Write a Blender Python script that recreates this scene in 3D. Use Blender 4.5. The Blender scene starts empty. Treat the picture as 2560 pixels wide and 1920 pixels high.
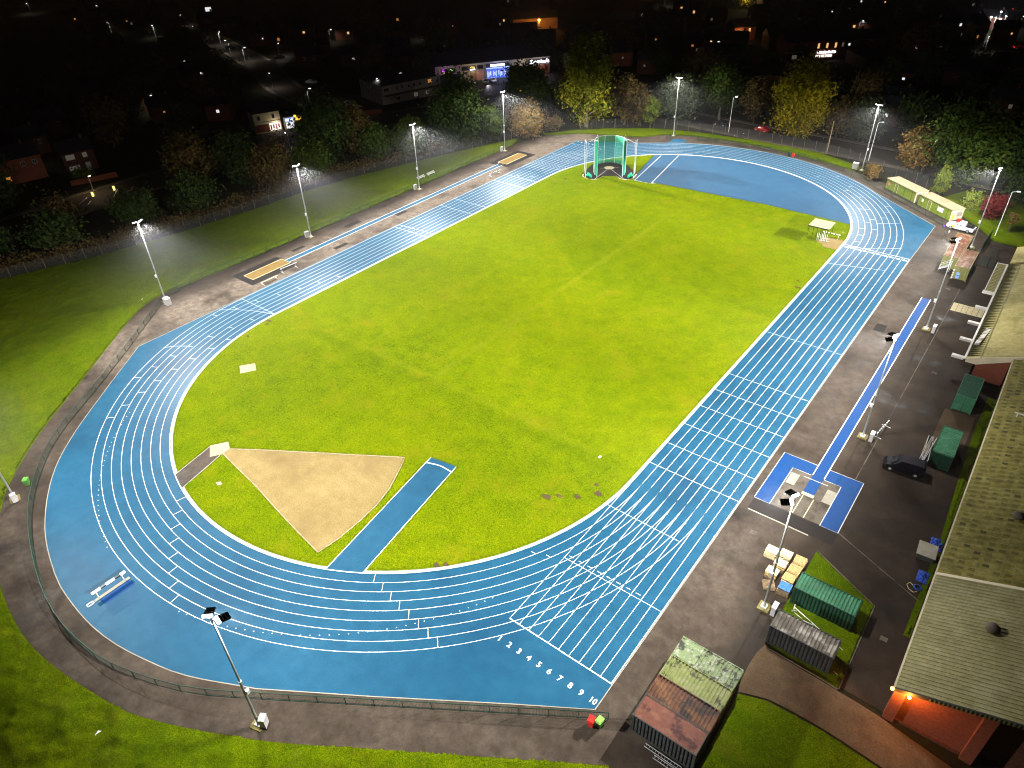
import bpy, math, random
import numpy as np
from mathutils import Vector, Matrix
from mathutils.geometry import tessellate_polygon

random.seed(7)
RNG = np.random.default_rng(7)
S = bpy.context.scene
C = S.collection
PI = math.pi
rad = math.radians

# ------------------------------------------------------------------ camera
cam_d = bpy.data.cameras.new('camera')
cam = bpy.data.objects.new('camera', cam_d)
C.objects.link(cam)
S.camera = cam
cam_d.sensor_fit = 'HORIZONTAL'
cam_d.sensor_width = 36.0
cam_d.lens = 24.90
cam_d.clip_start = 0.5
cam_d.clip_end = 4000.0
_yaw, _pitch, _roll = rad(-38.940), rad(35.777), rad(-2.077)
_f = Vector((math.sin(_yaw) * math.cos(_pitch), math.cos(_yaw) * math.cos(_pitch), -math.sin(_pitch)))
_r = Vector((math.cos(_yaw), -math.sin(_yaw), 0.0))
_u = _r.cross(_f)
_r2 = _r * math.cos(_roll) + _u * math.sin(_roll)
_u2 = _u * math.cos(_roll) - _r * math.sin(_roll)
_m = Matrix((_r2, _u2, -_f)).transposed().to_4x4()
_m.translation = Vector((65.898, -102.415, 62.655))
cam.matrix_world = _m

# ------------------------------------------------------------------ night sky, moonless dusk glow
W = bpy.data.worlds.new('World')
S.world = W
W.use_nodes = True
_nt = W.node_tree
_bg = _nt.nodes['Background']
_sky = _nt.nodes.new('ShaderNodeTexSky')
_sky.sky_type = 'NISHITA'
_sky.sun_disc = False
_sky.sun_elevation = rad(2.0)
_sky.sun_rotation = rad(300.0)
_nt.links.new(_sky.outputs['Color'], _bg.inputs['Color'])
_bg.inputs['Strength'].default_value = 0.006
_sun_d = bpy.data.lights.new('sun', 'SUN')
_sun = bpy.data.objects.new('sun', _sun_d)
C.objects.link(_sun)
_sun_d.energy = 0.002
_sun_d.angle = rad(10.0)
_sun_d.color = (1.0, 0.92, 0.82)
_sun.rotation_euler = (rad(88.0), 0.0, rad(120.0))

S.view_settings.view_transform = 'Standard'
S.view_settings.look = 'None'
S.view_settings.exposure = 0.0
S.view_settings.gamma = 1.0
S.view_settings.use_curve_mapping = False
S.render.engine = 'CYCLES'
S.cycles.use_denoising = True
try:
    S.cycles.denoiser = 'OPENIMAGEDENOISE'
except Exception:
    pass
S.cycles.filter_width = 1.1
S.cycles.use_adaptive_sampling = True
S.cycles.adaptive_threshold = 0.02
S.cycles.adaptive_min_samples = 24
S.cycles.max_bounces = 2
S.cycles.diffuse_bounces = 1
S.cycles.glossy_bounces = 1
S.cycles.transmission_bounces = 1
S.cycles.transparent_max_bounces = 10
S.cycles.light_sampling_threshold = 0.02
S.cycles.volume_bounces = 0
S.cycles.sample_clamp_indirect = 3.0
S.cycles.caustics_reflective = False
S.cycles.caustics_refractive = False

# the stadium lamps: every lamp head throws an asymmetric light web, flat over its part of the field
FLOOD = 12600.0
HAZE = 0.00042

def flood_web(d, Hl, L, Wd, wmain, spill, back=9.0):
    """photometric distribution of a floodlight in its own space: +y is the throw, -z straight down"""
    d.use_nodes = True
    nt = d.node_tree
    ns, ls = nt.nodes, nt.links
    em = ns['Emission']
    tc = ns.new('ShaderNodeTexCoord')
    sp = ns.new('ShaderNodeSeparateXYZ')
    ls.new(tc.outputs['Normal'], sp.inputs[0])
    def op(o, a, b=0.0, c=None, clamp=False):
        n = ns.new('ShaderNodeMath'); n.operation = o; n.use_clamp = clamp
        for i, v in enumerate((a, b) if c is None else (a, b, c)):
            if isinstance(v, (int, float)):
                n.inputs[i].default_value = v
            else:
                ls.new(v, n.inputs[i])
        return n.outputs[0]
    def sm(v):                                   # smoothstep of a 0..1 value
        v = op('ADD', v, 0.0, clamp=True)
        return op('MULTIPLY', op('MULTIPLY', v, v), op('SUBTRACT', 3.0, op('MULTIPLY', v, 2.0)))
    nx, ny, nz = sp.outputs[0], sp.outputs[1], sp.outputs[2]
    c = op('MAXIMUM', op('MULTIPLY', nz, -1.0), 0.02)
    X = op('DIVIDE', op('MULTIPLY', nx, Hl), c)
    Y = op('DIVIDE', op('MULTIPLY', ny, Hl), c)
    rise = sm(op('DIVIDE', op('ADD', Y, back), back + 6.0))
    g = sm(op('DIVIDE', op('SUBTRACT', L, Y), L))
    h = op('DIVIDE', 1.0, op('ADD', 1.0, op('POWER', op('DIVIDE', op('ABSOLUTE', X), Wd), 4.0)))
    c3 = op('POWER', op('MAXIMUM', c, 0.10), 3.0)
    main = op('DIVIDE', op('MULTIPLY', op('MULTIPLY', op('MULTIPLY', rise, g), h), wmain), c3)
    main = op('MULTIPLY', main, op('GREATER_THAN', op('MULTIPLY', nz, -1.0), 0.02))
    spl = op('MULTIPLY', sm(op('DIVIDE', op('ADD', op('MULTIPLY', nz, -1.0), 0.14), 0.34)), spill)
    ls.new(op('ADD', main, spl), em.inputs['Strength'])

# ------------------------------------------------------------------ materials
M = {}

def _new(name):
    m = bpy.data.materials.new(name)
    m.use_nodes = True
    M[name] = m
    nt = m.node_tree
    return m, nt, nt.nodes, nt.links, nt.nodes['Principled BSDF']

def _ramp(ns, stops):
    r = ns.new('ShaderNodeValToRGB')
    els = r.color_ramp.elements
    while len(els) > len(stops):
        els.remove(els[-1])
    while len(els) < len(stops):
        els.new(0.5)
    for e, (p, c) in zip(els, stops):
        e.position = p
        e.color = (c[0], c[1], c[2], 1.0)
    return r

def _noise(ns, ls, vec, scale, detail=4.0, rough=0.6):
    n = ns.new('ShaderNodeTexNoise')
    n.inputs['Scale'].default_value = scale
    n.inputs['Detail'].default_value = detail
    n.inputs['Roughness'].default_value = rough
    ls.new(vec, n.inputs['Vector'])
    return n

def _mix(ns, ls, fac, a, b, mode='MIX'):
    x = ns.new('ShaderNodeMix')
    x.data_type = 'RGBA'
    x.blend_type = mode
    if isinstance(fac, float):
        x.inputs[0].default_value = fac
    else:
        ls.new(fac, x.inputs[0])
    for sock, v in ((x.inputs[6], a), (x.inputs[7], b)):
        if isinstance(v, tuple):
            sock.default_value = (v[0], v[1], v[2], 1.0)
        else:
            ls.new(v, sock)
    return x.outputs[2]

def plain(name, col, rough=0.6, metal=0.0, var=0.12, scale=1.5, bump=0.0, coat=0.0, spec=0.2):
    """one colour with slight wear"""
    m, nt, ns, ls, b = _new(name)
    g = ns.new('ShaderNodeNewGeometry')
    n = _noise(ns, ls, g.outputs['Position'], scale)
    r = _ramp(ns, [(0.3, tuple(c * (1 - var) for c in col)), (0.7, tuple(min(1, c * (1 + var)) for c in col))])
    ls.new(n.outputs['Fac'], r.inputs['Fac'])
    ls.new(r.outputs['Color'], b.inputs['Base Color'])
    b.inputs['Roughness'].default_value = rough
    b.inputs['Metallic'].default_value = metal
    b.inputs['Coat Weight'].default_value = coat
    b.inputs['Specular IOR Level'].default_value = spec
    if bump:
        bp = ns.new('ShaderNodeBump')
        bp.inputs['Strength'].default_value = bump
        bp.inputs['Distance'].default_value = 0.05
        n2 = _noise(ns, ls, g.outputs['Position'], scale * 12)
        ls.new(n2.outputs['Fac'], bp.inputs['Height'])
        ls.new(bp.outputs['Normal'], b.inputs['Normal'])
    return m

def layered(name, stops, big, mid, fine, rough=0.85, bump=0.3, stain=None, stain_scale=0.08, stain_lo=0.5, stain_hi=0.62, dist=0.04, spec=0.05, wet=None):
    """ground surfaces: broad patches + grain + stains"""
    m, nt, ns, ls, b = _new(name)
    g = ns.new('ShaderNodeNewGeometry')
    P = g.outputs['Position']
    nb = _noise(ns, ls, P, big, 5.0, 0.6)
    nm = _noise(ns, ls, P, mid, 5.0, 0.65)
    nf = _noise(ns, ls, P, fine, 3.0, 0.6)
    add = ns.new('ShaderNodeMath'); add.operation = 'MULTIPLY_ADD'
    ls.new(nm.outputs['Fac'], add.inputs[0]); add.inputs[1].default_value = 0.55
    sc = ns.new('ShaderNodeMath'); sc.operation = 'MULTIPLY'
    ls.new(nb.outputs['Fac'], sc.inputs[0]); sc.inputs[1].default_value = 0.45
    ls.new(sc.outputs[0], add.inputs[2])
    r = _ramp(ns, stops)
    ls.new(add.outputs[0], r.inputs['Fac'])
    fr = _ramp(ns, [(0.25, (0.72, 0.72, 0.72)), (0.75, (1.22, 1.22, 1.22))])
    ls.new(nf.outputs['Fac'], fr.inputs['Fac'])
    col = _mix(ns, ls, 1.0, r.outputs['Color'], fr.outputs['Color'], 'MULTIPLY')
    if stain:
        sn = _noise(ns, ls, P, stain_scale, 6.0, 0.62)
        sr = _ramp(ns, [(stain_lo, (0, 0, 0)), (stain_hi, (1, 1, 1))])
        ls.new(sn.outputs['Fac'], sr.inputs['Fac'])
        col = _mix(ns, ls, sr.outputs['Color'], col, stain)
        if wet is not None:
            rr = ns.new('ShaderNodeMapRange')
            ls.new(sr.outputs['Color'], rr.inputs['Value'])
            rr.inputs['To Min'].default_value = rough
            rr.inputs['To Max'].default_value = wet
            ls.new(rr.outputs[0], b.inputs['Roughness'])
    ls.new(col, b.inputs['Base Color'])
    if not (stain and wet is not None):
        b.inputs['Roughness'].default_value = rough
    b.inputs['Specular IOR Level'].default_value = spec
    bp = ns.new('ShaderNodeBump')
    bp.inputs['Strength'].default_value = bump
    bp.inputs['Distance'].default_value = dist
    ls.new(nf.outputs['Fac'], bp.inputs['Height'])
    ls.new(bp.outputs['Normal'], b.inputs['Normal'])
    return m

def emit(name, col, strength):
    m = bpy.data.materials.new(name)
    m.use_nodes = True
    M[name] = m
    nt = m.node_tree
    nt.nodes.remove(nt.nodes['Principled BSDF'])
    e = nt.nodes.new('ShaderNodeEmission')
    e.inputs['Color'].default_value = (*col, 1.0)
    e.inputs['Strength'].default_value = strength
    nt.links.new(e.outputs[0], nt.nodes['Material Output'].inputs['Surface'])
    m.cycles.emission_sampling = 'NONE'
    return m

def leafmat(name, c1, c2, c3):
    m, nt, ns, ls, b = _new(name)
    g = ns.new('ShaderNodeNewGeometry')
    n = _noise(ns, ls, g.outputs['Position'], 0.35, 3.0)
    r1 = _ramp(ns, [(0.38, c1), (0.62, c2)])
    ls.new(n.outputs['Fac'], r1.inputs['Fac'])
    rr = _ramp(ns, [(0.0, (0.72, 0.72, 0.72)), (1.0, (1.22, 1.22, 1.22))])
    ls.new(g.outputs['Random Per Island'], rr.inputs['Fac'])
    c = _mix(ns, ls, 1.0, r1.outputs['Color'], rr.outputs['Color'], 'MULTIPLY')
    n2 = _noise(ns, ls, g.outputs['Position'], 0.9, 2.0)
    r2 = _ramp(ns, [(0.52, (0, 0, 0)), (0.7, (1, 1, 1))])
    ls.new(n2.outputs['Fac'], r2.inputs['Fac'])
    c = _mix(ns, ls, r2.outputs['Color'], c, c3)
    ls.new(c, b.inputs['Base Color'])
    b.inputs['Roughness'].default_value = 0.7
    b.inputs['Specular IOR Level'].default_value = 0.05
    return m

def veil(name, col, alpha):
    """fine netting seen from far away: part of the light passes through"""
    m = bpy.data.materials.new(name)
    m.use_nodes = True
    M[name] = m
    nt = m.node_tree
    b = nt.nodes['Principled BSDF']
    b.inputs['Base Color'].default_value = (*col, 1)
    b.inputs['Roughness'].default_value = 0.7
    b.inputs['Alpha'].default_value = alpha
    return m

# ground
def asphalt_mat():
    m = layered('asphalt', [(0.3, (0.020, 0.0145, 0.0100)), (0.5, (0.031, 0.0225, 0.0160)), (0.68, (0.052, 0.038, 0.027))], 0.05, 0.35, 9.0, 0.8, 0.35,
                stain=(0.015, 0.012, 0.009), stain_scale=0.11, stain_lo=0.53, stain_hi=0.66, wet=0.45)
    nt = m.node_tree; ns, ls = nt.nodes, nt.links
    b = ns['Principled BSDF']
    src = b.inputs['Base Color'].links[0].from_socket
    g = ns.new('ShaderNodeNewGeometry')
    sx = ns.new('ShaderNodeSeparateXYZ'); ls.new(g.outputs['Position'], sx.inputs[0])
    n1 = _noise(ns, ls, g.outputs['Position'], 0.13, 6.0, 0.65)
    n2 = _noise(ns, ls, g.outputs['Position'], 0.9, 5.0, 0.7)
    ab = ns.new('ShaderNodeMath'); ab.operation = 'ABSOLUTE'; ls.new(sx.outputs[0], ab.inputs[0])
    mr = ns.new('ShaderNodeMapRange'); mr.interpolation_type = 'SMOOTHSTEP'
    ls.new(ab.outputs[0], mr.inputs['Value']); mr.inputs['From Min'].default_value = 59.0; mr.inputs['From Max'].default_value = 52.0
    side = ns.new('ShaderNodeMapRange'); ls.new(sx.outputs[0], side.inputs['Value']); side.inputs['From Min'].default_value = -46.0; side.inputs['From Max'].default_value = -40.0; side.inputs['To Min'].default_value = 1.15; side.inputs['To Max'].default_value = 0.38
    r = _ramp(ns, [(0.33, (0, 0, 0)), (0.56, (1, 1, 1))]); ls.new(n1.outputs['Fac'], r.inputs['Fac'])
    mu = ns.new('ShaderNodeMath'); mu.operation = 'MULTIPLY'; ls.new(mr.outputs[0], mu.inputs[0]); ls.new(r.outputs['Color'], mu.inputs[1])
    mu2 = ns.new('ShaderNodeMath'); mu2.operation = 'MULTIPLY'; ls.new(mu.outputs[0], mu2.inputs[0]); ls.new(side.outputs[0], mu2.inputs[1]); mu2.use_clamp = True
    pr = _ramp(ns, [(0.3, (0.068, 0.052, 0.039)), (0.7, (0.185, 0.150, 0.116))]); ls.new(n2.outputs['Fac'], pr.inputs['Fac'])
    ls.new(_mix(ns, ls, mu2.outputs[0], src, pr.outputs['Color']), b.inputs['Base Color'])
asphalt_mat()
layered('asphalt_worn', [(0.3, (0.050, 0.040, 0.032)), (0.5, (0.095, 0.078, 0.062)), (0.7, (0.15, 0.125, 0.10))], 0.09, 0.5, 9.0, 0.8, 0.35,
        stain=(0.028, 0.023, 0.020), stain_scale=0.16, stain_lo=0.52, stain_hi=0.66, wet=0.5)
layered('asphalt_new', [(0.3, (0.016, 0.014, 0.013)), (0.7, (0.026, 0.022, 0.020))], 0.2, 0.9, 12.0, 0.85, 0.3)
layered('road', [(0.3, (0.030, 0.025, 0.022)), (0.7, (0.055, 0.045, 0.038))], 0.05, 0.5, 8.0, 0.75, 0.25)
layered('track', [(0.30, (0.0085, 0.058, 0.112)), (0.5, (0.0125, 0.077, 0.142)), (0.70, (0.020, 0.096, 0.168))], 0.06, 0.6, 14.0, 0.55, 0.15,
        stain=(0.008, 0.048, 0.098), stain_scale=0.09, stain_lo=0.53, stain_hi=0.74, dist=0.01, spec=0.055)
layered('runway_blue', [(0.3, (0.003, 0.040, 0.150)), (0.7, (0.005, 0.052, 0.19))], 0.2, 0.9, 14.0, 0.6, 0.15, dist=0.01)
layered('field_blue', [(0.28, (0.022, 0.072, 0.135)), (0.72, (0.033, 0.093, 0.165))], 0.05, 0.4, 12.0, 0.85, 0.15,
        stain=(0.020, 0.060, 0.115), stain_scale=0.06, stain_lo=0.5, stain_hi=0.75, dist=0.01, spec=0.05)
layered('sand_pale', [(0.3, (0.175, 0.128, 0.046)), (0.5, (0.235, 0.174, 0.068)), (0.7, (0.295, 0.224, 0.095))], 0.12, 0.5, 6.0, 0.95, 0.5,
        stain=(0.165, 0.115, 0.046), stain_scale=0.10, stain_lo=0.5, stain_hi=0.72, dist=0.06)
layered('sand_gold', [(0.3, (0.14, 0.088, 0.028)), (0.7, (0.205, 0.135, 0.047))], 0.3, 1.2, 7.0, 0.95, 0.5, dist=0.06)
layered('dirt', [(0.3, (0.060, 0.040, 0.024)), (0.5, (0.085, 0.058, 0.034)), (0.7, (0.115, 0.082, 0.05))], 0.15, 0.7, 6.0, 0.95, 0.5, stain=(0.045, 0.03, 0.018), stain_scale=0.25, stain_lo=0.52, stain_hi=0.7)
layered('dark_earth', [(0.3, (0.008, 0.010, 0.004)), (0.7, (0.022, 0.020, 0.010))], 0.03, 0.3, 3.0, 0.95, 0.4)
layered('concrete', [(0.3, (0.22, 0.20, 0.16)), (0.7, (0.36, 0.33, 0.27))], 0.3, 2.0, 12.0, 0.9, 0.3)
layered('concrete_dark', [(0.3, (0.075, 0.062, 0.048)), (0.7, (0.14, 0.12, 0.095))], 0.3, 1.2, 12.0, 0.9, 0.3, stain=(0.05, 0.042, 0.032), stain_scale=0.5)
layered('concrete_mossy', [(0.3, (0.14, 0.12, 0.04)), (0.7, (0.24, 0.20, 0.08))], 0.5, 2.0, 12.0, 0.9, 0.3)
layered('slab_pale', [(0.3, (0.34, 0.29, 0.16)), (0.7, (0.46, 0.40, 0.25))], 0.5, 2.5, 14.0, 0.9, 0.3)

def grassmat(name, stops, yellow, pitch=False, big=0.035):
    m, nt, ns, ls, b = _new(name)
    g = ns.new('ShaderNodeNewGeometry')
    P = g.outputs['Position']
    nb = _noise(ns, ls, P, big, 4.0, 0.55)
    nm = _noise(ns, ls, P, 0.35, 5.0, 0.7)
    nf = _noise(ns, ls, P, 3.2, 4.0, 0.7)
    vf = _noise(ns, ls, P, 11.0, 2.0, 0.6)
    a1 = ns.new('ShaderNodeMath'); a1.operation = 'MULTIPLY'; ls.new(nb.outputs['Fac'], a1.inputs[0]); a1.inputs[1].default_value = 0.26
    a2 = ns.new('ShaderNodeMath'); a2.operation = 'MULTIPLY_ADD'; ls.new(nm.outputs['Fac'], a2.inputs[0]); a2.inputs[1].default_value = 0.32; ls.new(a1.outputs[0], a2.inputs[2])
    a3 = ns.new('ShaderNodeMath'); a3.operation = 'MULTIPLY_ADD'; ls.new(nf.outputs['Fac'], a3.inputs[0]); a3.inputs[1].default_value = 0.42; ls.new(a2.outputs[0], a3.inputs[2])
    r = _ramp(ns, stops)
    ls.new(a3.outputs[0], r.inputs['Fac'])
    fr = _ramp(ns, [(0.32, (0.40, 0.46, 0.38)), (0.68, (1.5, 1.44, 1.35))])
    ls.new(vf.outputs['Fac'], fr.inputs['Fac'])
    col = _mix(ns, ls, 1.0, r.outputs['Color'], fr.outputs['Color'], 'MULTIPLY')
    yn = _noise(ns, ls, P, 0.16, 6.0, 0.7)
    yr = _ramp(ns, [(0.54, (0, 0, 0)), (0.74, (0.8, 0.8, 0.8))])
    ls.new(yn.outputs['Fac'], yr.inputs['Fac'])
    col = _mix(ns, ls, yr.outputs['Color'], col, yellow)
    if pitch:                      # worn pitch lines left in the turf
        sx = ns.new('ShaderNodeSeparateXYZ'); ls.new(P, sx.inputs[0])
        wob = ns.new('ShaderNodeMath'); wob.operation = 'MULTIPLY_ADD'; ls.new(nf.outputs['Fac'], wob.inputs[0]); wob.inputs[1].default_value = 0.9; wob.inputs[2].default_value = -0.45
        def band(sock, centre, half, lo, hi, other, strength):
            def o(op_, a_, b_):
                n_ = ns.new('ShaderNodeMath'); n_.operation = op_
                for i_, v_ in enumerate((a_, b_)):
                    if isinstance(v_, float): n_.inputs[i_].default_value = v_
                    else: ls.new(v_, n_.inputs[i_])
                return n_.outputs[0]
            d_ = o('ABSOLUTE', o('SUBTRACT', o('ADD', sock, wob.outputs[0]), centre), 0.0)
            mr = ns.new('ShaderNodeMapRange'); mr.interpolation_type = 'SMOOTHSTEP'
            ls.new(d_, mr.inputs['Value']); mr.inputs['From Min'].default_value = half; mr.inputs['From Max'].default_value = half * .25
            g1 = o('GREATER_THAN', other, lo); g2 = o('LESS_THAN', other, hi)
            return o('MULTIPLY', o('MULTIPLY', mr.outputs[0], strength), o('MULTIPLY', g1, g2))
        X_, Y_ = sx.outputs[0], sx.outputs[1]
        col = _mix(ns, ls, band(X_, 0.5, 0.75, -39.5, 36.0, Y_, 0.24), col, (0.175, 0.180, 0.010))
        col = _mix(ns, ls, band(Y_, -42.4, 1.5, -26.0, 33.0, X_, 0.26), col, (0.050, 0.090, 0.001))
        col = _mix(ns, ls, band(Y_, -40.6, 0.7, -20.0, 30.0, X_, 0.18), col, (0.175, 0.180, 0.010))
        col = _mix(ns, ls, band(X_, -15.0, 0.6, -38.0, 10.0, Y_, 0.14), col, (0.175, 0.180, 0.010))
        col = _mix(ns, ls, band(Y_, -53.2, 1.6, -12.0, 9.0, X_, 0.4), col, (0.20, 0.185, 0.02)) if False else col
    ls.new(col, b.inputs['Base Color'])
    b.inputs['Roughness'].default_value = 1.0
    b.inputs['Specular IOR Level'].default_value = 0.0
    bp = ns.new('ShaderNodeBump'); bp.inputs['Strength'].default_value = 0.55; bp.inputs['Distance'].default_value = 0.12
    ls.new(nf.outputs['Fac'], bp.inputs['Height'])
    bp2 = ns.new('ShaderNodeBump'); bp2.inputs['Strength'].default_value = 0.5; bp2.inputs['Distance'].default_value = 0.06
    ls.new(vf.outputs['Fac'], bp2.inputs['Height']); ls.new(bp.outputs['Normal'], bp2.inputs['Normal'])
    ls.new(bp2.outputs['Normal'], b.inputs['Normal'])
    return m
grassmat('grass', [(0.37, (0.060, 0.104, 0.0005)), (0.5, (0.112, 0.154, 0.0007)), (0.63, (0.172, 0.198, 0.0012))], (0.175, 0.160, 0.005), pitch=True)
grassmat('grass_rough', [(0.34, (0.034, 0.064, 0.0008)), (0.5, (0.060, 0.096, 0.0010)), (0.66, (0.098, 0.124, 0.0015))], (0.085, 0.085, 0.006), big=0.08)
grassmat('grass_bank', [(0.36, (0.040, 0.074, 0.0006)), (0.5, (0.072, 0.108, 0.0008)), (0.64, (0.118, 0.138, 0.0012))], (0.085, 0.085, 0.006))

plain('white_paint', (0.72, 0.73, 0.74), 0.6, var=0.06)
plain('white_worn', (0.50, 0.48, 0.44), 0.7, var=0.2, scale=3)
plain('paint_yellowish', (0.60, 0.54, 0.36), 0.7)
plain('kerb_grey', (0.38, 0.38, 0.39), 0.5)
plain('steel', (0.42, 0.43, 0.44), 0.5, 0.3)
plain('steel_white', (0.62, 0.63, 0.63), 0.5)
plain('mast_grey', (0.34, 0.35, 0.33), 0.55, 0.2)
plain('black', (0.008, 0.008, 0.010), 0.4)
plain('rubber', (0.012, 0.012, 0.012), 0.8)
plain('fence_green', (0.010, 0.040, 0.026), 0.5)
plain('fence_wire', (0.09, 0.09, 0.085), 0.7)
plain('timber', (0.55, 0.38, 0.16), 0.85, var=0.25, scale=4)
plain('timber_pale', (0.62, 0.50, 0.28), 0.85, var=0.2, scale=4)
plain('timber_old', (0.24, 0.17, 0.10), 0.9, var=0.3, scale=4)
plain('timber_edge', (0.30, 0.23, 0.14), 0.9, var=0.3, scale=2)
plain('pallet_blue', (0.06, 0.20, 0.50), 0.8, var=0.3, scale=4)
plain('bark', (0.055, 0.042, 0.030), 0.95, var=0.3, scale=3)
plain('bark_pale', (0.16, 0.14, 0.11), 0.95, var=0.3, scale=3)
plain('glass_dark', (0.012, 0.014, 0.018), 0.12, spec=0.6)
plain('car_black', (0.004, 0.004, 0.007), 0.3, coat=0.25)
plain('car_white', (0.72, 0.72, 0.72), 0.35, coat=0.5, var=0.03)
plain('car_silver', (0.35, 0.36, 0.38), 0.35, 0.4)
plain('car_red', (0.30, 0.010, 0.010), 0.35)
plain('car_blue', (0.02, 0.04, 0.15), 0.35)
plain('hivis', (0.65, 0.80, 0.05), 0.6)
plain('green_net_solid', (0.0, 0.32, 0.17), 0.7, var=0.2, scale=3)
plain('bin_green', (0.10, 0.30, 0.05), 0.5)
plain('bin_green_pale', (0.22, 0.40, 0.08), 0.5)
plain('bin_red', (0.42, 0.022, 0.016), 0.5)
plain('blue_tarp', (0.02, 0.06, 0.35), 0.6, var=0.3, scale=4)
plain('blue_hose', (0.02, 0.10, 0.40), 0.5)
plain('cabinet_white', (0.55, 0.54, 0.53), 0.6)
plain('brick_red', (0.16, 0.045, 0.024), 0.9, var=0.25, scale=4, bump=0.3)
plain('brick_dark', (0.085, 0.030, 0.018), 0.9, var=0.3, scale=4, bump=0.3)
plain('brick_buff', (0.20, 0.12, 0.06), 0.9, var=0.25, scale=4)
plain('render_cream', (0.46, 0.38, 0.20), 0.9, var=0.1)
plain('render_white', (0.24, 0.21, 0.18), 0.9, var=0.1)
plain('slate', (0.016, 0.016, 0.020), 0.7, var=0.3, scale=2)
plain('roof_blue', (0.020, 0.024, 0.045), 0.6, var=0.2, scale=1)
plain('cream_fascia', (0.52, 0.46, 0.32), 0.7, var=0.08)
plain('white_beam', (0.60, 0.57, 0.52), 0.7, var=0.08)
plain('tile_moss', (0.100, 0.088, 0.020), 0.9, var=0.35, scale=1.2)  # moss plus tile valley shadow put into the colour
plain('moss_dark', (0.050, 0.045, 0.016), 0.9, var=0.3, scale=3)  # dark moss plus painted shadow of tile valleys and eave stripes
plain('skin', (0.30, 0.17, 0.11), 0.6)
plain('hair', (0.03, 0.02, 0.015), 0.8)
plain('cloth_purple', (0.14, 0.05, 0.42), 0.9)
plain('cloth_grey', (0.13, 0.15, 0.15), 0.9)
plain('cloth_white', (0.55, 0.50, 0.44), 0.9)
plain('cloth_dark', (0.02, 0.025, 0.04), 0.9)
plain('sign_dark', (0.02, 0.015, 0.03), 0.6)
plain('poster_blue', (0.15, 0.30, 0.65), 0.6, var=0.3, scale=9)
plain('pink_panel', (0.42, 0.20, 0.14), 0.8)

def metal_sheet(name, base, rust, rust_lo, rust_hi, pale=None, scale=0.5, rough=0.55):
    m, nt, ns, ls, b = _new(name)
    g = ns.new('ShaderNodeNewGeometry')
    P = g.outputs['Position']
    n1 = _noise(ns, ls, P, scale, 6.0, 0.7)
    n2 = _noise(ns, ls, P, 2.2, 4.0, 0.7)
    r0 = _ramp(ns, [(0.3, tuple(c * 0.75 for c in base)), (0.7, tuple(c * 1.2 for c in base))])
    ls.new(n2.outputs['Fac'], r0.inputs['Fac'])
    c = r0.outputs['Color']
    if pale:
        n3 = _noise(ns, ls, P, scale * 1.7, 5.0, 0.7)
        r3 = _ramp(ns, [(0.5, (0, 0, 0)), (0.6, (1, 1, 1))])
        ls.new(n3.outputs['Fac'], r3.inputs['Fac'])
        c = _mix(ns, ls, r3.outputs['Color'], c, pale)
    r1 = _ramp(ns, [(rust_lo, (0, 0, 0)), (rust_hi, (1, 1, 1))])
    ls.new(n1.outputs['Fac'], r1.inputs['Fac'])
    c = _mix(ns, ls, r1.outputs['Color'], c, rust)
    ls.new(c, b.inputs['Base Color'])
    b.inputs['Roughness'].default_value = rough
    b.inputs['Specular IOR Level'].default_value = 0.15
    return m
metal_sheet('cont_palegreen', (0.105, 0.145, 0.060), (0.020, 0.022, 0.012), 0.53, 0.59, pale=(0.22, 0.23, 0.17), scale=0.9)
metal_sheet('cont_lime', (0.125, 0.145, 0.040), (0.026, 0.028, 0.010), 0.56, 0.62, pale=(0.16, 0.17, 0.08), scale=0.9)
metal_sheet('cont_rust', (0.070, 0.028, 0.013), (0.016, 0.009, 0.008), 0.48, 0.58, pale=(0.12, 0.058, 0.024))
metal_sheet('cont_redrust', (0.105, 0.034, 0.020), (0.034, 0.008, 0.006), 0.54, 0.60, pale=(0.135, 0.056, 0.032), scale=0.35)
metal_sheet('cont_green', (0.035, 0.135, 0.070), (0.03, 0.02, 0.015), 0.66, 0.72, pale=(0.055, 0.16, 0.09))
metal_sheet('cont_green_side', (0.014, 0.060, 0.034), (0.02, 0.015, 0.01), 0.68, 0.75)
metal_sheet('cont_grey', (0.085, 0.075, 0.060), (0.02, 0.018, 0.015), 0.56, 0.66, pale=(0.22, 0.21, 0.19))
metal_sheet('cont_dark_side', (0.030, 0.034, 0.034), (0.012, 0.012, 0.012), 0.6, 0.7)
metal_sheet('cont_khaki', (0.15, 0.15, 0.05), (0.06, 0.05, 0.02), 0.60, 0.70)
metal_sheet('cont_rustroof', (0.15, 0.055, 0.024), (0.23, 0.165, 0.11), 0.50, 0.60, pale=(0.085, 0.03, 0.015))
metal_sheet('cabin_green', (0.17, 0.23, 0.020), (0.20, 0.20, 0.03), 0.55, 0.68, scale=0.4)
metal_sheet('cabin_roof', (0.30, 0.245, 0.15), (0.18, 0.12, 0.06), 0.55, 0.75, scale=0.3)
metal_sheet('hall_metal', (0.20, 0.185, 0.085), (0.13, 0.12, 0.05), 0.48, 0.66, pale=(0.24, 0.225, 0.12), scale=0.18, rough=0.5)
metal_sheet('hall_tile', (0.185, 0.160, 0.038), (0.105, 0.094, 0.020), 0.45, 0.66, pale=(0.23, 0.205, 0.065), scale=0.7, rough=0.75)
metal_sheet('pav_tile', (0.30, 0.26, 0.095), (0.20, 0.18, 0.05), 0.52, 0.66, pale=(0.34, 0.30, 0.13), scale=0.4, rough=0.75)

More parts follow.
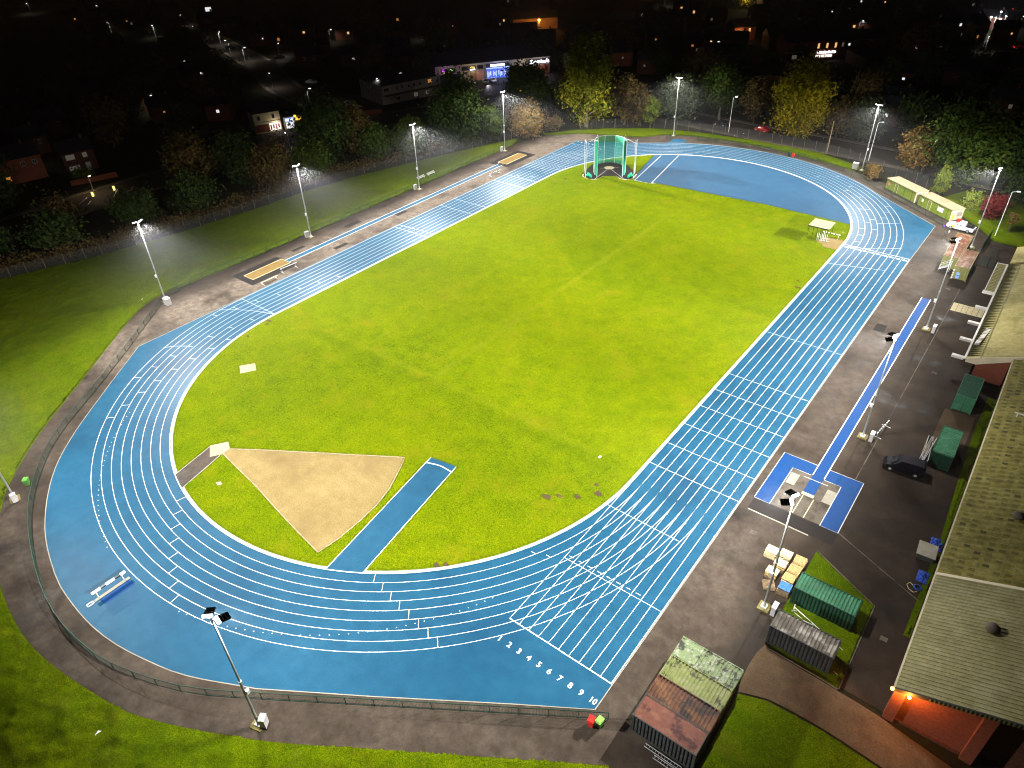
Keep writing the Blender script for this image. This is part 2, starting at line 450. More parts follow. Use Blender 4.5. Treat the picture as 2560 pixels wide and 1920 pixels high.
leafmat('leaf_green', (0.024, 0.046, 0.007), (0.044, 0.072, 0.009), (0.070, 0.082, 0.008))
leafmat('leaf_dark', (0.018, 0.036, 0.010), (0.034, 0.056, 0.012), (0.050, 0.062, 0.012))
leafmat('leaf_gold', (0.20, 0.165, 0.006), (0.26, 0.18, 0.006), (0.12, 0.14, 0.008))
leafmat('leaf_poplar', (0.085, 0.11, 0.008), (0.15, 0.14, 0.008), (0.22, 0.165, 0.006))
leafmat('leaf_brown', (0.070, 0.048, 0.016), (0.105, 0.066, 0.020), (0.060, 0.060, 0.014))
leafmat('leaf_orange', (0.130, 0.080, 0.022), (0.180, 0.105, 0.026), (0.100, 0.085, 0.020))
leafmat('leaf_red', (0.075, 0.009, 0.008), (0.110, 0.014, 0.012), (0.050, 0.008, 0.007))
leafmat('leaf_bright', (0.085, 0.130, 0.008), (0.120, 0.150, 0.010), (0.150, 0.140, 0.012))
leafmat('leaf_grey', (0.022, 0.034, 0.014), (0.034, 0.046, 0.018), (0.045, 0.055, 0.018))

veil('net_green', (0.0, 0.34, 0.17), 0.34)
veil('net_green_low', (0.0, 0.20, 0.11), 0.75)
veil('mesh_fence', (0.05, 0.05, 0.045), 0.14)
veil('mesh_green', (0.012, 0.045, 0.030), 0.33)
veil('net_white', (0.55, 0.52, 0.46), 0.3)

emit('flood_glass', (1.0, 0.97, 1.0), 60.0)
emit('flood_back', (1.0, 0.95, 1.0), 9.0)
emit('lamp_white', (1.0, 0.96, 0.9), 30.0)
emit('lamp_dim', (1.0, 0.96, 0.9), 8.0)
emit('lamp_warm', (1.0, 0.80, 0.50), 30.0)
emit('lamp_orange', (1.0, 0.36, 0.04), 45.0)
emit('win_warm', (1.0, 0.55, 0.20), 1.1)
emit('win_orange', (1.0, 0.38, 0.08), 0.5)
emit('win_white', (0.95, 0.95, 1.0), 1.0)
emit('win_dim', (0.8, 0.7, 0.55), 0.10)
emit('shop_white', (1.0, 0.85, 0.78), 1.6)
emit('shop_blue', (0.10, 0.18, 1.0), 1.1)
emit('sign_white', (0.95, 0.93, 1.0), 4.0)
emit('sign_purple', (0.75, 0.10, 0.90), 1.6)
emit('sign_yellow', (1.0, 0.72, 0.10), 1.8)
emit('sign_green', (0.45, 0.95, 0.20), 1.6)
emit('sign_orange', (1.0, 0.45, 0.05), 2.5)
emit('sign_blue', (0.25, 0.40, 1.0), 2.0)
emit('sign_pink', (1.0, 0.35, 0.75), 1.5)
emit('tail_red', (1.0, 0.02, 0.02), 6.0)
emit('head_white', (1.0, 0.92, 1.0), 20.0)
emit('bollard_yellow', (1.0, 0.90, 0.25), 1.6)

# ------------------------------------------------------------------ mesh helpers
class MB:
    """collects faces of one mesh"""
    def __init__(s):
        s.v = []; s.f = []; s.mi = []
    def add(s, vs, fs, mi=0):
        o = len(s.v)
        s.v += [tuple(v) for v in vs]
        s.f += [tuple(i + o for i in f) for f in fs]
        s.mi += [mi] * len(fs)
        return s
    def box(s, x0, x1, y0, y1, z0, z1, mi=0, M4=None):
        vs = [(x0, y0, z0), (x1, y0, z0), (x1, y1, z0), (x0, y1, z0), (x0, y0, z1), (x1, y0, z1), (x1, y1, z1), (x0, y1, z1)]
        if M4 is not None:
            vs = [M4 @ Vector(v) for v in vs]
        return s.add(vs, [(0, 3, 2, 1), (4, 5, 6, 7), (0, 1, 5, 4), (1, 2, 6, 5), (2, 3, 7, 6), (3, 0, 4, 7)], mi)
    def tube(s, p0, p1, r0, r1=None, n=8, mi=0, cap=True):
        r1 = r0 if r1 is None else r1
        p0, p1 = Vector(p0), Vector(p1)
        d = (p1 - p0).normalized()
        a = d.orthogonal().normalized()
        b = d.cross(a)
        vs = []
        for k in range(n):
            t = 2 * PI * k / n
            vs.append(p0 + (a * math.cos(t) + b * math.sin(t)) * r0)
        for k in range(n):
            t = 2 * PI * k / n
            vs.append(p1 + (a * math.cos(t) + b * math.sin(t)) * r1)
        fs = [(k, (k + 1) % n, n + (k + 1) % n, n + k) for k in range(n)]
        if cap:
            fs += [tuple(range(n - 1, -1, -1)), tuple(range(n, 2 * n))]
        return s.add(vs, fs, mi)
    def prism(s, poly, z0, z1, mi=0):
        n = len(poly)
        vs = [(p[0], p[1], z0) for p in poly] + [(p[0], p[1], z1) for p in poly]
        tri = tessellate_polygon([[Vector((p[0], p[1], 0)) for p in poly]])
        fs = [(i, (i + 1) % n, n + (i + 1) % n, n + i) for i in range(n)]
        fs += [tuple(n + i for i in t) for t in tri] + [tuple(reversed(t)) for t in tri]
        return s.add(vs, fs, mi)
    def extrude_y(s, prof, y0, y1, mi=0):
        """profile in x,z swept along y"""
        n = len(prof)
        vs = [(p[0], y0, p[1]) for p in prof] + [(p[0], y1, p[1]) for p in prof]
        tri = tessellate_polygon([[Vector((p[0], p[1], 0)) for p in prof]])
        fs = [(i, (i + 1) % n, n + (i + 1) % n, n + i) for i in range(n)]
        fs += [tuple(n + i for i in t) for t in tri] + [tuple(reversed(t)) for t in tri]
        return s.add(vs, fs, mi)
    def ball(s, c, r, n=8, m=5, mi=0, sz=1.0):
        vs = []; fs = []
        for j in range(m + 1):
            ph = PI * j / m
            for k in range(n):
                t = 2 * PI * k / n
                vs.append((c[0] + r * math.sin(ph) * math.cos(t), c[1] + r * math.sin(ph) * math.sin(t), c[2] + r * sz * math.cos(ph)))
        for j in range(m):
            for k in range(n):
                fs.append((j * n + k, (j + 1) * n + k, (j + 1) * n + (k + 1) % n, j * n + (k + 1) % n))
        return s.add(vs, fs, mi)
    def mesh(s, name, mats, smooth=False):
        me = bpy.data.meshes.new(name)
        me.from_pydata(s.v, [], s.f)
        for m in (mats if isinstance(mats, (list, tuple)) else [mats]):
            me.materials.append(M[m])
        if any(s.mi):
            me.polygons.foreach_set('material_index', s.mi)
        if smooth:
            me.polygons.foreach_set('use_smooth', [True] * len(me.polygons))
        me.update()
        return me
    def build(s, name, mats, parent=None, smooth=False, loc=None, rz=0.0):
        return obj(name, s.mesh(name, mats, smooth), parent, loc, rz)

def obj(name, me, parent=None, loc=None, rz=0.0):
    o = bpy.data.objects.new(name, me)
    C.objects.link(o)
    if parent is not None:
        o.parent = parent
    if loc is not None:
        o.location = loc
    if rz:
        o.rotation_euler = (0, 0, rz)
    return o

def tag(o, label, cat, group=None):
    o['label'] = label
    o['category'] = cat
    if group:
        o['group'] = group
    return o

def thing(name, label, cat, loc=(0, 0, 0), rz=0.0, group=None):
    o = bpy.data.objects.new(name, None)
    o.empty_display_size = 0.3
    C.objects.link(o)
    o.location = loc
    o.rotation_euler = (0, 0, rz)
    return tag(o, label, cat, group)

def struct(o):
    o['kind'] = 'structure'
    return o

def copy_tree(o, parent=None):
    c = o.copy()
    C.objects.link(c)
    c.parent = parent
    for ch in o.children:
        copy_tree(ch, c)
    return c

def flat(name, outer, mat, z, holes=(), parent=None):
    loops = [[Vector((p[0], p[1], 0)) for p in outer]] + [[Vector((p[0], p[1], 0)) for p in h] for h in holes]
    tri = tessellate_polygon(loops)
    vs = [(p.x, p.y, z) for lp in loops for p in lp]
    me = bpy.data.meshes.new(name)
    fs = []
    for t in tri:
        a, b, c = (vs[i] for i in t)
        cr = (b[0] - a[0]) * (c[1] - a[1]) - (b[1] - a[1]) * (c[0] - a[0])
        fs.append(tuple(t) if cr > 0 else tuple(reversed(t)))
    me.from_pydata(vs, [], fs)
    me.materials.append(M[mat])
    me.update()
    return obj(name, me, parent)

def ribbon(path, w, z, closed=False, h=None):
    """strip of width w along a path; with h it is a raised bar from z to z+h. returns MB"""
    P = np.array(path, float)
    n = len(P)
    if closed:
        d = np.roll(P, -1, 0) - np.roll(P, 1, 0)
    else:
        d = np.gradient(P, axis=0) if n > 2 else np.repeat([P[1] - P[0]], 2, 0)
    d /= np.linalg.norm(d, axis=1)[:, None]
    nn = np.stack([-d[:, 1], d[:, 0]], 1) * (w / 2)
    L, Rr = P + nn, P - nn
    mb = MB()
    cnt = n if closed else n - 1
    if h is None:
        vs = [(*a, z) for a in L] + [(*a, z) for a in Rr]
        fs = [(i, n + i, n + (i + 1) % n, (i + 1) % n) for i in range(cnt)]
    else:
        vs = [(*a, z + h) for a in L] + [(*a, z + h) for a in Rr] + [(*a, z) for a in L] + [(*a, z) for a in Rr]
        fs = []
        for i in range(cnt):
            j = (i + 1) % n
            fs += [(i, n + i, n + j, j), (i, j, 2 * n + j, 2 * n + i), (n + j, n + i, 3 * n + i, 3 * n + j)]
    return mb.add(vs, fs)

def spline(pts, step=1.0, closed=False):
    """Catmull-Rom through points"""
    P = [np.array(p, float) for p in pts]
    n = len(P)
    out = []
    rng = range(n) if closed else range(n - 1)
    for i in rng:
        p1, p2 = P[i], P[(i + 1) % n]
        p0 = P[(i - 1) % n] if (closed or i > 0) else 2 * p1 - p2
        p3 = P[(i + 2) % n] if (closed or i + 2 < n) else 2 * p2 - p1
        m = max(1, int(np.linalg.norm(p2 - p1) / step))
        for k in range(m):
            t = k / m
            out.append(0.5 * ((2 * p1) + (-p0 + p2) * t + (2 * p0 - 5 * p1 + 4 * p2 - p3) * t * t + (-p0 + 3 * p1 - 3 * p2 + p3) * t ** 3))
    if not closed:
        out.append(P[-1])
    return [tuple(p) for p in out]

def inside(poly, X, Y):
    r = np.zeros(X.shape, bool)
    n = len(poly)
    j = n - 1
    for i in range(n):
        xi, yi = poly[i]; xj, yj = poly[j]
        if yi != yj:
            c = ((yi > Y) != (yj > Y)) & (X < (xj - xi) * (Y - yi) / (yj - yi) + xi)
            r ^= c
        j = i
    return r

def vnoise(X, Y, scale, seed):
    """smooth value noise"""
    rg = np.random.default_rng(seed)
    T = rg.random((64, 64))
    u, v = X / scale, Y / scale
    iu, iv = np.floor(u).astype(int), np.floor(v).astype(int)
    fu, fv = u - iu, v - iv
    fu = fu * fu * (3 - 2 * fu); fv = fv * fv * (3 - 2 * fv)
    g = lambda a, b: T[a % 64, b % 64]
    return (g(iu, iv) * (1 - fu) + g(iu + 1, iv) * fu) * (1 - fv) + (g(iu, iv + 1) * (1 - fu) + g(iu + 1, iv + 1) * fu) * fv

def lawn(name, poly, mat, res, amp, holes=(), z=0.012, rough=1.0, seed=1, lump=0.0, fade=None):
    """turf: a flat base sheet plus an uneven pile of grass over it, as one stuff part"""
    base = struct(flat(name, poly, mat, z, holes))
    xs = [p[0] for p in poly]; ys = [p[1] for p in poly]
    gx = np.arange(min(xs), max(xs) + res, res); gy = np.arange(min(ys), max(ys) + res, res)
    X, Y = np.meshgrid(gx, gy, indexing='ij')
    rg = np.random.default_rng(seed)
    X = X + (rg.random(X.shape) - 0.5) * res * 0.7
    Y = Y + (rg.random(X.shape) - 0.5) * res * 0.7
    ok = inside(poly, X, Y)
    for h in holes:
        ok &= ~inside(h, X, Y)
    Z = z + 0.015 + amp * (0.55 * rg.random(X.shape) ** 1.5 * rough + 0.45 * vnoise(X, Y, 1.3, seed + 1) + 0.5 * vnoise(X, Y, 5.0, seed + 2))
    if lump:
        lf = lump if fade is None else 0.10 + (lump - 0.10) * np.clip((X - fade[0]) / (fade[1] - fade[0]), 0, 1)
        Z += lf * vnoise(X, Y, 0.9, seed + 3) ** 2 + lf * 1.2 * vnoise(X, Y, 2.6, seed + 4) ** 2
    idx = -np.ones(X.shape, int)
    q = ok[:-1, :-1] & ok[1:, :-1] & ok[1:, 1:] & ok[:-1, 1:]
    use = np.zeros(X.shape, bool)
    use[:-1, :-1] |= q; use[1:, :-1] |= q; use[1:, 1:] |= q; use[:-1, 1:] |= q
    idx[use] = np.arange(use.sum())
    V = np.stack([X[use], Y[use], Z[use]], 1)
    F = np.stack([idx[:-1, :-1][q], idx[1:, :-1][q], idx[1:, 1:][q], idx[:-1, 1:][q]], 1)
    me = bpy.data.meshes.new('turf')
    me.vertices.add(len(V)); me.vertices.foreach_set('co', V.ravel())
    me.loops.add(F.size); me.loops.foreach_set('vertex_index', F.ravel())
    me.polygons.add(len(F))
    me.polygons.foreach_set('loop_start', np.arange(0, F.size, 4)); me.polygons.foreach_set('loop_total', np.full(len(F), 4))
    me.polygons.foreach_set('use_smooth', np.ones(len(F), bool))
    me.materials.append(M[mat])
    me.update(); me.validate()
    t = obj('turf', me, base)
    t['kind'] = 'stuff'
    return base

def rect(x0, x1, y0, y1):
    return [(x0, y0), (x1, y0), (x1, y1), (x0, y1)]

def text_mesh(txt, size, mat, name, bold=0.0, depth=0.0):
    cu = bpy.data.curves.new(name, 'FONT')
    cu.body = txt
    cu.size = size
    cu.align_x = 'CENTER'; cu.align_y = 'CENTER'
    cu.offset = bold
    cu.extrude = depth
    cu.resolution_u = 3
    o = bpy.data.objects.new(name, cu)
    C.objects.link(o)
    dg = bpy.context.evaluated_depsgraph_get()
    me = bpy.data.meshes.new_from_object(o.evaluated_get(dg))
    bpy.data.objects.remove(o)
    bpy.data.curves.remove(cu)
    me.name = name
    me.materials.clear()
    me.materials.append(M[mat])
    return me

def lamp(kind, power, loc, parent=None, col=(1, 1, 1), r=0.15, name='lamp_light', **kw):
    d = bpy.data.lights.new(name, kind)
    d.energy = power
    d.color = col
    d.shadow_soft_size = r
    for k, v in kw.items():
        setattr(d, k, v)
    o = bpy.data.objects.new(name, d)
    C.objects.link(o)
    o.location = loc
    if parent is not None:
        o.parent = parent
    return o
# ------------------------------------------------------------------ the setting
LANE = 1.22
R0 = 36.5
HY = 42.195

def arc(cy, r, a0, a1, n):
    return [(r * math.cos(rad(a0 + (a1 - a0) * i / n)), cy + r * math.sin(rad(a0 + (a1 - a0) * i / n))) for i in range(n + 1)]

def stadium(r, n=60):
    return arc(HY, r, 0, 180, n) + arc(-HY, r, 180, 360, n)

struct(flat('ground', rect(-900, 500, -400, 800), 'dark_earth', -0.05))

NEAR_EDGE = spline([(52.6, -74.4), (45.5, -79.0), (35.0, -85.8), (26.2, -91.4), (16.4, -96.3), (10.1, -98.1), (-0.1, -99.5), (-9.3, -98.7), (-17.5, -96.4), (-25.0, -92.8), (-29.2, -89.9), (-35.8, -83.7), (-44.1, -73.8), (-57.5, -57.4), (-60.6, -50.2)], 0.9)
FAR_EDGE = [(-59.6, -38.0), (-59.2, 0.0), (-59.3, 48.0), (-59.8, 57.4), (-56.8, 69.5), (-49.4, 76.5), (-40.0, 80.0), (-32.6, 82.6), (-28.4, 88.0), (-21.0, 91.3), (-10.0, 92.6), (0.8, 92.6), (11.0, 90.6), (25.0, 86.4), (33.0, 82.0), (45.0, 76.0), (52.0, 69.0), (57.0, 64.0), (60.0, 59.6), (66.0, 58.8), (84.0, 57.0)]
struct(flat('asphalt_apron', NEAR_EDGE[::-1][::-1] + FAR_EDGE + [(84.0, -55.9), (58.8, -55.2), (58.6, -75.5), (53.2, -75.3)], 'asphalt', 0.0))

_n = 0
for x, y, sx, sy in [(-51.0, 3.6, 1.8, 3.2), (-55.4, -7.0, 1.5, 4.2), (-48.6, -16.4, 1.1, 3.4), (-55.2, -22.4, 1.0, 3.0), (51.2, 13.0, 1.6, 2.6)]:
    struct(flat('asphalt_patch', rect(x - sx / 2, x + sx / 2, y - sy / 2, y + sy / 2), 'asphalt_new', 0.008))

# blue running track
TRACK_OUT = [(48.85, -70.9), (48.85, 42.2), (49.1, 61.5), (40.7, 68.5), (33.4, 74.6)] + arc(HY, 46.6, 45, 119, 30) + [(-31.9, 77.1), (-42.3, 71.8), (-46.5, 70.0), (-46.45, 0.0), (-46.6, -62.6)] + \
    spline([(-39.9, -71.1), (-31.9, -80.6), (-25.4, -86.4), (-16.7, -91.2), (-8.2, -93.8), (-2.7, -94.5), (2.0, -94.6), (6.0, -94.2), (10.2, -93.3), (15.1, -91.8), (21.8, -88.5)], 1.5) + [(31.3, -82.4), (42.4, -75.05)]
track = struct(flat('running_track', TRACK_OUT, 'track', 0.012, [stadium(R0)]))
ribbon(TRACK_OUT, 0.10, 0.004, True, 0.02).build('track_edging', 'concrete', track)
struct(flat('water_jump_exit', [(-24.0, 82.3), (-24.1, 86.5), (-20.6, 87.2), (-19.9, 83.9)], 'track', 0.010))

LW = 0.068
ZL = 0.018
def line(path, name='lane_line', mat='white_paint', w=LW, z=ZL, parent=None):
    return ribbon(path, w, z).build(name, mat, track if parent is None else parent)

# inner kerb, raised
ribbon(stadium(R0 - 0.02, 90), 0.11, 0.010, True, 0.05).build('kerb', 'white_paint', track)
ribbon(stadium(R0 - 0.27, 90), 0.26, 0.006, True, 0.012).build('kerb_drain', 'kerb_grey', track)
for k in range(1, 9):
    r = R0 + LANE * k
    # far bend from finish, back straight, near bend to the 100 m mark
    line(arc(HY, r, 0, 180, 80) + [(-r, 20), (-r, 0), (-r, -20)] + arc(-HY, r, 180, 360 if k < 9 else 350, 90))
for k in range(0, 11):
    x = R0 + LANE * k
    line([(x, -67.8), (x, -30), (x, 0), (x, HY)], w=LW if k < 10 else LW * 1.3)
for k in range(1, 9):                      # back straight lanes run on to the far start
    x = -(R0 + LANE * k)
    line([(x, HY), (x, 55), (x, 67.6)])
line([(-R0, HY + 3), (-R0, 67.6)])

def cross(x0, x1, y, y2=None, w=LW):
    return line([(x0, y), (x1, y if y2 is None else y2)], 'cross_line', w=w, z=ZL + 0.004)
for y in (1.3, -13.5, -18.45, -23.3, -28.3, -33.3, -38.15):
    cross(R0, R0 + 10 * LANE, y)
cross(36.0, 45.9, -47.9, -48.1)
cross(R0, R0 + 10 * LANE, -57.8); cross(R0 - .05, R0 + 10 * LANE + .06, -67.8, w=0.13)
cross(R0, R0 + 10 * LANE, 42.195, w=0.13)
cross(36.7, 46.4, 31.9, 34.8)
for y in (-2.85, 12.2, 17.1, 31.9, 36.95, 57.3):
    cross(-R0 - 8 * LANE, -R0, y)
cross(-R0 - 8 * LANE, -R0, -1.5, -0.8); cross(-46.3, -R0, 67.5); cross(-42.3, -36.5, 60.4, 60.2); cross(-R0 - 8 * LANE, -R0, -42.5)
for pts in ([(36.8, 41.3), (38.6, 41.8), (40.65, 42.6), (43.45, 44.3), (46.24, 46.4)], [(38.9, 56.2), (41.0, 57.7), (43.0, 59.3)], [(-36.6, -42.6), (-39.0, -43.4), (-41.5, -44.4), (-43.9, -45.8), (-46.2, -47.5)]):
    line(spline(pts, 0.6), 'break_line', z=ZL + 0.004)
def pol(cy, l, a):
    r = R0 + LANE * l
    return (r * math.cos(rad(a)), cy + r * math.sin(rad(a)))
line(spline([pol(-HY, 8.1, -156.9), pol(-HY, 7.2, -157.7), pol(-HY, 6.0, -158.3), pol(-HY, 4.3, -158.8)], 0.6), 'break_line', z=ZL + 0.004)

def tick(cy, lane, a, mat='white_paint'):
    line([pol(cy, lane + 0.02, a), pol(cy, lane + 0.98, a)], 'lane_tick', mat, w=0.075, z=ZL + 0.004)
for l, a in enumerate((-55, -53.3, -51.7, -50.2, -48.7, -47.3, -46.0, -44.8)):
    tick(-HY, l, a, 'paint_yellowish')
for l, a in enumerate((-101.8, -98.7, -95.6, -92.7, -89.9, -87.4, -84.9, -82.7)):
    tick(-HY, l, a)
for l, a in ((7, -146.1), (6, -150), (5, -154.4), (3, -149.6), (4, -145.1), (2, -154.1), (1, -159.1), (0, -164), (3, -163.6), (2, -168.8), (1, -174.2), (7, -171.4), (6, -176), (5, -141.1), (6, -137), (7, -133.4)):
    tick(-HY, l, a)
for l, a in ((2, 31), (3, 22.7), (5, 24.5), (6, 29), (7, 33.3), (2, 20.3), (1, 14.8), (3, 15.1), (1, 9.4), (1, 3.9), (4, 40.9), (3, 30.9), (7, 66.9), (6, 58.5), (5, 49.9), (3, 61.6), (3, 46.9)):
    tick(HY, l, a)
for l, y in ((5, -41.4), (4, -37.5), (3, -33.7), (2, -29.9), (1, -26.1), (0, -22.5), (0, 47.3), (1, 49.5), (3, 45.7), (1, 43.5), (4, 42.0), (2, 39.5), (5, 38.1), (3, 35.8), (6, 50.5)):
    x = -(R0 + LANE * l)
    line([(x, y), (x - LANE, y)], 'lane_tick', w=0.075, z=ZL + 0.004)
for j in range(10):                        # hurdle marks on the main straight
    y = -45.1 + 8.41 * j
    mb = MB()
    for k in range(0, 11):
        x = R0 + LANE * k
        mb.box(x - 0.13, x + 0.13, y - 0.04, y + 0.04, ZL + 0.004, ZL + 0.005)
    mb.build('hurdle_mark', 'white_worn', track)
for k in range(10):
    x = R0 + LANE * (k + 0.5)
    flat('finish_box', rect(x - 0.36, x + 0.36, 40.95, 41.45), 'white_paint', ZL + 0.002, [rect(x - 0.16, x + 0.10, 41.1, 41.3)], track)
for k in range(10):
    o = obj('lane_number', text_mesh(str(k + 1), 0.86, 'white_paint', 'lane_number', 0.022), track, (R0 + LANE * (k + 0.5) + (0.05 if k < 9 else 0.15), -70.3, ZL + 0.001))
    o.scale = (1.0 if k < 9 else 0.9, 1.0, 1.0)
for k in range(8):
    obj('lane_number', text_mesh(str(8 - k), 0.8, 'white_paint', 'lane_number', 0.03), track, (-(R0 + LANE * (k + 0.5)), 69.6 - 0.0, ZL + 0.001), PI)
# dotted relay curves
dots = []
for a in np.arange(-134.5, -99.0, 1.26):
    dots.append(pol(-HY, 5.61 + (a + 134.1) * (8.26 - 5.61) / 34.3 - 0.5 * ((a + 117) / 17) ** 2 * 0.25 + 0.1, a))
for a in np.arange(-80.5, -34.0, 1.26):
    dots.append(pol(-HY, 8.2 - (a + 80.4) * 4.27 / 45.8 + 0.35 - 0.35 * ((a + 57.5) / 23) ** 2, a))
for p in dots:
    MB().box(p[0] - 0.05, p[0] + 0.05, p[1] - 0.05, p[1] + 0.05, ZL + 0.001, ZL + 0.004).build('relay_dot', 'white_paint', track)
# short dashes at the 100 m mark
for k in range(8):
    x = R0 + LANE * (k + 0.5)
    MB().box(x - 0.28, x + 0.28, -57.32, -57.22, ZL + 0.005, ZL + 0.006).build('start_dash', 'white_worn', track)
for p in ((33.3, -59.3), (34.9, -58.7)):
    MB().box(p[0] - 0.3, p[0] + 0.3, p[1] - 0.05, p[1] + 0.05, ZL + 0.005, ZL + 0.006).build('start_dash', 'white_worn', track)

# ------------------------------------------------------------------ infield
FIELD = stadium(R0 - 0.42, 60)
D_ZONE = [p for p in arc(HY, R0 - 0.42, 0, 180, 90) if p[1] > 54.4 and p[0] > -21.4] 
D_ZONE = [(35.0, 54.3), (34.4, 54.25), (16.2, 53.7), (0.6, 53.0), (-11.4, 52.35), (-12.3, 51.4), (-17.6, 51.3), (-18.0, 53.1)][::-1]
_farc = [p for p in arc(HY, R0 - 0.42, 17, 128, 70)]
D_ZONE = [(p[0], p[1]) for p in _farc] + [(-21.9, 70.3), (-18.0, 53.1), (-17.0, 51.0), (-12.3, 51.4), (-11.4, 52.35), (0.6, 53.0), (16.2, 53.7)]
JAV = [(15.9, -74.9), (19.7, -72.9), (16.62, -53.6), (12.66, -54.25)]
SECTOR = [(-10.85, -70.3), (-1.8, -71.5), (3.9, -72.5), (8.6, -73.25), (13.3, -73.9), (13.62, -71.0), (13.52, -67.6), (13.2, -64.5), (12.4, -61.6), (10.95, -58.4), (9.85, -56.3), (-7.8, -67.1), (-10.9, -69.15)]
PATHP = [(-13.6, -70.45), (-10.86, -70.75), (-9.3, -77.3), (-12.35, -76.6)]
SHOT = [(-13.75, -70.4), (-12.4, -68.4), (-11.1, -69.05), (-10.8, -70.35), (-11.7, -71.75)]
PLATE = [(-27.35, -56.2), (-25.9, -54.25), (-24.05, -55.35), (-25.4, -57.4)]
# hammer cage pad: rounded, with a notch at the mouth
_cx, _cy = -26.8, 55.6
ux, uy = 0.53, -0.848          # mouth direction
vx, vy = 0.848, 0.53
def cage(a, b):
    return (_cx + ux * a + vx * b, _cy + uy * a + vy * b)
CAGE_PAD = spline([cage(-5.2, -2.2), cage(-5.6, 0), cage(-5.2, 2.2), cage(-2.5, 4.4), cage(1.0, 5.6), cage(4.0, 7.0), cage(6.0, 6.2), cage(8.2, 5.2), cage(8.4, 3.2), cage(6.4, 1.6), cage(6.2, 0), cage(6.4, -1.6), cage(8.4, -3.2), cage(8.3, -5.0), cage(6.3, -6.6), cage(4.0, -6.8), cage(1.0, -5.6), cage(-2.5, -4.4)], 0.7, True)
SHPAD = [(31.1, 40.6), (32.76, 40.1), (33.1, 38.7), (36.0, 38.65), (36.07, 43.8), (32.8, 43.7)]
HOLES = [D_ZONE, JAV, SECTOR, PATHP, SHOT, PLATE, CAGE_PAD, SHPAD]
lawn('infield_lawn', FIELD, 'grass', 0.34, 0.085, [], z=0.012, seed=3) if False else None

def field_lawn():
    base = struct(flat('infield_lawn', FIELD, 'grass', 0.010))
    x0, x1, y0, y1 = -R0, R0, -HY - R0, HY + R0
    res = 0.27
    gx = np.arange(x0, x1, res); gy = np.arange(y0, y1, res)
    X, Y = np.meshgrid(gx, gy, indexing='ij')
    rg = np.random.default_rng(5)
    X = X + (rg.random(X.shape) - 0.5) * res * 0.8
    Y = Y + (rg.random(X.shape) - 0.5) * res * 0.8
    ok = inside(FIELD, X, Y)
    for h in HOLES:
        ok &= ~inside(h, X, Y)
    t = np.clip((Y + 43.0) / 2.5, 0, 1) * (0.35 + 0.65 * np.clip((X + 34) / 12, 0, 1)) * (0.5 + 0.7 * vnoise(X, Y, 9.0, 11))
    Z = 0.024 + (0.022 + 0.085 * t) * rg.random(X.shape) ** 1.3 + 0.03 * vnoise(X, Y, 1.1, 12) + 0.02 * vnoise(X, Y, 3.7, 13)
    # old pitch lines: shallow trough and ridge left in the turf
    Z += np.where((Y > -39.5) & (Y < 36), 0.04 * np.exp(-((X - 0.5) / 0.5) ** 2), 0)
    Z += np.where((X > -26) & (X < 33), -0.03 * np.exp(-((Y + 42.4) / 0.9) ** 2), 0)
    idx = -np.ones(X.shape, int)
    q = ok[:-1, :-1] & ok[1:, :-1] & ok[1:, 1:] & ok[:-1, 1:]
    use = np.zeros(X.shape, bool)
    use[:-1, :-1] |= q; use[1:, :-1] |= q; use[1:, 1:] |= q; use[:-1, 1:] |= q
    idx[use] = np.arange(use.sum())
    V = np.stack([X[use], Y[use], np.maximum(Z[use], 0.016)], 1)
    F = np.stack([idx[:-1, :-1][q], idx[1:, :-1][q], idx[1:, 1:][q], idx[:-1, 1:][q]], 1)
    me = bpy.data.meshes.new('turf')
    me.vertices.add(len(V)); me.vertices.foreach_set('co', V.ravel())
    me.loops.add(F.size); me.loops.foreach_set('vertex_index', F.ravel())
    me.polygons.add(len(F))
    me.polygons.foreach_set('loop_start', np.arange(0, F.size, 4)); me.polygons.foreach_set('loop_total', np.full(len(F), 4))
    me.polygons.foreach_set('use_smooth', np.ones(len(F), bool))
    me.materials.append(M['grass'])
    me.update(); me.validate()
    t = obj('turf', me, base)
    t['kind'] = 'stuff'
    return base
infield = field_lawn()

dz = struct(flat('throwing_zone', D_ZONE, 'field_blue', 0.020))
line([(-20.2, 71.3), (-16.8, 51.1)], 'sector_line', w=0.12, z=0.026, parent=dz)
line([(-16.3, 73.7), (-12.35, 51.5)], 'sector_line', w=0.12, z=0.026, parent=dz)
line([(-17.2, 51.2), (-12.2, 51.35)], 'sector_line', w=0.10, z=0.030, parent=dz)
MB().box(-12.2, -11.2, 51.7, 52.0, 0.02, 0.08).build('toe_board', 'white_paint', dz)

jv = struct(flat('javelin_runway', JAV, 'track', 0.020))
line([JAV[0], JAV[3]], 'runway_line', w=0.12, z=0.026, parent=jv)
line([JAV[1], JAV[2]], 'runway_line', w=0.12, z=0.026, parent=jv)
line(spline([(11.9, -55.7), (13.3, -55.2), (14.8, -54.75), (16.2, -54.75), (17.5, -54.85)], 0.4), 'throwing_arc', w=0.16, z=0.034, parent=jv)
sec = struct(flat('shot_sector', SECTOR, 'sand_pale', 0.022))
ribbon(SECTOR, 0.16, 0.010, True, 0.045).build('timber_edging', 'timber_edge', sec)
struct(flat('shot_path', PATHP, 'asphalt', 0.020))
for a, b in ((PATHP[0], PATHP[3]), (PATHP[1], PATHP[2])):
    o = ribbon([a, b], 0.12, 0.010, False, 0.04).build('path_edging', 'concrete')
    struct(o)
struct(MB().prism(SHOT, 0.005, 0.06).build('shot_circle_slab', 'slab_pale'))
struct(MB().prism(PLATE, 0.005, 0.06).build('discus_slab', 'slab_pale'))
struct(MB().prism(SHPAD, 0.005, 0.035).build('shelter_paving', 'sand_pale'))
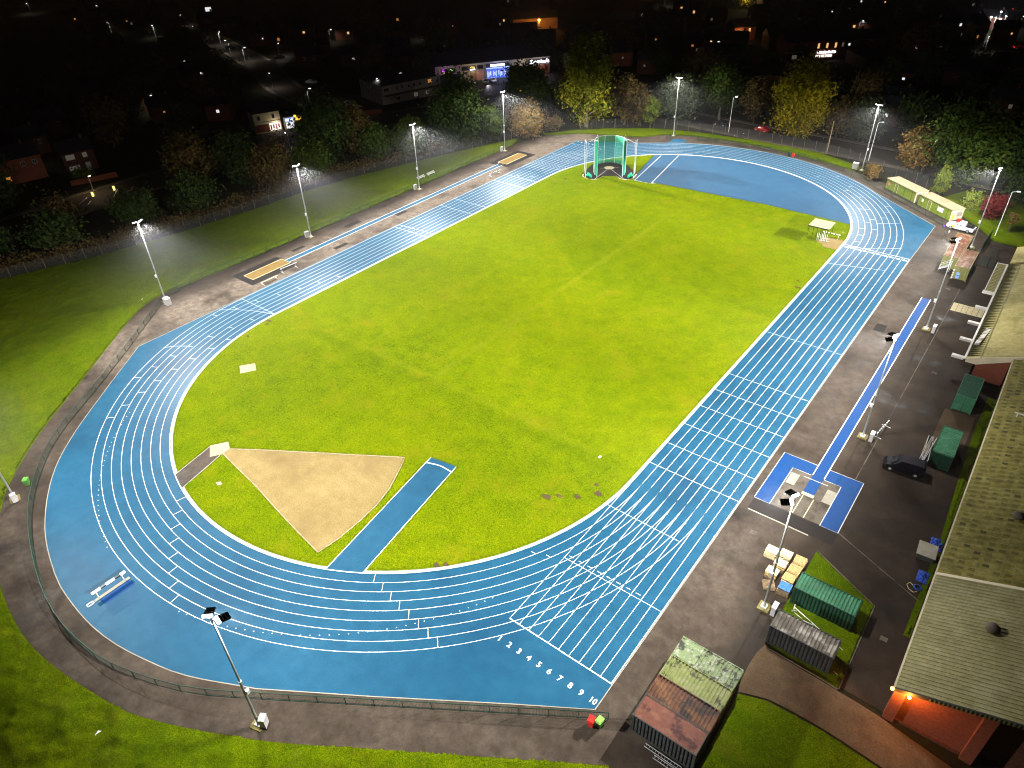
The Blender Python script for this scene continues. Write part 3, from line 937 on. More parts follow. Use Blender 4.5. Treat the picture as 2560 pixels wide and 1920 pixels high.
cp = struct(MB().prism(CAGE_PAD, 0.005, 0.03).build('cage_pad', 'asphalt_new'))
ribbon(spline([cage(4.6, 6.8), cage(6.6, 6.2), cage(8.5, 5.2), cage(8.5, 3.2), cage(6.6, 1.6)], 0.4), 0.26, 0.01, False, 0.05).build('pad_kerb', 'paint_yellowish', cp)
ribbon(spline([cage(4.8, -6.6), cage(6.6, -6.6), cage(8.5, -5.0), cage(8.5, -3.2), cage(6.6, -1.6)], 0.4), 0.26, 0.01, False, 0.05).build('pad_kerb', 'paint_yellowish', cp)
mb = MB(); mb.add([(0, 0, 0.036)] + [(1.25 * math.cos(2 * PI * k / 28), 1.25 * math.sin(2 * PI * k / 28), 0.036) for k in range(28)], [(0, 1 + k, 1 + (k + 1) % 28) for k in range(28)])
o = mb.build('throwing_circle', 'slab_pale', cp); o.location = (_cx, _cy, 0)
line([cage(0.3, -2.4), cage(0.3, -1.2)], 'circle_line', z=0.036, parent=cp); line([cage(-0.3, 1.2), cage(-0.3, 2.4)], 'circle_line', z=0.036, parent=cp)
line([cage(1.3, -0.5), cage(8.2, -3.6)], 'sector_line', z=0.036, parent=cp); line([cage(1.3, 0.5), cage(8.4, 3.6)], 'sector_line', z=0.036, parent=cp)
# bare spots and small concrete lids in the field
for x, y, r in ((34.2, -47.0, 0.5), (32.4, -49.0, 0.45), (29.4, -51.2, 0.6), (30.6, -50.2, 0.4), (25.6, -67.2, 0.35), (-35.2, -44.6, 0.5), (-34.6, -45.6, 0.3), (35.4, 19.0, 0.5), (34.5, 21.6, 0.3), (-33.9, -49.9, 0.35), (26.4, -66.5, 0.3), (-0.2, -72.8, 0.0), (33.2, -45.8, 0.3), (-31.6, 42.5, 0.5), (31.0, -38.2, 0.0)):
    if r:
        pts = [(x + r * (1 + 0.3 * math.sin(3 * t + x)) * math.cos(t), y + 0.7 * r * (1 + 0.3 * math.cos(2 * t + y)) * math.sin(t)) for t in np.linspace(0, 2 * PI, 11)[:-1]]
        struct(MB().prism(pts, 0.01, 0.10).build('bare_patch', 'dirt'))
struct(MB().prism([(34.2, 47.3), (35.1, 47.3), (35.1, 48.0), (34.2, 48.0)], 0.01, 0.10).build('drain_cover', 'concrete'))
struct(MB().prism([(-6.6, -74.2), (-5.9, -74.4), (-5.6, -73.9), (-6.2, -73.7)], 0.01, 0.10).build('drain_cover', 'concrete'))

# ------------------------------------------------------------------ runways and pits
def pit(name, x0, x1, y0, y1, mx0, mx1, my0, my1):
    m_ = struct(flat(name, rect(mx0, mx1, my0, my1), 'asphalt_new', 0.014))
    flat('sand', rect(x0, x1, y0, y1), 'sand_gold', 0.024, parent=m_)
    ribbon(rect(x0, x1, y0, y1), 0.16, 0.012, True, 0.04).build('pit_edging', 'timber_pale', m_)
    return m_
pit('long_jump_pit', -54.0, -51.1, -36.6, -27.6, -55.9, -49.1, -38.1, -27.5)
pit('long_jump_pit', -53.9, -51.0, 43.3, 52.2, -55.6, -49.2, 41.6, 54.0)
lj = struct(flat('long_jump_runway', rect(-52.95, -51.55, -27.5, 42.6), 'track', 0.014))
for x in (-52.95, -51.55):
    line([(x, -27.5), (x, 42.6)], 'runway_line', w=0.12, z=0.022, parent=lj)
pv = struct(flat('pole_vault_runway', rect(54.25, 55.6, -31.9, 27.6), 'runway_blue', 0.018))
for x in (54.22, 55.63):
    line([(x, -28.3), (x, 27.6)], 'runway_line', w=0.12, z=0.026, parent=pv)
line([(53.4, -29.2), (56.4, -29.2)], 'zero_line', w=0.06, z=0.026, parent=pv)
MB().box(54.2, 55.65, -32.4, -31.9, 0.01, 0.03).build('planting_box', 'timber_pale', pv)
flat('bed_surround', [(49.85, -36.3), (51.76, -36.3), (51.76, -28.45), (54.2, -28.45), (54.2, -26.2), (49.85, -26.2)], 'runway_blue', 0.016, parent=pv)
flat('bed_surround', [(55.65, -26.2), (55.65, -28.45), (57.75, -28.45), (57.75, -36.3), (59.8, -36.3), (59.8, -26.2)], 'runway_blue', 0.016, parent=pv)
for pth in ([(49.85, -36.3), (49.85, -26.2), (54.2, -26.2)], [(55.65, -26.2), (59.8, -26.2), (59.8, -36.3), (57.75, -36.3), (57.75, -28.45), (55.7, -28.45)], [(54.1, -28.45), (51.76, -28.45), (51.76, -36.3), (49.85, -36.3)]):
    ribbon(pth, 0.10, 0.02, False, 0.012).build('surround_edging', 'kerb_grey', pv)
struct(flat('bed_floor', rect(51.8, 57.7, -36.2, -28.5), 'concrete_dark', 0.010))
struct(flat('new_asphalt_strip', rect(49.9, 59.9, -38.45, -36.35), 'asphalt_new', 0.010))
ribbon([(50.0, -38.55), (53.6, -38.55), (57.2, -38.6)], 0.18, 0.006, False, 0.02).build('strip_edging', 'concrete', None)
struct(bpy.data.objects['strip_edging'])
for x0, x1, y0, y1 in ((51.95, 53.0, -31.6, -29.4), (56.6, 57.7, -32.4, -29.9)):
    o = MB().box(x0, x1, y0, y1, 0.012, 0.10).build('upright_base', 'concrete')
    tag(o, 'pale square board beside the pole vault runway, on the ' + ('track side' if x0 < 54 else 'yard side'), 'board')
for x in (55.9, 57.2):
    o = ribbon([(x - 1.4 + 0.0, -36.2), (x - 1.4, -32.6)], 0.10, 0.012, False, 0.02).build('bed_rail', 'timber_pale', None)
    struct(o)
# yard markings and kerbs
o = ribbon([(58.75, -26.0), (58.85, 0.0), (58.9, 34.6)], 0.10, 0.004, False, 0.012).build('yard_line', 'concrete_dark'); struct(o)
o = ribbon([(59.85, -36.2), (66.0, -39.2), (69.4, -40.8)], 0.14, 0.004, False, 0.03).build('yard_kerb', 'concrete_dark'); struct(o)
slabs = struct(flat('slab_path', rect(59.0, 63.9, 25.6, 28.9), 'concrete_dark', 0.010))
sm = MB().box(-0.37, 0.37, -0.37, 0.37, 0, 0.03).mesh('paving_slab', 'slab_pale')
for i in range(6):
    for j in range(4):
        obj('paving_slab', sm, slabs, (59.45 + i * 0.8 + random.uniform(-.01, .01), 26.05 + j * 0.8, 0.012 + random.uniform(0, 0.012)), random.uniform(-0.01, 0.01))
for x, y in ((61.8, -46.2), (67.8, -47.6), (52.0, -41.8), (61.2, 4.2), (57.2, 33.6)):
    struct(MB().box(x - .35, x + .35, y - .3, y + .3, 0.004, 0.014).build('manhole_cover', 'concrete_dark'))
# slightly different asphalt near the dirt road and yard
dirt = struct(flat('dirt_road', spline([(58.7, -55.15), (62.0, -55.6), (65.9, -55.85), (69.8, -56.15), (76.0, -57.2), (88.0, -58.6), (100.0, -60.0), (100.0, -66.0), (88.0, -64.0), (76.0, -61.2), (71.2, -60.7), (66.0, -60.3), (61.1, -60.5), (58.6, -61.4)], 1.5, True), 'dirt', 0.006))
lawn('verge_lawn', [(58.7, -61.6), (61.1, -60.7), (66.0, -60.5), (71.2, -60.9), (76.0, -61.4), (90.0, -64.6), (90.0, -90.0), (58.7, -90.0)], 'grass_rough', 0.3, 0.10, z=0.006, seed=21, lump=0.06)
YARDGRASS = [(58.75, -40.3), (66.0, -44.2), (66.0, -52.8), (65.85, -55.6), (59.1, -55.3), (58.55, -49.4), (58.75, -43.3)]
lawn('container_lawn', YARDGRASS, 'grass_rough', 0.28, 0.12, z=0.010, seed=22, lump=0.08)
for a, b in (((58.75, -40.3), (66.0, -44.2)), ((66.0, -44.2), (65.95, -55.7)), ((59.1, -55.4), (65.9, -55.75))):
    struct(ribbon([a, b], 0.12, 0.004, False, 0.09).build('lawn_kerb', 'concrete_dark'))
lawn('wall_strip_lawn', [(69.2, -46.0), (69.8, -46.0), (69.8, 2.0), (68.7, 2.0), (68.6, -8.0), (69.0, -22.0), (69.3, -30.0)], 'grass_rough', 0.3, 0.12, z=0.008, seed=23, lump=0.08)
struct(flat('bare_dirt', rect(64.4, 68.2, -12.0, -4.2), 'dirt', 0.006))

# grass banks outside the path: rough and clumpy at the near side
lawn('grass_bank', [(52.6, -74.5), (60, -90), (45, -105), (10, -120), (-40, -122), (-75, -100), (-96.5, -72.0), (-93.0, -64.0), (-88.5, -51.0), (-84.5, -34.0), (-81.5, -14.0), (-80.8, 0.0), (-78.0, 14.0), (-73.8, 29.0), (-69.5, 43.0), (-64.4, 57.2), (-62.0, 63.0), (-59.7, 57.2), (-59.3, 48.0), (-59.2, 0.0), (-59.6, -38.0)] + NEAR_EDGE[::-1], 'grass_bank', 0.27, 0.12, z=-0.012, seed=31, lump=0.34, fade=(-52.0, -30.0))
# far verge between the perimeter fence and the boundary
lawn('far_verge', [(-59.0, 70.5), (-56.6, 69.8), (-49.3, 76.7), (-40.0, 80.2), (-32.6, 82.8), (-28.6, 88.2), (-21.0, 91.5), (-10.0, 92.8), (0.8, 92.8), (11.0, 90.8), (25.2, 86.6), (26.5, 90.0), (15.0, 95.5), (0.0, 96.6), (-10.0, 96.4), (-21.0, 95.6), (-34.2, 92.0), (-44.0, 86.0), (-52.0, 79.0)], 'grass_bank', 0.35, 0.12, z=-0.012, seed=33, lump=0.06)
lawn('far_lawn', [(46.0, 78.0), (52.6, 70.2), (57.2, 64.6), (60.2, 60.0), (66.0, 59.2), (84.0, 57.4), (84.0, 78.0), (62.0, 86.0), (50.0, 86.0)], 'grass_bank', 0.4, 0.12, z=-0.012, seed=34, lump=0.06)

# ------------------------------------------------------------------ roads beyond the fence
ROAD = spline([(-118, -140), (-119.5, -80), (-121.5, -38), (-121.0, -10), (-117.5, 18), (-113, 45), (-104, 74), (-90, 98), (-72, 108), (-50, 109.5), (-30, 107), (-8, 104.6), (14, 103.6), (34, 101), (60, 97), (110, 92)], 3.0)
struct(ribbon(ROAD, 11.5, -0.03).build('main_road', 'road'))
for s in (-6.6, 6.6):
    P = np.array(ROAD); d = np.gradient(P, axis=0); d /= np.linalg.norm(d, axis=1)[:, None]
    off = P + np.stack([-d[:, 1], d[:, 0]], 1) * s
    struct(ribbon([tuple(p) for p in off], 1.8, -0.03, False, 0.10).build('pavement', 'concrete_dark'))
DIAG = spline([(-112, 45), (-128, 51), (-148, 58.5), (-175, 66), (-207, 81), (-240, 95), (-262, 102), (-290, 111), (-320, 122), (-352, 138), (-400, 160), (-520, 210)], 4.0)
struct(ribbon(DIAG, 10.5, -0.026).build('side_road', 'road'))
struct(ribbon(spline([(-205, 84), (-216, 96), (-228, 112), (-236, 124)], 3.0), 7.0, -0.022).build('side_road', 'road'))
for s in (-5.9, 5.9):
    P = np.array(DIAG); d = np.gradient(P, axis=0); d /= np.linalg.norm(d, axis=1)[:, None]
    off = P + np.stack([-d[:, 1], d[:, 0]], 1) * s
    struct(ribbon([tuple(p) for p in off if p[0] < -122], 1.6, -0.03, False, 0.10).build('pavement', 'concrete_dark'))
struct(flat('shop_forecourt', [(-110.5, 5), (-116.5, 4), (-131.5, 14), (-131.5, 40), (-116, 38)], 'road', -0.02))
struct(flat('retail_car_park', [(-100, 84), (-121, 84), (-128, 99.5), (-101, 136), (-86, 118), (-92, 103)], 'road', -0.02))
struct(flat('block_car_park', [(-115, 60), (-123, 52.5), (-150, 62), (-143, 76), (-124, 68)], 'road', -0.02))
struct(flat('far_car_park', [(-150, 250), (-118, 256), (-108, 285), (-120, 318), (-165, 318)], 'road', -0.02))
struct(flat('works_yard', [(-170, 190), (-140, 192), (-136, 212), (-168, 214)], 'road', -0.02))
struct(ribbon(spline([(-60, 170), (-40, 195), (-14, 212), (8, 228), (26, 248), (60, 262), (120, 280)], 4.0), 9.0, -0.022).build('side_road', 'road'))
struct(ribbon(spline([(26, 248), (34, 238), (48, 232)], 3.0), 7.0, -0.018).build('side_road', 'road'))
struct(ribbon(spline([(0, 335), (20, 362), (60, 380)], 4.0), 9.0, -0.018).build('side_road', 'road'))
for i in range(5):
    x, y = -113.9 + 0.75 * i, 9.0 + 3.2 * i
    struct(ribbon([(-114.9 + 0.75 * i, 9.6 + 2.65 * i), (-119.8 + 0.5 * i, 14.6 + 2.7 * i)], 0.22, -0.012).build('bay_line', 'white_worn'))
for a, b in (((-121.5, -36.8), (-124.4, -33.3)), ((-119.4, -35.6), (-121.4, -33.8)), ((-119.2, -29.2), (-123.6, -25.8)), ((-119.2, -29.2), (-119.8, -24.4)), ((-119.8, -24.4), (-121.8, -22.6))):
    struct(ribbon([a, b], 0.22, -0.018).build('road_line', 'white_worn'))
for i in range(9):
    k = 30 + i * 7
    if k + 1 < len(DIAG):
        struct(ribbon([DIAG[k], DIAG[k + 1]], 0.25, -0.016).build('road_line', 'white_worn'))
lawn('road_verge', [(-110.5, -60), (-95.5, -70), (-93.5, -63), (-85.5, -34), (-82, -14), (-81.2, 0), (-78.4, 14), (-74, 29), (-69.8, 43.5), (-64, 60), (-58, 72), (-52, 80), (-44, 87), (-34, 93.5), (-34, 99.5), (-52, 101), (-70, 98), (-80, 90), (-94, 70), (-104, 42), (-109, 15), (-112.5, -12), (-112.5, -40)], 'dark_earth', 0.6, 0.2, z=-0.02, seed=41, lump=0.15)
# ------------------------------------------------------------------ floodlight masts
def make_mast(label, x, y, face, cab=None, plinth=True, heads=(-26, 26), spk=1):
    """face: direction (degrees, world) the lamps look; the mast's local +y turns that way"""
    H = 15.7
    rz = rad(face - 90)
    t = thing('floodlight_mast', label, 'floodlight', (x, y, 0), rz, 'floodlight masts around the track')
    if plinth:
        MB().box(-0.62, 0.62, -0.6, 0.55, 0.0, 0.16).build('plinth', 'concrete_mossy', t)
    MB().box(-0.30, 0.30, -0.30, 0.30, 0.16, 0.30).tube((0, 0, 0.3), (0, 0, 1.0), 0.16, 0.13, 10).build('base_flange', 'steel_white', t)
    pm = MB()
    zs = [0.3, 2.0, 5.0, 9.0, 13.0, H]
    for a, b in zip(zs[:-1], zs[1:]):
        pm.tube((0, 0, a), (0, 0, b), 0.135 - 0.0042 * a, 0.135 - 0.0042 * b, 12, cap=False)
    pm.tube((0, 0, 6.9), (0, 0, 7.05), 0.16, 0.16, 12)
    pm.build('pole', 'mast_grey', t, True)
    MB().box(0.10 * spk, 0.36 * spk, -0.05, 0.30, 5.15, 5.65).box(0.02 * spk, 0.30 * spk, 0.08, 0.14, 5.3, 5.5).build('loudspeaker', 'white_paint', t)
    MB().tube((-0.55, 0.0, H - 0.1), (0.55, 0.0, H - 0.1), 0.06, n=8).tube((0, 0, H - 0.3), (0, 0, H + 0.05), 0.10, n=10).build('crossarm', 'steel_white', t)
    for yaw in heads:
        sx = 0.55 if yaw > 0 else -0.55
        hd = bpy.data.objects.new('lamp_head', None)
        C.objects.link(hd); hd.parent = t
        hd.location = (sx * .9, 0.05, H - 0.02); hd.scale = (.84, .84, .84); hd.rotation_euler = (rad(-12), 0, rad(-yaw))
        m = MB()
        prof = [(-0.16, 0.0), (-0.10, 0.17), (0.08, 0.20), (0.20, 0.12), (0.20, -0.02), (0.0, -0.06)]
        vs = [(-0.46, p[0], p[1]) for p in prof] + [(0.46, p[0], p[1]) for p in prof]
        n = len(prof)
        m.add(vs, [(i, (i + 1) % n, n + (i + 1) % n, n + i) for i in range(n)] + [tuple(range(n))[::-1], tuple(range(n, 2 * n))])
        m.build('lamp_housing', 'flood_back', hd)
        v = MB().box(-0.42, 0.42, 0.20, 1.12, 0.10, 0.14).box(-0.44, -0.42, 0.20, 1.12, -0.06, 0.14).box(0.42, 0.44, 0.20, 1.12, -0.06, 0.14).box(-0.42, 0.42, 1.12, 1.15, 0.02, 0.14)
        vo = v.build('visor', 'black', hd)
        for yy in (0.46, 0.80):
            MB().box(-0.40, 0.40, yy, yy + 0.035, 0.145, 0.16).build('visor_rib', 'white_worn', hd)
        MB().box(-0.38, 0.38, 0.22, 0.98, 0.05, 0.07).build('lens', 'flood_glass', hd)
    for sx in (-0.75, 0.75):
        a = lamp('POINT', FLOOD, (sx, 0.75, H - 0.42), t, (1.0, 0.97, 0.93), 0.14, 'flood_light')
        if abs(y) > 80:
            flood_web(a.data, H - 0.4, 62.0, 34.0, 0.62, 0.58)
        else:
            flood_web(a.data, H - 0.4, 118.0, 27.0, 0.75, 0.58)
    return t

def cabinet(label, x, y, sx, sy, h, rz=0.0):
    t = thing('control_cabinet', label, 'cabinet', (x, y, 0), rz, 'control cabinets beside the masts')
    MB().box(-sx / 2, sx / 2, -sy / 2, sy / 2, 0.02, h).box(-sx / 2 - .03, sx / 2 + .03, -sy / 2 - .03, sy / 2 + .03, h, h + 0.05).build('cabinet_body', 'cabinet_white', t)
    MB().box(-sx / 2 - 0.012, -sx / 2, -sy / 2 + .05, sy / 2 - .05, 0.15, h - 0.1).build('cabinet_door', 'steel', t)
    return t

MASTS = [
    ('grey floodlight mast on the left grass edge nearest the camera, by the fence corner', -57.2, -51.4, 0, 1),
    ('grey floodlight mast beside the long jump runway, second along the back straight', -57.4, -17.1, 0, 1),
    ('grey floodlight mast with a white bench at its foot, third along the back straight', -57.5, 16.8, 0, 1),
    ('grey floodlight mast beside the far long jump pit, last along the back straight', -58.1, 51.6, 0, 1),
    ('grey floodlight mast behind the far bend, by the small blue exit pad', -25.5, 88.6, 285, 1),
    ('grey floodlight mast behind the far bend, by the white cabinet and orange bush', 26.8, 87.6, 255, -1),
    ('grey floodlight mast standing behind the rusty roofed cabins at the far yard', 57.1, 54.2, 180, -1),
    ('grey floodlight mast in the yard at the top end of the blue pole vault runway', 57.3, 16.7, 180, -1),
    ('grey floodlight mast in the yard beside the striped barrier, over the pole vault runway', 57.0, -17.1, 180, -1),
    ('grey floodlight mast in the yard among the pallet stacks', 56.9, -51.0, 180, -1),
    ('grey floodlight mast on the near path in front of the near bend', 25.0, -90.5, 105, 1),
    ('grey floodlight mast cut off by the left edge of the picture, by the green bin', -24.9, -91.2, 75, 1),
]
for lb, x, y, fc, sp in MASTS:
    make_mast(lb, x, y, fc, spk=sp)
cabinet('white control cabinet at the foot of the leftmost back straight mast', -55.9, -51.7, 1.2, 0.9, 1.3)
cabinet('small white cabinet at the foot of the mast beside the long jump runway', -58.3, -17.4, 0.5, 0.9, 1.2)
cabinet('small white cabinet at the foot of the mast with the bench', -58.4, 16.3, 0.5, 0.8, 1.2)
cabinet('small white cabinet at the foot of the mast by the far sand pit', -58.9, 51.2, 0.5, 0.8, 1.2)
cabinet('pale cabinet with a green end behind the far bend, left of the mast', 25.0, 87.9, 1.3, 0.9, 1.6)
cabinet('grey cabinet beside the mast at the top of the pole vault runway', 58.4, 16.4, 0.45, 0.9, 1.25)
cabinet('grey cabinet beside the mast near the striped barrier', 58.1, -17.2, 0.45, 0.9, 1.25)
cabinet('white topped cabinet beside the mast among the pallets', 57.95, -51.1, 0.42, 0.95, 1.25)
cabinet('white cabinet at the foot of the near path mast', 25.5, -90.2, 0.5, 0.75, 1.3, rad(35))
cabinet('small grey cabinet at the foot of the leftmost near mast', -24.5, -91.3, 0.5, 0.6, 1.2, rad(-15))

# ------------------------------------------------------------------ fences
def rail_fence(label, path, step=2.72, h=1.15):
    """green perimeter fence: posts, top and bottom rail per bay, fine upright bars"""
    t = thing('perimeter_fence', label, 'fence', (0, 0, 0), 0, 'green perimeter fence')
    P = [np.array(p, float) for p in path]
    seg = [np.linalg.norm(b - a) for a, b in zip(P[:-1], P[1:])]
    tot = sum(seg); n = max(1, round(tot / step))
    pts = []
    for i in range(n + 1):
        d = tot * i / n
        k = 0
        while k < len(seg) - 1 and d > seg[k]:
            d -= seg[k]; k += 1
        pts.append(P[k] + (P[k + 1] - P[k]) * min(1, d / seg[k]))
    pm = MB().box(-0.035, 0.035, -0.035, 0.035, 0, h + 0.03).mesh('post', 'fence_green')
    for p in pts:
        obj('post', pm, t, (p[0], p[1], 0))
    bars = MB()
    for a, b in zip(pts[:-1], pts[1:]):
        L = np.linalg.norm(b - a); d = (b - a) / L
        MB().tube((*a, h), (*b, h), 0.045, n=6).build('top_rail', 'fence_green', t)
        MB().tube((*a, 0.14), (*b, 0.14), 0.03, n=6).build('bottom_rail', 'fence_green', t)
        nb = int(L / 0.13)
        for i in range(1, nb):
            q = a + d * L * i / nb
            bars.box(q[0] - 0.007, q[0] + 0.007, q[1] - 0.007, q[1] + 0.007, 0.14, h)
    o = bars.build('upright_bars', 'fence_green', t); o['kind'] = 'stuff'
    return t
NEARF = [(50.3, -71.0), (43.1, -76.0), (32.9, -82.5), (22.8, -89.1), (18.4, -91.9), (14.0, -94.0), (7.5, -96.0), (0.7, -96.5), (-4.0, -96.1), (-9.0, -95.1), (-17.0, -92.6), (-24.0, -89.3), (-30.6, -84.5), (-35.3, -79.5), (-41.0, -71.9), (-46.3, -65.2), (-57.0, -52.3)]
rail_fence('low green railing curving round the near bend beside the path', [NEARF[0]] + spline(NEARF[3:-3], 2.0) + NEARF[-3:])
BACKF = [(-58.6, -50.6), (-60.0, -42.0), (-59.3, -30.0), (-59.2, 0.0), (-59.2, 30.0), (-59.4, 50.0), (-59.6, 57.0)]
rail_fence('low dark railing along the grass bank behind the back straight', BACKF, 2.9)
FARF = [(50.2, 62.6), (44.3, 68.0), (38.4, 72.8), (33.6, 77.0), (28.8, 80.6), (20.0, 86.0), (8.0, 90.2), (1.7, 90.4), (-8.0, 90.0), (-18.0, 88.6)]
rail_fence('low green railing curving round the far bend in front of the cabins', FARF, 2.9, 1.2)
rail_fence('short dark railing beside the water jump exit on the far bend', [(-24.6, 88.0), (-25.4, 84.0)], 2.0, 1.2)

def mesh_fence(label, path, h, step=3.0, name='boundary_fence'):
    t = thing(name, label, 'fence', (0, 0, 0), 0, 'wire boundary fences')
    pm = MB().box(-0.06, 0.06, -0.06, 0.06, -0.05, h + 0.12).mesh('post', 'concrete_dark')
    P = spline(path, step)
    keep = [P[0]]
    for p in P[1:]:
        if math.dist(p, keep[-1]) > step * 0.85:
            keep.append(p)
    for p in keep:
        obj('post', pm, t, (p[0], p[1], 0))
    for a, b in zip(keep[:-1], keep[1:]):
        d = Vector((b[0] - a[0], b[1] - a[1], 0)).normalized(); nn = Vector((-d.y, d.x, 0)) * 0.008
        m = MB()
        A, B = Vector((*a, 0.0)), Vector((*b, 0.0))
        up = Vector((0, 0, h))
        m.add([A - nn, B - nn, B - nn + up, A - nn + up, A + nn, B + nn, B + nn + up, A + nn + up], [(0, 1, 2, 3), (7, 6, 5, 4), (3, 2, 6, 7)])
        m.build('wire_panel', 'mesh_fence', t)
    return t
mesh_fence('grey wire boundary fence under the trees behind the left bank', [(-95.5, -72), (-93.2, -64.0), (-88.7, -51.0), (-84.7, -34.0), (-81.7, -14.0), (-81.0, 0.0), (-78.2, 14.0), (-74.0, 29.0), (-69.6, 43.0), (-64.6, 57.2), (-60.0, 68.0)], 2.2)
mesh_fence('pale wire boundary fence along the road behind the far bend', [(-52.0, 80.5), (-44.0, 87.0), (-34.2, 93.0), (-21.0, 96.0), (-10.0, 97.0), (0.0, 97.3), (15.0, 96.4), (27.0, 91.8), (34.5, 88.4), (45.0, 82.0)], 2.5)

# ------------------------------------------------------------------ hammer cage
def make_cage():
    ang = math.atan2(uy, ux)
    t = thing('hammer_cage', 'green netted hammer cage with white posts at the far end of the field', 'throwing cage', (_cx, _cy, 0), ang)
    # local: +x to the mouth, +y to the left of it
    ring = [(6.6, -3.15), (3.6, -4.0), (0.8, -3.9), (-2.2, -3.3), (-4.0, -1.35), (-4.0, 1.35), (-2.2, 3.3), (0.8, 3.9), (3.6, 4.0), (6.6, 3.15)]
    hts = [9.0, 8.2, 7.6, 7.2, 7.1, 7.1, 7.2, 7.6, 8.2, 9.0]
    outer = [(7.3, -6.0), (4.4, -6.4), (4.4, 6.4), (7.3, 6.0)]
    for (x, y), h in zip(ring, hts):
        MB().tube((x, y, 0), (x * 1.0, y, h), 0.055, 0.045, 6).build('post', 'steel_white', t)
    for (x, y) in outer:
        MB().tube((x, y, 0), (x, y, 8.6), 0.06, 0.05, 6).tube((x, y, 0.05), (x + 0.5, y * 0.93, 8.5), 0.025, 0.025, 5).build('post', 'steel_white', t)
    for i in range(len(ring) - 1):
        a, b = ring[i], ring[i + 1]
        MB().tube((*a, hts[i]), (*b, hts[i + 1]), 0.035, n=5).build('top_rail', 'steel_white', t)
    for a, b, h in ((outer[0], ring[1], 8.5), (outer[1], ring[1], 8.4), (outer[2], ring[8], 8.4), (outer[3], ring[8], 8.5), (outer[0], outer[1], 8.6), (outer[2], outer[3], 8.6)):
        MB().tube((*a, h), (*b, h), 0.03, n=5).build('stay', 'steel_white', t)
    for s in (-1, 1):          # raised door frames with their tips
        MB().tube((6.6, s * 3.15, 8.9), (6.5, s * 3.3, 10.4), 0.045, n=5).tube((6.5, s * 3.3, 10.4), (5.6, s * 3.7, 9.3), 0.04, n=5).tube((5.6, s * 3.7, 9.3), (5.4, s * 3.8, 0.1), 0.04, n=5).build('door_frame', 'steel_white', t)
        m = MB()
        for k in range(6):      # gathered net hanging as a thick green column
            x = 6.5 - 0.18 * k; y = s * (3.2 + 0.10 * k)
            m.tube((x, y, 0.25), (x, y, 9.0 - 0.1 * k), 0.12 - 0.01 * k, 0.08, 7)
        m.build('gathered_net', 'green_net_solid', t)
        m = MB()
        m.ball((6.2, s * 5.2, 0.28), 0.75, 10, 6, sz=0.4)
        m.tube((5.0, s * 5.4, 0.3), (7.4, s * 4.6, 0.3), 0.30, 0.30, 8)
        m.build('folded_net', 'green_net_solid', t)
    for i in range(2, len(ring) - 3 + 0):
        a, b = Vector((*ring[i], 0.1)), Vector((*ring[i + 1], 0.1))
        h0, h1 = hts[i], hts[i + 1]
        m = MB(); nn = Vector((0, 0, 0.0))
        inn = Vector((-(b - a).y, (b - a).x, 0)).normalized() * 0.02
        m.add([a, b, b + Vector((0, 0, h1 - .2)), a + Vector((0, 0, h0 - .2)), a + inn, b + inn, b + inn + Vector((0, 0, h1 - .2)), a + inn + Vector((0, 0, h0 - .2))], [(0, 1, 2, 3), (7, 6, 5, 4)])
        m.build('net_panel', 'net_green', t)
        m = MB(); top = Vector((0, 0, 1.1))
        m.add([a - inn, b - inn, b - inn + top, a - inn + top], [(0, 1, 2, 3)])
        m.build('net_skirt', 'net_green', t)
        m = MB(); hh = h0 - 1.8
        m.add([a - inn + Vector((0, 0, hh)), b - inn + Vector((0, 0, h1 - 1.8)), b - inn + Vector((0, 0, h1 - .2)), a - inn + Vector((0, 0, h0 - .2))], [(0, 1, 2, 3)])
        m.build('net_valance', 'net_green', t)
    return t
make_cage()

# ------------------------------------------------------------------ shelter on the field and what stands by it
sh = thing('timing_shelter', 'flat white roofed shelter on thin dark legs inside the field', 'shelter', (31.1, 43.3, 0))
MB().box(-2.05, 2.05, -2.05, 2.05, 2.62, 2.74).box(-2.1, 2.1, -2.1, -2.0, 2.5, 2.7, 1).build('roof', ['slab_pale', 'black'], sh)
for i, (x, y) in enumerate(((-1.9, -1.95), (-0.9, -1.95), (-0.4, -1.0), (0.6, -1.95), (1.9, -1.95), (-1.9, 1.9), (1.9, 1.9), (0.2, 1.0))):
    MB().tube((x, y, 0), (x, y, 2.62), 0.045, n=6).build('leg', 'black', sh)
hp = thing('hurdle_heap', 'tangled heap of white hurdles stacked under the shelter', 'hurdle', (32.0, 42.0, 0), 0.3)
for k in range(7):
    x = -0.9 + 0.3 * k
    a = 0.25 * math.sin(k * 2.1)
    MB().tube((x, -0.6 + a, 0), (x, -0.6 + a, 1.0), 0.03, n=5).tube((x, 0.6 + a, 0), (x, 0.6 + a, 1.0), 0.03, n=5).box(x - .02, x + .02, -0.7 + a, 0.7 + a, 0.9, 1.05).tube((x, -0.6 + a, 0.03), (x + 0.7, -0.6 + a, 0.03), 0.025, n=5).tube((x, 0.6 + a, 0.03), (x + 0.7, 0.6 + a, 0.03), 0.025, n=5).build('hurdle_frame', 'steel_white', hp)

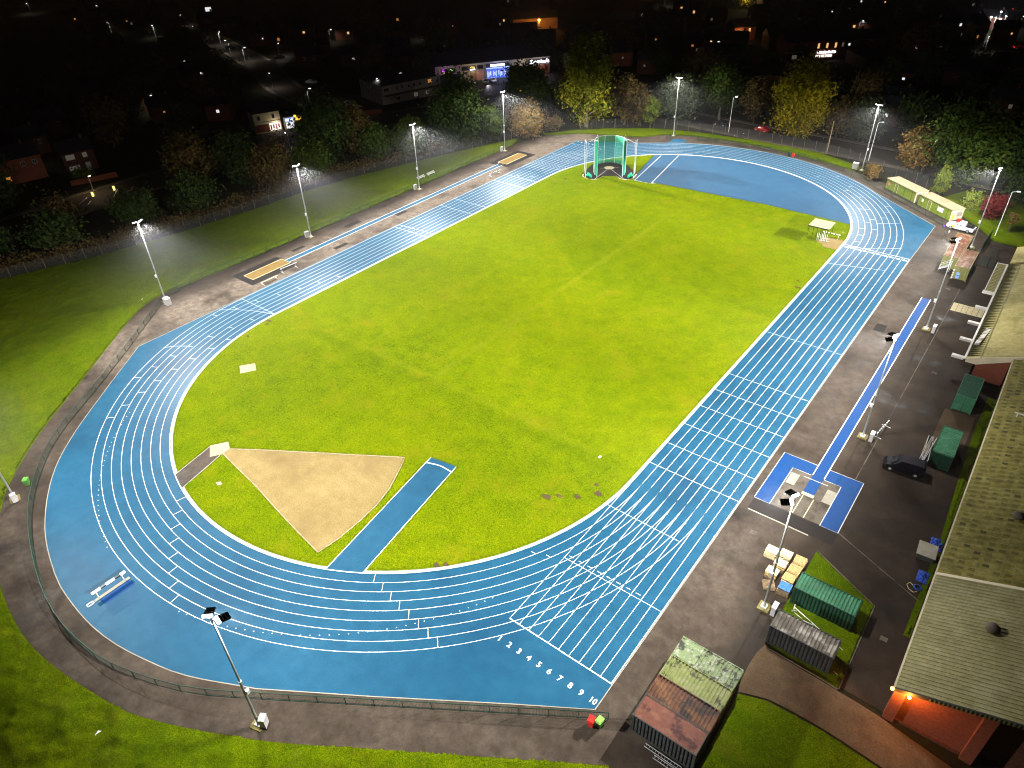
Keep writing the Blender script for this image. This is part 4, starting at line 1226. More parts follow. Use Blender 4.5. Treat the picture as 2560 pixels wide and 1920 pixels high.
def barrier(name, label, x0, y0, x1, y1, n, h=0.91, feet=True, first=0, mats=('white_paint', 'black'), th=0.13, group=None):
    """steeplechase barrier: heavy striped beam on two legs with long feet"""
    L = math.dist((x0, y0), (x1, y1)); a = math.atan2(y1 - y0, x1 - x0)
    t = thing(name, label, 'barrier', (x0, y0, 0), a, group)
    for k in range(n):
        MB().box(L * k / n, L * (k + 1) / n, -th / 2, th / 2, h - 0.14, h).build('beam_section', mats[(k + first) % 2], t)
    for f in (0.08, 0.92) if feet else ():
        MB().tube((L * f, 0, 0.04), (L * f, 0, h - 0.14), 0.03, n=6).box(L * f - .025, L * f + .025, -0.6, 0.6, 0.0, 0.05).build('leg', 'steel_white', t)
    return t
barrier('striped_barrier', 'black and white striped barrier standing by the mast in the yard', 58.5, -16.4, 59.0, -12.7, 13)
barrier('striped_barrier', 'white dotted striped barrier standing beside the field shelter', 31.5, 44.15, 34.9, 44.1, 13)
barrier('white_barrier', 'long white barrier on two feet beside the near sand pit', -48.85, -31.6, -48.6, -27.8, 12, first=0, mats=('white_paint', 'white_worn'))
barrier('white_beam', 'low cream barrier with two thin stakes nearest the near sand pit corner', -47.8, -37.0, -47.75, -33.2, 1, h=0.55, mats=('cream_fascia', 'cream_fascia'), th=0.22)
barrier('striped_barrier', 'row of white and dark blocks lying beside the far long jump runway', -48.9, 33.6, -48.5, 37.5, 13, h=0.75)
# water jump
wj = thing('water_jump', 'blue water jump pit with a striped barrier on the outside of the near bend', 'water jump', (0, 0, 0))
for k, (a, b) in enumerate(((0, .26), (.26, .42), (.42, .68), (.68, .85), (.85, 1.0))):
    y0, y1 = -92.75 + 3.8 * a, -92.75 + 3.8 * b
    MB().box(-1.55, -1.28, y0, y1, 0.72, 0.88).build('beam_section', 'black' if k % 2 else 'white_paint', wj)
for y in (-92.3, -89.4):
    MB().tube((-1.42, y, 0.02), (-1.42, y, 0.72), 0.05, n=6).box(-1.5, -0.9, y - .05, y + .05, 0.0, 0.06).build('leg', 'steel_white', wj)
MB().box(-1.2, -0.85, -92.9, -88.9, 0.012, 0.07).build('foot_board', 'concrete', wj)
flat('pit_lid', rect(-0.75, 0.35, -92.4, -89.0), 'runway_blue', 0.024, parent=wj)
flat('pit_lid', rect(0.5, 1.0, -92.4, -89.1), 'field_blue', 0.024, parent=wj)
flat('pit_slope', rect(1.12, 2.5, -92.6, -89.4), 'field_blue', 0.022, parent=wj)
MB().box(-1.25, -1.17, -93.7, -93.0, 0.012, 0.06).box(-0.88, -0.80, -93.7, -93.0, 0.012, 0.06).box(-1.25, -0.80, -93.72, -93.64, 0.012, 0.06).box(-1.25, -0.80, -93.06, -92.98, 0.012, 0.06).build('drain_frame', 'white_paint', wj)

# benches by the third mast
for i, (x, y, lb) in enumerate(((-62.4, 22.6, 'white bench on the left bank nearer the mast'), (-62.3, 26.2, 'white bench on the left bank farther from the mast'))):
    b = thing('park_bench', lb, 'bench', (x, y, 0), rad(2))
    MB().box(-0.2, 0.2, -1.4, 1.4, 0.42, 0.48).build('seat', 'steel_white', b)
    MB().box(-0.30, -0.24, -1.4, 1.4, 0.55, 0.85).build('backrest', 'steel_white', b)
    for y2 in (-1.1, 1.1):
        MB().box(-0.2, 0.2, y2 - .04, y2 + .04, 0, 0.42).build('leg', 'steel_white', b)

# ------------------------------------------------------------------ bins
def wheelie(label, x, y, rz, mat, lid):
    t = thing('wheelie_bin', label, 'bin', (x, y, 0), rz, 'wheelie bins')
    m = MB()
    m.add([(-.22, -.25, .06), (.22, -.25, .06), (.22, .25, .06), (-.22, .25, .06), (-.29, -.36, 1.0), (.29, -.36, 1.0), (.29, .34, 1.0), (-.29, .34, 1.0)], [(3, 2, 1, 0), (0, 1, 5, 4), (1, 2, 6, 5), (2, 3, 7, 6), (3, 0, 4, 7)])
    m.build('bin_body', mat, t)
    m = MB(); m.box(-.31, .31, -.38, .36, 1.0, 1.05); m.box(-.24, .24, -.30, .28, 1.05, 1.10); m.tube((-.2, -.42, 1.0), (.2, -.42, 1.0), 0.025, n=6)
    m.build('lid', lid, t)
    for s in (-1, 1):
        MB().tube((s * .24, .22, .1), (s * .30, .22, .1), 0.1, n=10).build('wheel', 'rubber', t)
    return t
wheelie('red bin with a moulded lid at the end of the near railing', 49.35, -72.35, rad(10), 'bin_red', 'bin_red')
wheelie('pale green bin beside the red bin at the end of the near railing', 50.0, -71.95, rad(-6), 'bin_green', 'bin_green_pale')
wheelie('green bin standing alone on the near path at the left', -26.4, -89.0, rad(50), 'bin_green', 'bin_green')
wheelie('dark green bin behind the far bend', 8.1, 88.6, 0.1, 'fence_green', 'fence_green')
wheelie('red bin behind the far bend', 9.2, 88.4, 0.0, 'bin_red', 'bin_red')

# ------------------------------------------------------------------ containers
def container(name, label, x, y, rz, roofm, sidem, L=6.06, Wd=2.44, H=2.59, cat='container', group=None, ribs=0.34, doors=True, smooth_roof=0.0, open_door=False):
    """shipping container, long axis local x, origin at base centre"""
    t = thing(name, label, cat, (x, y, 0), rz, group)
    fr = MB()
    for sx in (-1, 1):
        for sy in (-1, 1):
            fr.box(sx * L / 2 - (0.10 if sx > 0 else 0), sx * L / 2 + (0.10 if sx < 0 else 0), sy * Wd / 2 - (0.10 if sy > 0 else 0), sy * Wd / 2 + (0.10 if sy < 0 else 0), 0.0, H)
        fr.box(-L / 2, L / 2, sx * Wd / 2 - (.08 if sx > 0 else 0), sx * Wd / 2 + (.08 if sx < 0 else 0), H - 0.10, H + .004)
        fr.box(-L / 2, L / 2, sx * Wd / 2 - (.08 if sx > 0 else 0), sx * Wd / 2 + (.08 if sx < 0 else 0), 0.03, 0.16)
        fr.box(sx * L / 2 - (.08 if sx > 0 else 0), sx * L / 2 + (.08 if sx < 0 else 0), -Wd / 2, Wd / 2, H - 0.10, H + .002)
    fr.build('frame', sidem, t)
    cb = MB()
    for sx in (-1, 1):
        for sy in (-1, 1):
            for z in (0.0, H - 0.11):
                cb.box(sx * (L / 2 - 0.08) - .095, sx * (L / 2 - 0.08) + .095, sy * (Wd / 2 - .08) - .09, sy * (Wd / 2 - .08) + .09, z, z + 0.125)
    o = cb.build('corner_castings', sidem, t); o['kind'] = 'stuff'
    def corr(n_axis, half, off, z0, z1, sgn):
        """corrugated wall along x at y=off"""
        m = MB(); xs = []; k = 0
        x_ = -half
        while x_ < half - 1e-6:
            for dx, d in ((0, 0), (0.13, 0), (0.17, 1), (0.30, 1)):
                if x_ + dx <= half:
                    xs.append((x_ + dx, d))
            x_ += ribs
        xs.append((half, 0))
        vs = []
        for px, d in xs:
            yy = off - sgn * 0.07 * d
            vs += [(px, yy, z0), (px, yy, z1)]
        fs = [(2 * i, 2 * i + 2, 2 * i + 3, 2 * i + 1) for i in range(len(xs) - 1)]
        m.add(vs, fs)
        return m
    for s in (-1, 1):
        corr('x', L / 2 - 0.1, s * (Wd / 2 - 0.02), 0.15, H - 0.1, s).build('side_wall', sidem, t)
        e = corr('x', Wd / 2 - 0.1, 0, 0.15, H - 0.1, 1)
        e.v = [(s * (L / 2 - 0.02) + (s * v[1]), v[0], v[2]) for v in e.v]
        if not (doors and s > 0):
            e.build('end_wall', sidem, t)
    if doors:
        for dy in (-1, 1):
            d = MB().box(L / 2 - 0.07, L / 2 - 0.01, min(0.02 * dy, dy * (Wd / 2 - .1)), max(0.02 * dy, dy * (Wd / 2 - .1)), 0.16, H - 0.11).build('door', sidem, t)
            for yy in (0.35, 0.8):
                MB().tube((L / 2 + 0.02, dy * yy, 0.15), (L / 2 + 0.02, dy * yy, H - 0.1), 0.022, n=6).build('lock_bar', sidem, d)
    # corrugated roof, pressed ribs across
    m = MB(); xs = []
    x_ = -L / 2 + 0.08
    flat_to = x_ + smooth_roof * L
    while x_ < L / 2 - 0.1:
        if x_ < flat_to:
            xs.append((x_, 0.0))
        else:
            xs += [(x_, 0.0), (x_ + 0.09, 0.0), (x_ + 0.14, -0.085), (x_ + 0.27, -0.085)]
        x_ += ribs
    xs.append((L / 2 - 0.08, 0.0))
    vs = []
    for px, d in xs:
        vs += [(px, -Wd / 2 + 0.08, H - 0.03 + d), (px, Wd / 2 - 0.08, H - 0.03 + d)]
    m.add(vs, [(2 * i, 2 * i + 2, 2 * i + 3, 2 * i + 1) for i in range(len(xs) - 1)])
    m.build('roof', roofm, t)
    return t
G = 'four rusty containers side by side'
container('shipping_container', 'pale green container with peeling white roof, farthest of the four side by side', 55.42, -62.03, 0, 'cont_palegreen', 'cont_palegreen', group=G, smooth_roof=0.3)
container('shipping_container', 'lime green container with a ribbed roof, second of the four side by side', 55.42, -64.5, 0, 'cont_lime', 'cont_lime', group=G)
container('shipping_container', 'brown rusty container with a ribbed roof, third of the four side by side', 55.42, -66.95, 0, 'cont_rust', 'cont_rust', group=G)
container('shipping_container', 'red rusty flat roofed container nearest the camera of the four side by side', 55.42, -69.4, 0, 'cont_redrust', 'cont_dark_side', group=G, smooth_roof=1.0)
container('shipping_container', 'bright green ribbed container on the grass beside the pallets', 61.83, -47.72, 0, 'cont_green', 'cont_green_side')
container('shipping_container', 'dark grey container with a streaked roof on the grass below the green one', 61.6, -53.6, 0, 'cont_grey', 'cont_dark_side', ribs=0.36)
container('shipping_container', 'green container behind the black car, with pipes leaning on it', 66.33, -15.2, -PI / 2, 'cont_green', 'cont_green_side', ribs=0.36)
container('shipping_container', 'green container with doors facing the camera, next to the red brick gable', 66.25, -0.85, -PI / 2, 'cont_green_side', 'cont_green', ribs=0.36)
MB().box(64.55, 64.75, -3.6, 2.0, 0, 0.02).build('x', 'dirt') if False else None
# two rusty roofed site cabins in the far yard
c1 = container('site_cabin', 'site cabin with a rusty corrugated roof and outside stair, nearer the track', 55.45, 47.8, -PI / 2, 'cont_rustroof', 'cont_khaki', L=12.2, Wd=2.9, cat='cabin', doors=False, ribs=0.5)
c2 = container('site_cabin', 'shorter site cabin with a rusty roof and blue posters on its end', 57.85, 42.3, -PI / 2, 'cont_rustroof', 'cont_khaki', L=8.6, Wd=2.5, cat='cabin', doors=False, ribs=0.5)
for k, z in enumerate((0.35, 1.0)):
    MB().box(4.33, 4.36, -0.55, 0.05, z, z + 0.5).build('poster', 'poster_blue', c2)
for k in range(4):
    MB().box(4.34, 4.5, -1.2, -0.95, 0.2 + 0.5 * k, 0.5 + 0.5 * k).build('wall_box', 'white_worn', c2)
st = thing('outside_stair', 'white metal stair with handrails leaning against the nearer rusty cabin', 'stair', (54.1, 41.2, 0), 0)
for k in range(6):
    MB().box(0.28 * k, 0.28 * k + 0.3, -0.45, 0.35, 0.18 + 0.18 * k, 0.22 + 0.18 * k).build('tread', 'steel_white', st)
for y in (-0.45, 0.35):
    MB().tube((0.0, y, 1.0), (1.7, y, 2.15), 0.03, n=5).tube((0, y, 0), (0, y, 1.0), 0.03, n=5).tube((1.7, y, 0), (1.7, y, 2.15), 0.03, n=5).tube((0.0, y, 0.55), (1.7, y, 1.7), 0.02, n=5).tube((0.0, y, 0.12), (1.7, y, 1.2), 0.03, n=5).build('handrail', 'steel_white', st)

# two green flat roofed cabins by the far bend
def cabin(label, x, y, rz, L, sign):
    t = thing('field_cabin', label, 'cabin', (x, y, 0), rz, 'lime green cabins by the far bend')
    Wd, H = 3.0, 2.45
    MB().box(-L / 2, L / 2, -Wd / 2, Wd / 2, 0.15, H).build('wall', 'cabin_green', t)
    MB().box(-L / 2 + .1, L / 2 - .1, -Wd / 2 + .1, Wd / 2 - .1, 0.0, 0.15).build('base', 'concrete_dark', t)
    m = MB(); m.extrude_y([(-L / 2 - .12, H), (L / 2 + .12, H), (L / 2 + .12, H + .14), (-L / 2 - .12, H + .14)], -Wd / 2 - .15, Wd / 2 + .15)
    m.build('roof', 'cabin_roof', t)
    for k in range(4):
        xx = -L / 2 + L * (k + 0.5) / 4.0
        MB().box(xx - 0.03, xx + 0.03, -Wd / 2 - 0.025, -Wd / 2, 0.15, H).build('panel_joint', 'fence_green', t)
    d = MB().box(-L / 2 + 2.9, -L / 2 + 3.75, -Wd / 2 - .02, -Wd / 2, 0.2, 2.15).build('door', 'cabin_green', t)
    MB().box(-L / 2 + 2.82, -L / 2 + 2.9, -Wd / 2 - .04, -Wd / 2, 0.2, 2.22).box(-L / 2 + 3.75, -L / 2 + 3.83, -Wd / 2 - .04, -Wd / 2, 0.2, 2.22).box(-L / 2 + 2.82, -L / 2 + 3.83, -Wd / 2 - .04, -Wd / 2, 2.15, 2.22).build('door_frame', 'cream_fascia', d)
    if sign == 'round':
        MB().tube((-L / 2 + 0.9, -Wd / 2 - .04, 1.5), (-L / 2 + 0.9, -Wd / 2, 1.5), 0.42, n=16).build('round_sign', 'pink_panel', t)
    else:
        MB().box(0.9, 2.5, -Wd / 2 - .04, -Wd / 2, 1.0, 1.9).build('notice_board', 'white_paint', t)
        MB().box(-L / 2 + 0.9, -L / 2 + 1.5, -Wd / 2 - .04, -Wd / 2, 1.2, 1.9).build('small_sign', 'white_worn', t)
        MB().box(L / 2, L / 2 + 0.03, -0.2, 1.2, 0.9, 1.9).build('end_window', 'render_white', t)
        MB().box(L / 2, L / 2 + 0.05, -1.2, -0.7, 0.3, 1.6).build('warning_sign', 'hivis', t)
    MB().box(L / 2 - 0.14, L / 2 + 0.02, -Wd / 2 - 0.03, Wd / 2, 0.15, H - .01).build('end_panel', 'cream_fascia', t)
    return t
_a = math.atan2(-6.05, 7.9)
cabin('lime green cabin with a round pink sign, farther along the far bend fence', 39.5, 76.3, _a, 9.6, 'round')
cabin('lime green cabin with a white notice board, nearer the white pickup', 47.95, 69.75, _a, 9.7, 'board')
b_ = MB(); b_.box(-.45, .45, -.3, .3, 0.05, 0.55); b_.box(-.5, .5, -.35, .35, 0.55, 0.65)
tag(b_.build('red_crate', 'bin_red', None, loc=(52.6, 66.4, 0), rz=0.3), 'small red box at the end of the lime green cabin', 'box')

# ------------------------------------------------------------------ pallets
def pallet_mesh(mat, n):
    m = MB()
    for k in range(7):
        y = -0.5 + 0.1665 * k
        m.box(-0.6, 0.6, y - 0.052 + 0.0, y + 0.052, 0.122, 0.144)
    for x in (-0.55, 0.0, 0.55):
        for y in (-0.45, 0.0, 0.45):
            m.box(x - 0.05, x + 0.05, y - 0.06, y + 0.06, 0.022, 0.10)
        m.box(x - 0.05, x + 0.05, -0.5, 0.5, 0.10, 0.122)
    for y in (-0.45, 0.0, 0.45):
        m.box(-0.6, 0.6, y - 0.05, y + 0.05, 0, 0.022)
    return m.mesh('wooden_pallet', mat)
PM = {k: pallet_mesh(v, 7) for k, v in (('fresh', 'timber'), ('pale', 'timber_pale'), ('old', 'timber_old'), ('blue', 'pallet_blue'))}
def boarded_mesh(mat):
    m = MB()
    for s in (-1, 1):
        m.box(-0.6, 0.6, s * 0.45 - .05, s * .45 + .05, 0, 0.12)
    m.box(-0.6, 0.6, -0.05, 0.05, 0, 0.12)
    m.box(-0.62, 0.62, -0.52, 0.52, 0.12, 0.16)
    return m.mesh('boarded_pallet', mat)
PB = boarded_mesh('timber_pale')
STACKS = [  # x, y, count, kind, phrase
    (54.9, -44.05, 8, 'pale', 'solid topped pallet in the stack farthest left, nearest the track', True),
    (56.35, -43.75, 8, 'pale', 'pale topped pallet in the stack behind the mast, back row middle', True),
    (57.95, -43.75, 8, 'fresh', 'slatted pallet in the back right stack by the grass corner', False),
    (56.35, -45.2, 7, 'fresh', 'pallet in the middle stack right beside the mast pole', True),
    (57.85, -45.2, 7, 'fresh', 'slatted pallet in the right hand stack, second from the grass corner', False),
    (56.0, -46.75, 7, 'fresh', 'pallet in the left stack below the loudspeaker', True),
    (57.75, -46.6, 7, 'fresh', 'slatted pallet in the right hand stack touching the green container', False),
    (57.85, -48.1, 8, 'old', 'pallet in the front stack topped by a blue pallet', False),
    (56.3, -48.2, 3, 'old', 'old brown pallet in the low front stack by the mast foot', False),
]
for x, y, n, kind, ph, solid in STACKS:
    for k in range(n):
        me = PM[kind]
        if k < n * 0.4 and kind == 'fresh':
            me = PM['old']
        if k == n - 1:
            me = PB if solid else me
            if 'blue' in ph:
                me = PM['blue']
        o = obj('wooden_pallet', me, None, (x + random.uniform(-.04, .04), y + random.uniform(-.04, .04), 0.01 + 0.146 * k), random.uniform(-0.05, 0.05) + (0.5 if kind == 'old' and n == 3 else 0))
        tag(o, ph, 'pallet', 'pallets stacked in the yard: ' + ph[:28])

# ------------------------------------------------------------------ vehicles
def loft_body(secs, mat, name, t, smooth=True):
    """secs: list of (x, halfwidth_bottom, halfwidth_top, zbottom, ztop)"""
    m = MB(); vs = []
    for x, wb, wt, zb, zt in secs:
        zm = zb + (zt - zb) * 0.55
        vs += [(x, -wb * .96, zb), (x, -wb, zm), (x, -wt, zt), (x, wt, zt), (x, wb, zm), (x, wb * .96, zb)]
    n = 6
    fs = []
    for i in range(len(secs) - 1):
        for k in range(n):
            a, b = i * n + k, i * n + (k + 1) % n
            fs.append((a, a + n, b + n, b))
    fs += [tuple(range(n)), tuple(range((len(secs) - 1) * n, len(secs) * n))[::-1]]
    m.add(vs, fs)
    return m.build(name, mat, t, False)
def wheels(t, xs, w, r=0.33):
    for x in xs:
        for s in (-1, 1):
            o = MB().tube((x, s * (w - 0.20), r), (x, s * (w + 0.01), r), r, n=14).build('wheel', 'rubber', t)
            MB().tube((x, s * (w + 0.0), r), (x, s * (w + 0.02), r), r * 0.6, n=10).build('rim', 'steel', o)
def car(name, label, x, y, rz, mat, L=4.4, Wd=0.88, H=1.45, van=False, lights=None, group=None, cat='car', z=0.0):
    """front towards local +x"""
    t = thing(name, label, cat, (x, y, z), rz, group)
    h = L / 2
    loft_body([(-h, Wd * .9, Wd * .86, .35, .85), (-h + .25, Wd, Wd * .95, .25, 0.98), (-h * .3, Wd, Wd * .96, .22, 0.98), (h * .45, Wd, Wd * .95, .22, 0.96), (h * .85, Wd * .97, Wd * .88, .24, 0.80), (h, Wd * .82, Wd * .74, .34, .66)], mat, 'body', t)
    if van:
        loft_body([(-h + .06, Wd * .93, Wd * .80, .9, H - .06), (-h + .35, Wd * .95, Wd * .84, .9, H), (h * .18, Wd * .95, Wd * .82, .9, H), (h * .36, Wd * .93, Wd * .76, .9, H - .12), (h * .62, Wd * .9, Wd * .8, .9, 0.98)], mat, 'cabin', t)
        gl = MB(); gl.add([(h * .64, -Wd * .76, 1.0), (h * .64, Wd * .76, 1.0), (h * .38, Wd * .68, H - .10), (h * .38, -Wd * .68, H - .10)], [(0, 1, 2, 3)])
        gl.v = [(v[0] + .03, v[1], v[2] + .02) for v in gl.v]
        gl.build('windscreen', 'glass_dark', t)
    else:
        loft_body([(-h * .72, Wd * .9, Wd * .78, .92, 0.98), (-h * .45, Wd * .92, Wd * .74, .92, H - .06), (0.0, Wd * .92, Wd * .74, .92, H), (h * .12, Wd * .92, Wd * .73, .92, H - .03), (h * .46, Wd * .9, Wd * .8, .9, 0.97)], mat, 'cabin', t)
        gl = MB(); gl.add([(h * .46, -Wd * .74, 1.0), (h * .46, Wd * .74, 1.0), (h * .16, Wd * .66, H - .06), (h * .16, -Wd * .66, H - .06)], [(0, 1, 2, 3)])
        gl.v = [(v[0] + .03, v[1], v[2] + .02) for v in gl.v]
        gl.build('windscreen', 'glass_dark', t)
    for s in (-1, 1):
        g2 = MB(); yb, yt = Wd * .955, Wd * .80
        x0, x1 = (-h * .30, h * .42) if not van else (-h * .05, h * .48)
        g2.add([(x0, s * yb, 1.02), (x1, s * yb, 1.02), (x1 - .45, s * (yt + .01), H - .18), (x0 + .08, s * (yt + .01), H - .18)], [(0, 1, 2, 3) if s < 0 else (3, 2, 1, 0)])
        g2.build('side_window', 'glass_dark', t)
        MB().box(h * .34, h * .42, s * (Wd + .02) - .05, s * (Wd + .02) + .05, 1.0, 1.12).build('mirror', mat, t)
    wheels(t, (-h * .60, h * .62), Wd, 0.31)
    for s in (-1, 1):
        MB().ball((h * .90, s * Wd * .58, 0.66), 0.13, 8, 5, sz=0.6).build('headlight', 'head_white' if lights == 'head' else 'steel_white', t)
        MB().box(-h - .02, -h + .06, s * Wd * .62 - .14, s * Wd * .62 + .14, .62, .80).build('tail_light', 'tail_red' if lights == 'tail' else 'bin_red', t)
    return t
car('parked_car', 'black people carrier parked beside the green container', 62.95, -20.75, rad(188), 'car_black', L=4.75, Wd=0.93, H=1.78, van=True)
# white pickup with an open dark bed
pk = thing('pickup_truck', 'white pickup truck with a dark open bed by the lime green cabins', 'truck', (53.6, 62.35, 0), rad(172))
loft_body([(-2.6, .86, .84, .45, 1.02), (-2.4, .93, .90, .35, 1.08), (0.0, .93, .90, .32, 1.08), (1.3, .93, .88, .32, 1.08), (2.2, .92, .84, .34, 1.0), (2.6, .80, .72, .42, .85)], 'car_white', 'body', pk)
loft_body([(-0.75, .84, .72, 1.05, 1.70), (-0.5, .86, .74, 1.05, 1.76), (0.3, .86, .74, 1.05, 1.74), (1.15, .84, .76, 1.05, 1.1)], 'car_white', 'cab', pk)
MB().box(-2.45, -0.85, -0.78, 0.78, 1.085, 1.12).build('bed_cover', 'black', pk)
m = MB(); m.add([(1.17, -.70, 1.12), (1.17, .70, 1.12), (.36, .66, 1.70), (.36, -.66, 1.70)], [(0, 1, 2, 3)]); m.v = [(v[0] + .03, v[1], v[2] + .02) for v in m.v]; m.build('windscreen', 'glass_dark', pk)
for s in (-1, 1):
    m = MB(); m.add([(-.62, s * .87, 1.16), (.85, s * .87, 1.16), (.35, s * .77, 1.64), (-.55, s * .77, 1.64)], [(0, 1, 2, 3) if s < 0 else (3, 2, 1, 0)]); m.build('side_window', 'glass_dark', pk)
    MB().box(0.95, 1.75, s * .935 - .004, s * .935 + .004, .55, 1.0).build('door_badge', 'hivis', pk)
    MB().ball((2.38, s * .55, .82), .13, 8, 5, sz=.6).build('headlight', 'steel_white', pk)
    MB().box(-2.64, -2.58, s * .66 - .12, s * .66 + .12, .7, .95).build('tail_light', 'bin_red', pk)
wheels(pk, (-1.6, 1.62), .93, .36)

# ------------------------------------------------------------------ people
def person(label, x, y, face, top, legs, pose):
    """one continuous body grown on a skeleton"""
    t = thing('person', label, 'person', (x, y, 0), face)
    J = {'pelvis': (0, 0, .95), 'chest': (0.02, 0, 1.32), 'neck': (0.03, 0, 1.50), 'head': (0.05, 0, 1.62), 'crown': (0.05, 0, 1.74)}
    lean = pose.get('lean', 0.0)
    for k in ('chest', 'neck', 'head', 'crown'):
        p = J[k]; J[k] = (p[0] + lean * (p[2] - .95), p[1], p[2] - abs(lean) * .12)
    for s, n in ((-1, 'r'), (1, 'l')):
        st = pose.get('step', 0.1) * s
        J['hip' + n] = (0, .10 * s, .90)
        J['knee' + n] = (st * .6 + .04, .11 * s, .50)
        J['ankle' + n] = (st, .11 * s, .09)
        J['toe' + n] = (st + .17, .12 * s, .04)
        c = J['chest']
        J['sh' + n] = (c[0], .19 * s, c[2] + .10)
        sw = pose.get('swing', 0.1) * s
        J['el' + n] = (c[0] + sw * .5, .25 * s, c[2] - .17)
        J['wr' + n] = (c[0] + sw + .10, .24 * s, c[2] - .40)
        J['palm' + n] = (c[0] + sw + .13, .24 * s, c[2] - .48)
        for f in range(5):
            J['f%d%s' % (f, n)] = (c[0] + sw + (.10 + .018 * f if f < 4 else .20), (.24 + .012 * (f - 1)) * s, c[2] - (.575 + .008 * (1.5 - abs(f - 1.5)) if f < 4 else .52))
    E = [('pelvis', 'chest'), ('chest', 'neck'), ('neck', 'head'), ('head', 'crown')]
    for n in 'rl':
        E += [('pelvis', 'hip' + n), ('hip' + n, 'knee' + n), ('knee' + n, 'ankle' + n), ('ankle' + n, 'toe' + n), ('chest', 'sh' + n), ('sh' + n, 'el' + n), ('el' + n, 'wr' + n), ('wr' + n, 'palm' + n)] + [('palm' + n, 'f%d%s' % (f, n)) for f in range(5)]
    rr = {'pelvis': .15, 'chest': .165, 'neck': .06, 'head': .095, 'crown': .07, 'hip': .095, 'knee': .062, 'ankle': .045, 'toe': .04, 'sh': .075, 'el': .048, 'wr': .034, 'palm': .036}
    names = list(J)
    me = bpy.data.meshes.new('body')
    me.from_pydata([J[k] for k in names], [(names.index(a), names.index(b)) for a, b in E], [])
    ob = obj('body', me, None)
    md = ob.modifiers.new('skin', 'SKIN')
    for i, k in enumerate(names):
        key = k[:-1] if k[-1] in 'rl' and k not in J.keys() - set() and k[:-1] in rr else k
        r_ = rr.get(key, .010)
        me.skin_vertices[0].data[i].radius = (r_, r_ * (1.15 if key in ('chest', 'pelvis') else 1))
        me.skin_vertices[0].data[i].use_root = (k == 'pelvis')
    ob.modifiers.new('sub', 'SUBSURF').levels = 1
    dg = bpy.context.evaluated_depsgraph_get()
    m2 = bpy.data.meshes.new_from_object(ob.evaluated_get(dg))
    bpy.data.objects.remove(ob)
    for mm in (top, legs, 'skin'):
        m2.materials.append(M[mm])
    nk = J['neck'][2]
    for p in m2.polygons:
        c = p.center
        p.use_smooth = True
        hand = c.z < J['wrr'][2] + .03 and c.z > J['f0r'][2] - .06 and abs(c.y) > .19
        p.material_index = 2 if (c.z > nk - .01 or hand) else (0 if c.z > .93 else 1)
    body = obj('body', m2, t)
    hd = J['head']
    h = MB(); h.ball((hd[0] - .025, 0, hd[2] + .07), .118, 10, 6, sz=1.0); h.v = [v for v in h.v]
    h.build('hair', 'hair', t, True)
    f = MB(); f.ball((hd[0] + .085, -.035, hd[2] + .02), .014, 6, 4); f.ball((hd[0] + .085, .035, hd[2] + .02), .014, 6, 4); f.build('eyes', 'black', t)
    return t
person('person in a purple top standing on the yard by the blue track corner', 50.9, 59.2, rad(150), 'cloth_purple', 'cloth_dark', {'step': .08, 'swing': .05})
person('person in grey leaning forward on the yard, nearest the camera of the three', 51.8, 56.3, rad(200), 'cloth_grey', 'cloth_dark', {'lean': .35, 'step': .18, 'swing': .12})
person('person in a white top and dark trousers beside the person in grey', 52.3, 57.0, rad(190), 'cloth_white', 'cloth_dark', {'step': .14, 'swing': .1})

# ------------------------------------------------------------------ small yard things
t = thing('pipe_bundle', 'bundle of long grey pipes leaning along the green container', 'pipes', (64.55, -15.0, 0), 0)
for k in range(9):
    x = -0.45 + 0.1 * k + random.uniform(-.04, .04)
    a = random.uniform(-.25, .25)
    L = random.uniform(2.5, 3.3)
    MB().tube((x - a, -L, 0.1 + 0.08 * (k % 3)), (x + a, L - random.uniform(0, .6), 0.25 + 0.12 * (k % 4)), 0.04, n=6).build('pipe', 'steel' if k % 3 else 'timber_edge', t)
t = thing('flatbed_skip', 'low grey board topped box standing by the hall wall', 'box', (68.5, -33.9, 0), rad(4))
MB().box(-0.95, 0.95, -1.1, 1.1, 0.82, 0.92).build('top_board', 'concrete', t)
MB().box(-0.85, 0.85, -1.0, 1.0, 0.1, 0.82).build('box_body', 'cont_dark_side', t)
def tarp(label, x, y, s, seed):
    rg = random.Random(seed)
    m = MB(); n = 9
    vs = [(s * (i / n - .5) * 1.2, s * (j / n - .5) * 2.0, 0.06 + 0.5 * s * rg.random() * (1 - abs(i / n - .5) * 1.8) * (1 - abs(j / n - .5) * 1.8)) for i in range(n + 1) for j in range(n + 1)]
    m.add(vs, [(i * (n + 1) + j, (i + 1) * (n + 1) + j, (i + 1) * (n + 1) + j + 1, i * (n + 1) + j + 1) for i in range(n) for j in range(n)])
    tag(m.build('crumpled_tarpaulin', 'blue_tarp', None, loc=(x, y, 0), rz=rg.random()), label, 'tarpaulin')
tarp('crumpled blue tarpaulin by the hall wall beside the grey box', 69.1, -31.6, 1.0, 1)
tarp('crumpled blue tarpaulin by the hall wall nearer the camera', 69.0, -37.3, 0.9, 2)
t = thing('hose_reel', 'blue coiled hose lying by the hall wall corner', 'hose', (68.9, -39.1, 0.02))
m = MB()
for k in range(3):
    r = 0.42 - .06 * k
    for i in range(18):
        a, b = 2 * PI * i / 18, 2 * PI * (i + 1) / 18
        m.tube((r * math.cos(a), r * math.sin(a), .05 + .05 * k), (r * math.cos(b), r * math.sin(b), .05 + .05 * k), .035, n=5, cap=False)
m.build('coil', 'blue_hose', t)
pts = [(-.4, 0, .04), (-.8, .3, .04), (-1.0, -.2, .04), (-.7, -.7, .04), (-.2, -.9, .04), (.1, -.6, .04)]
m = MB()
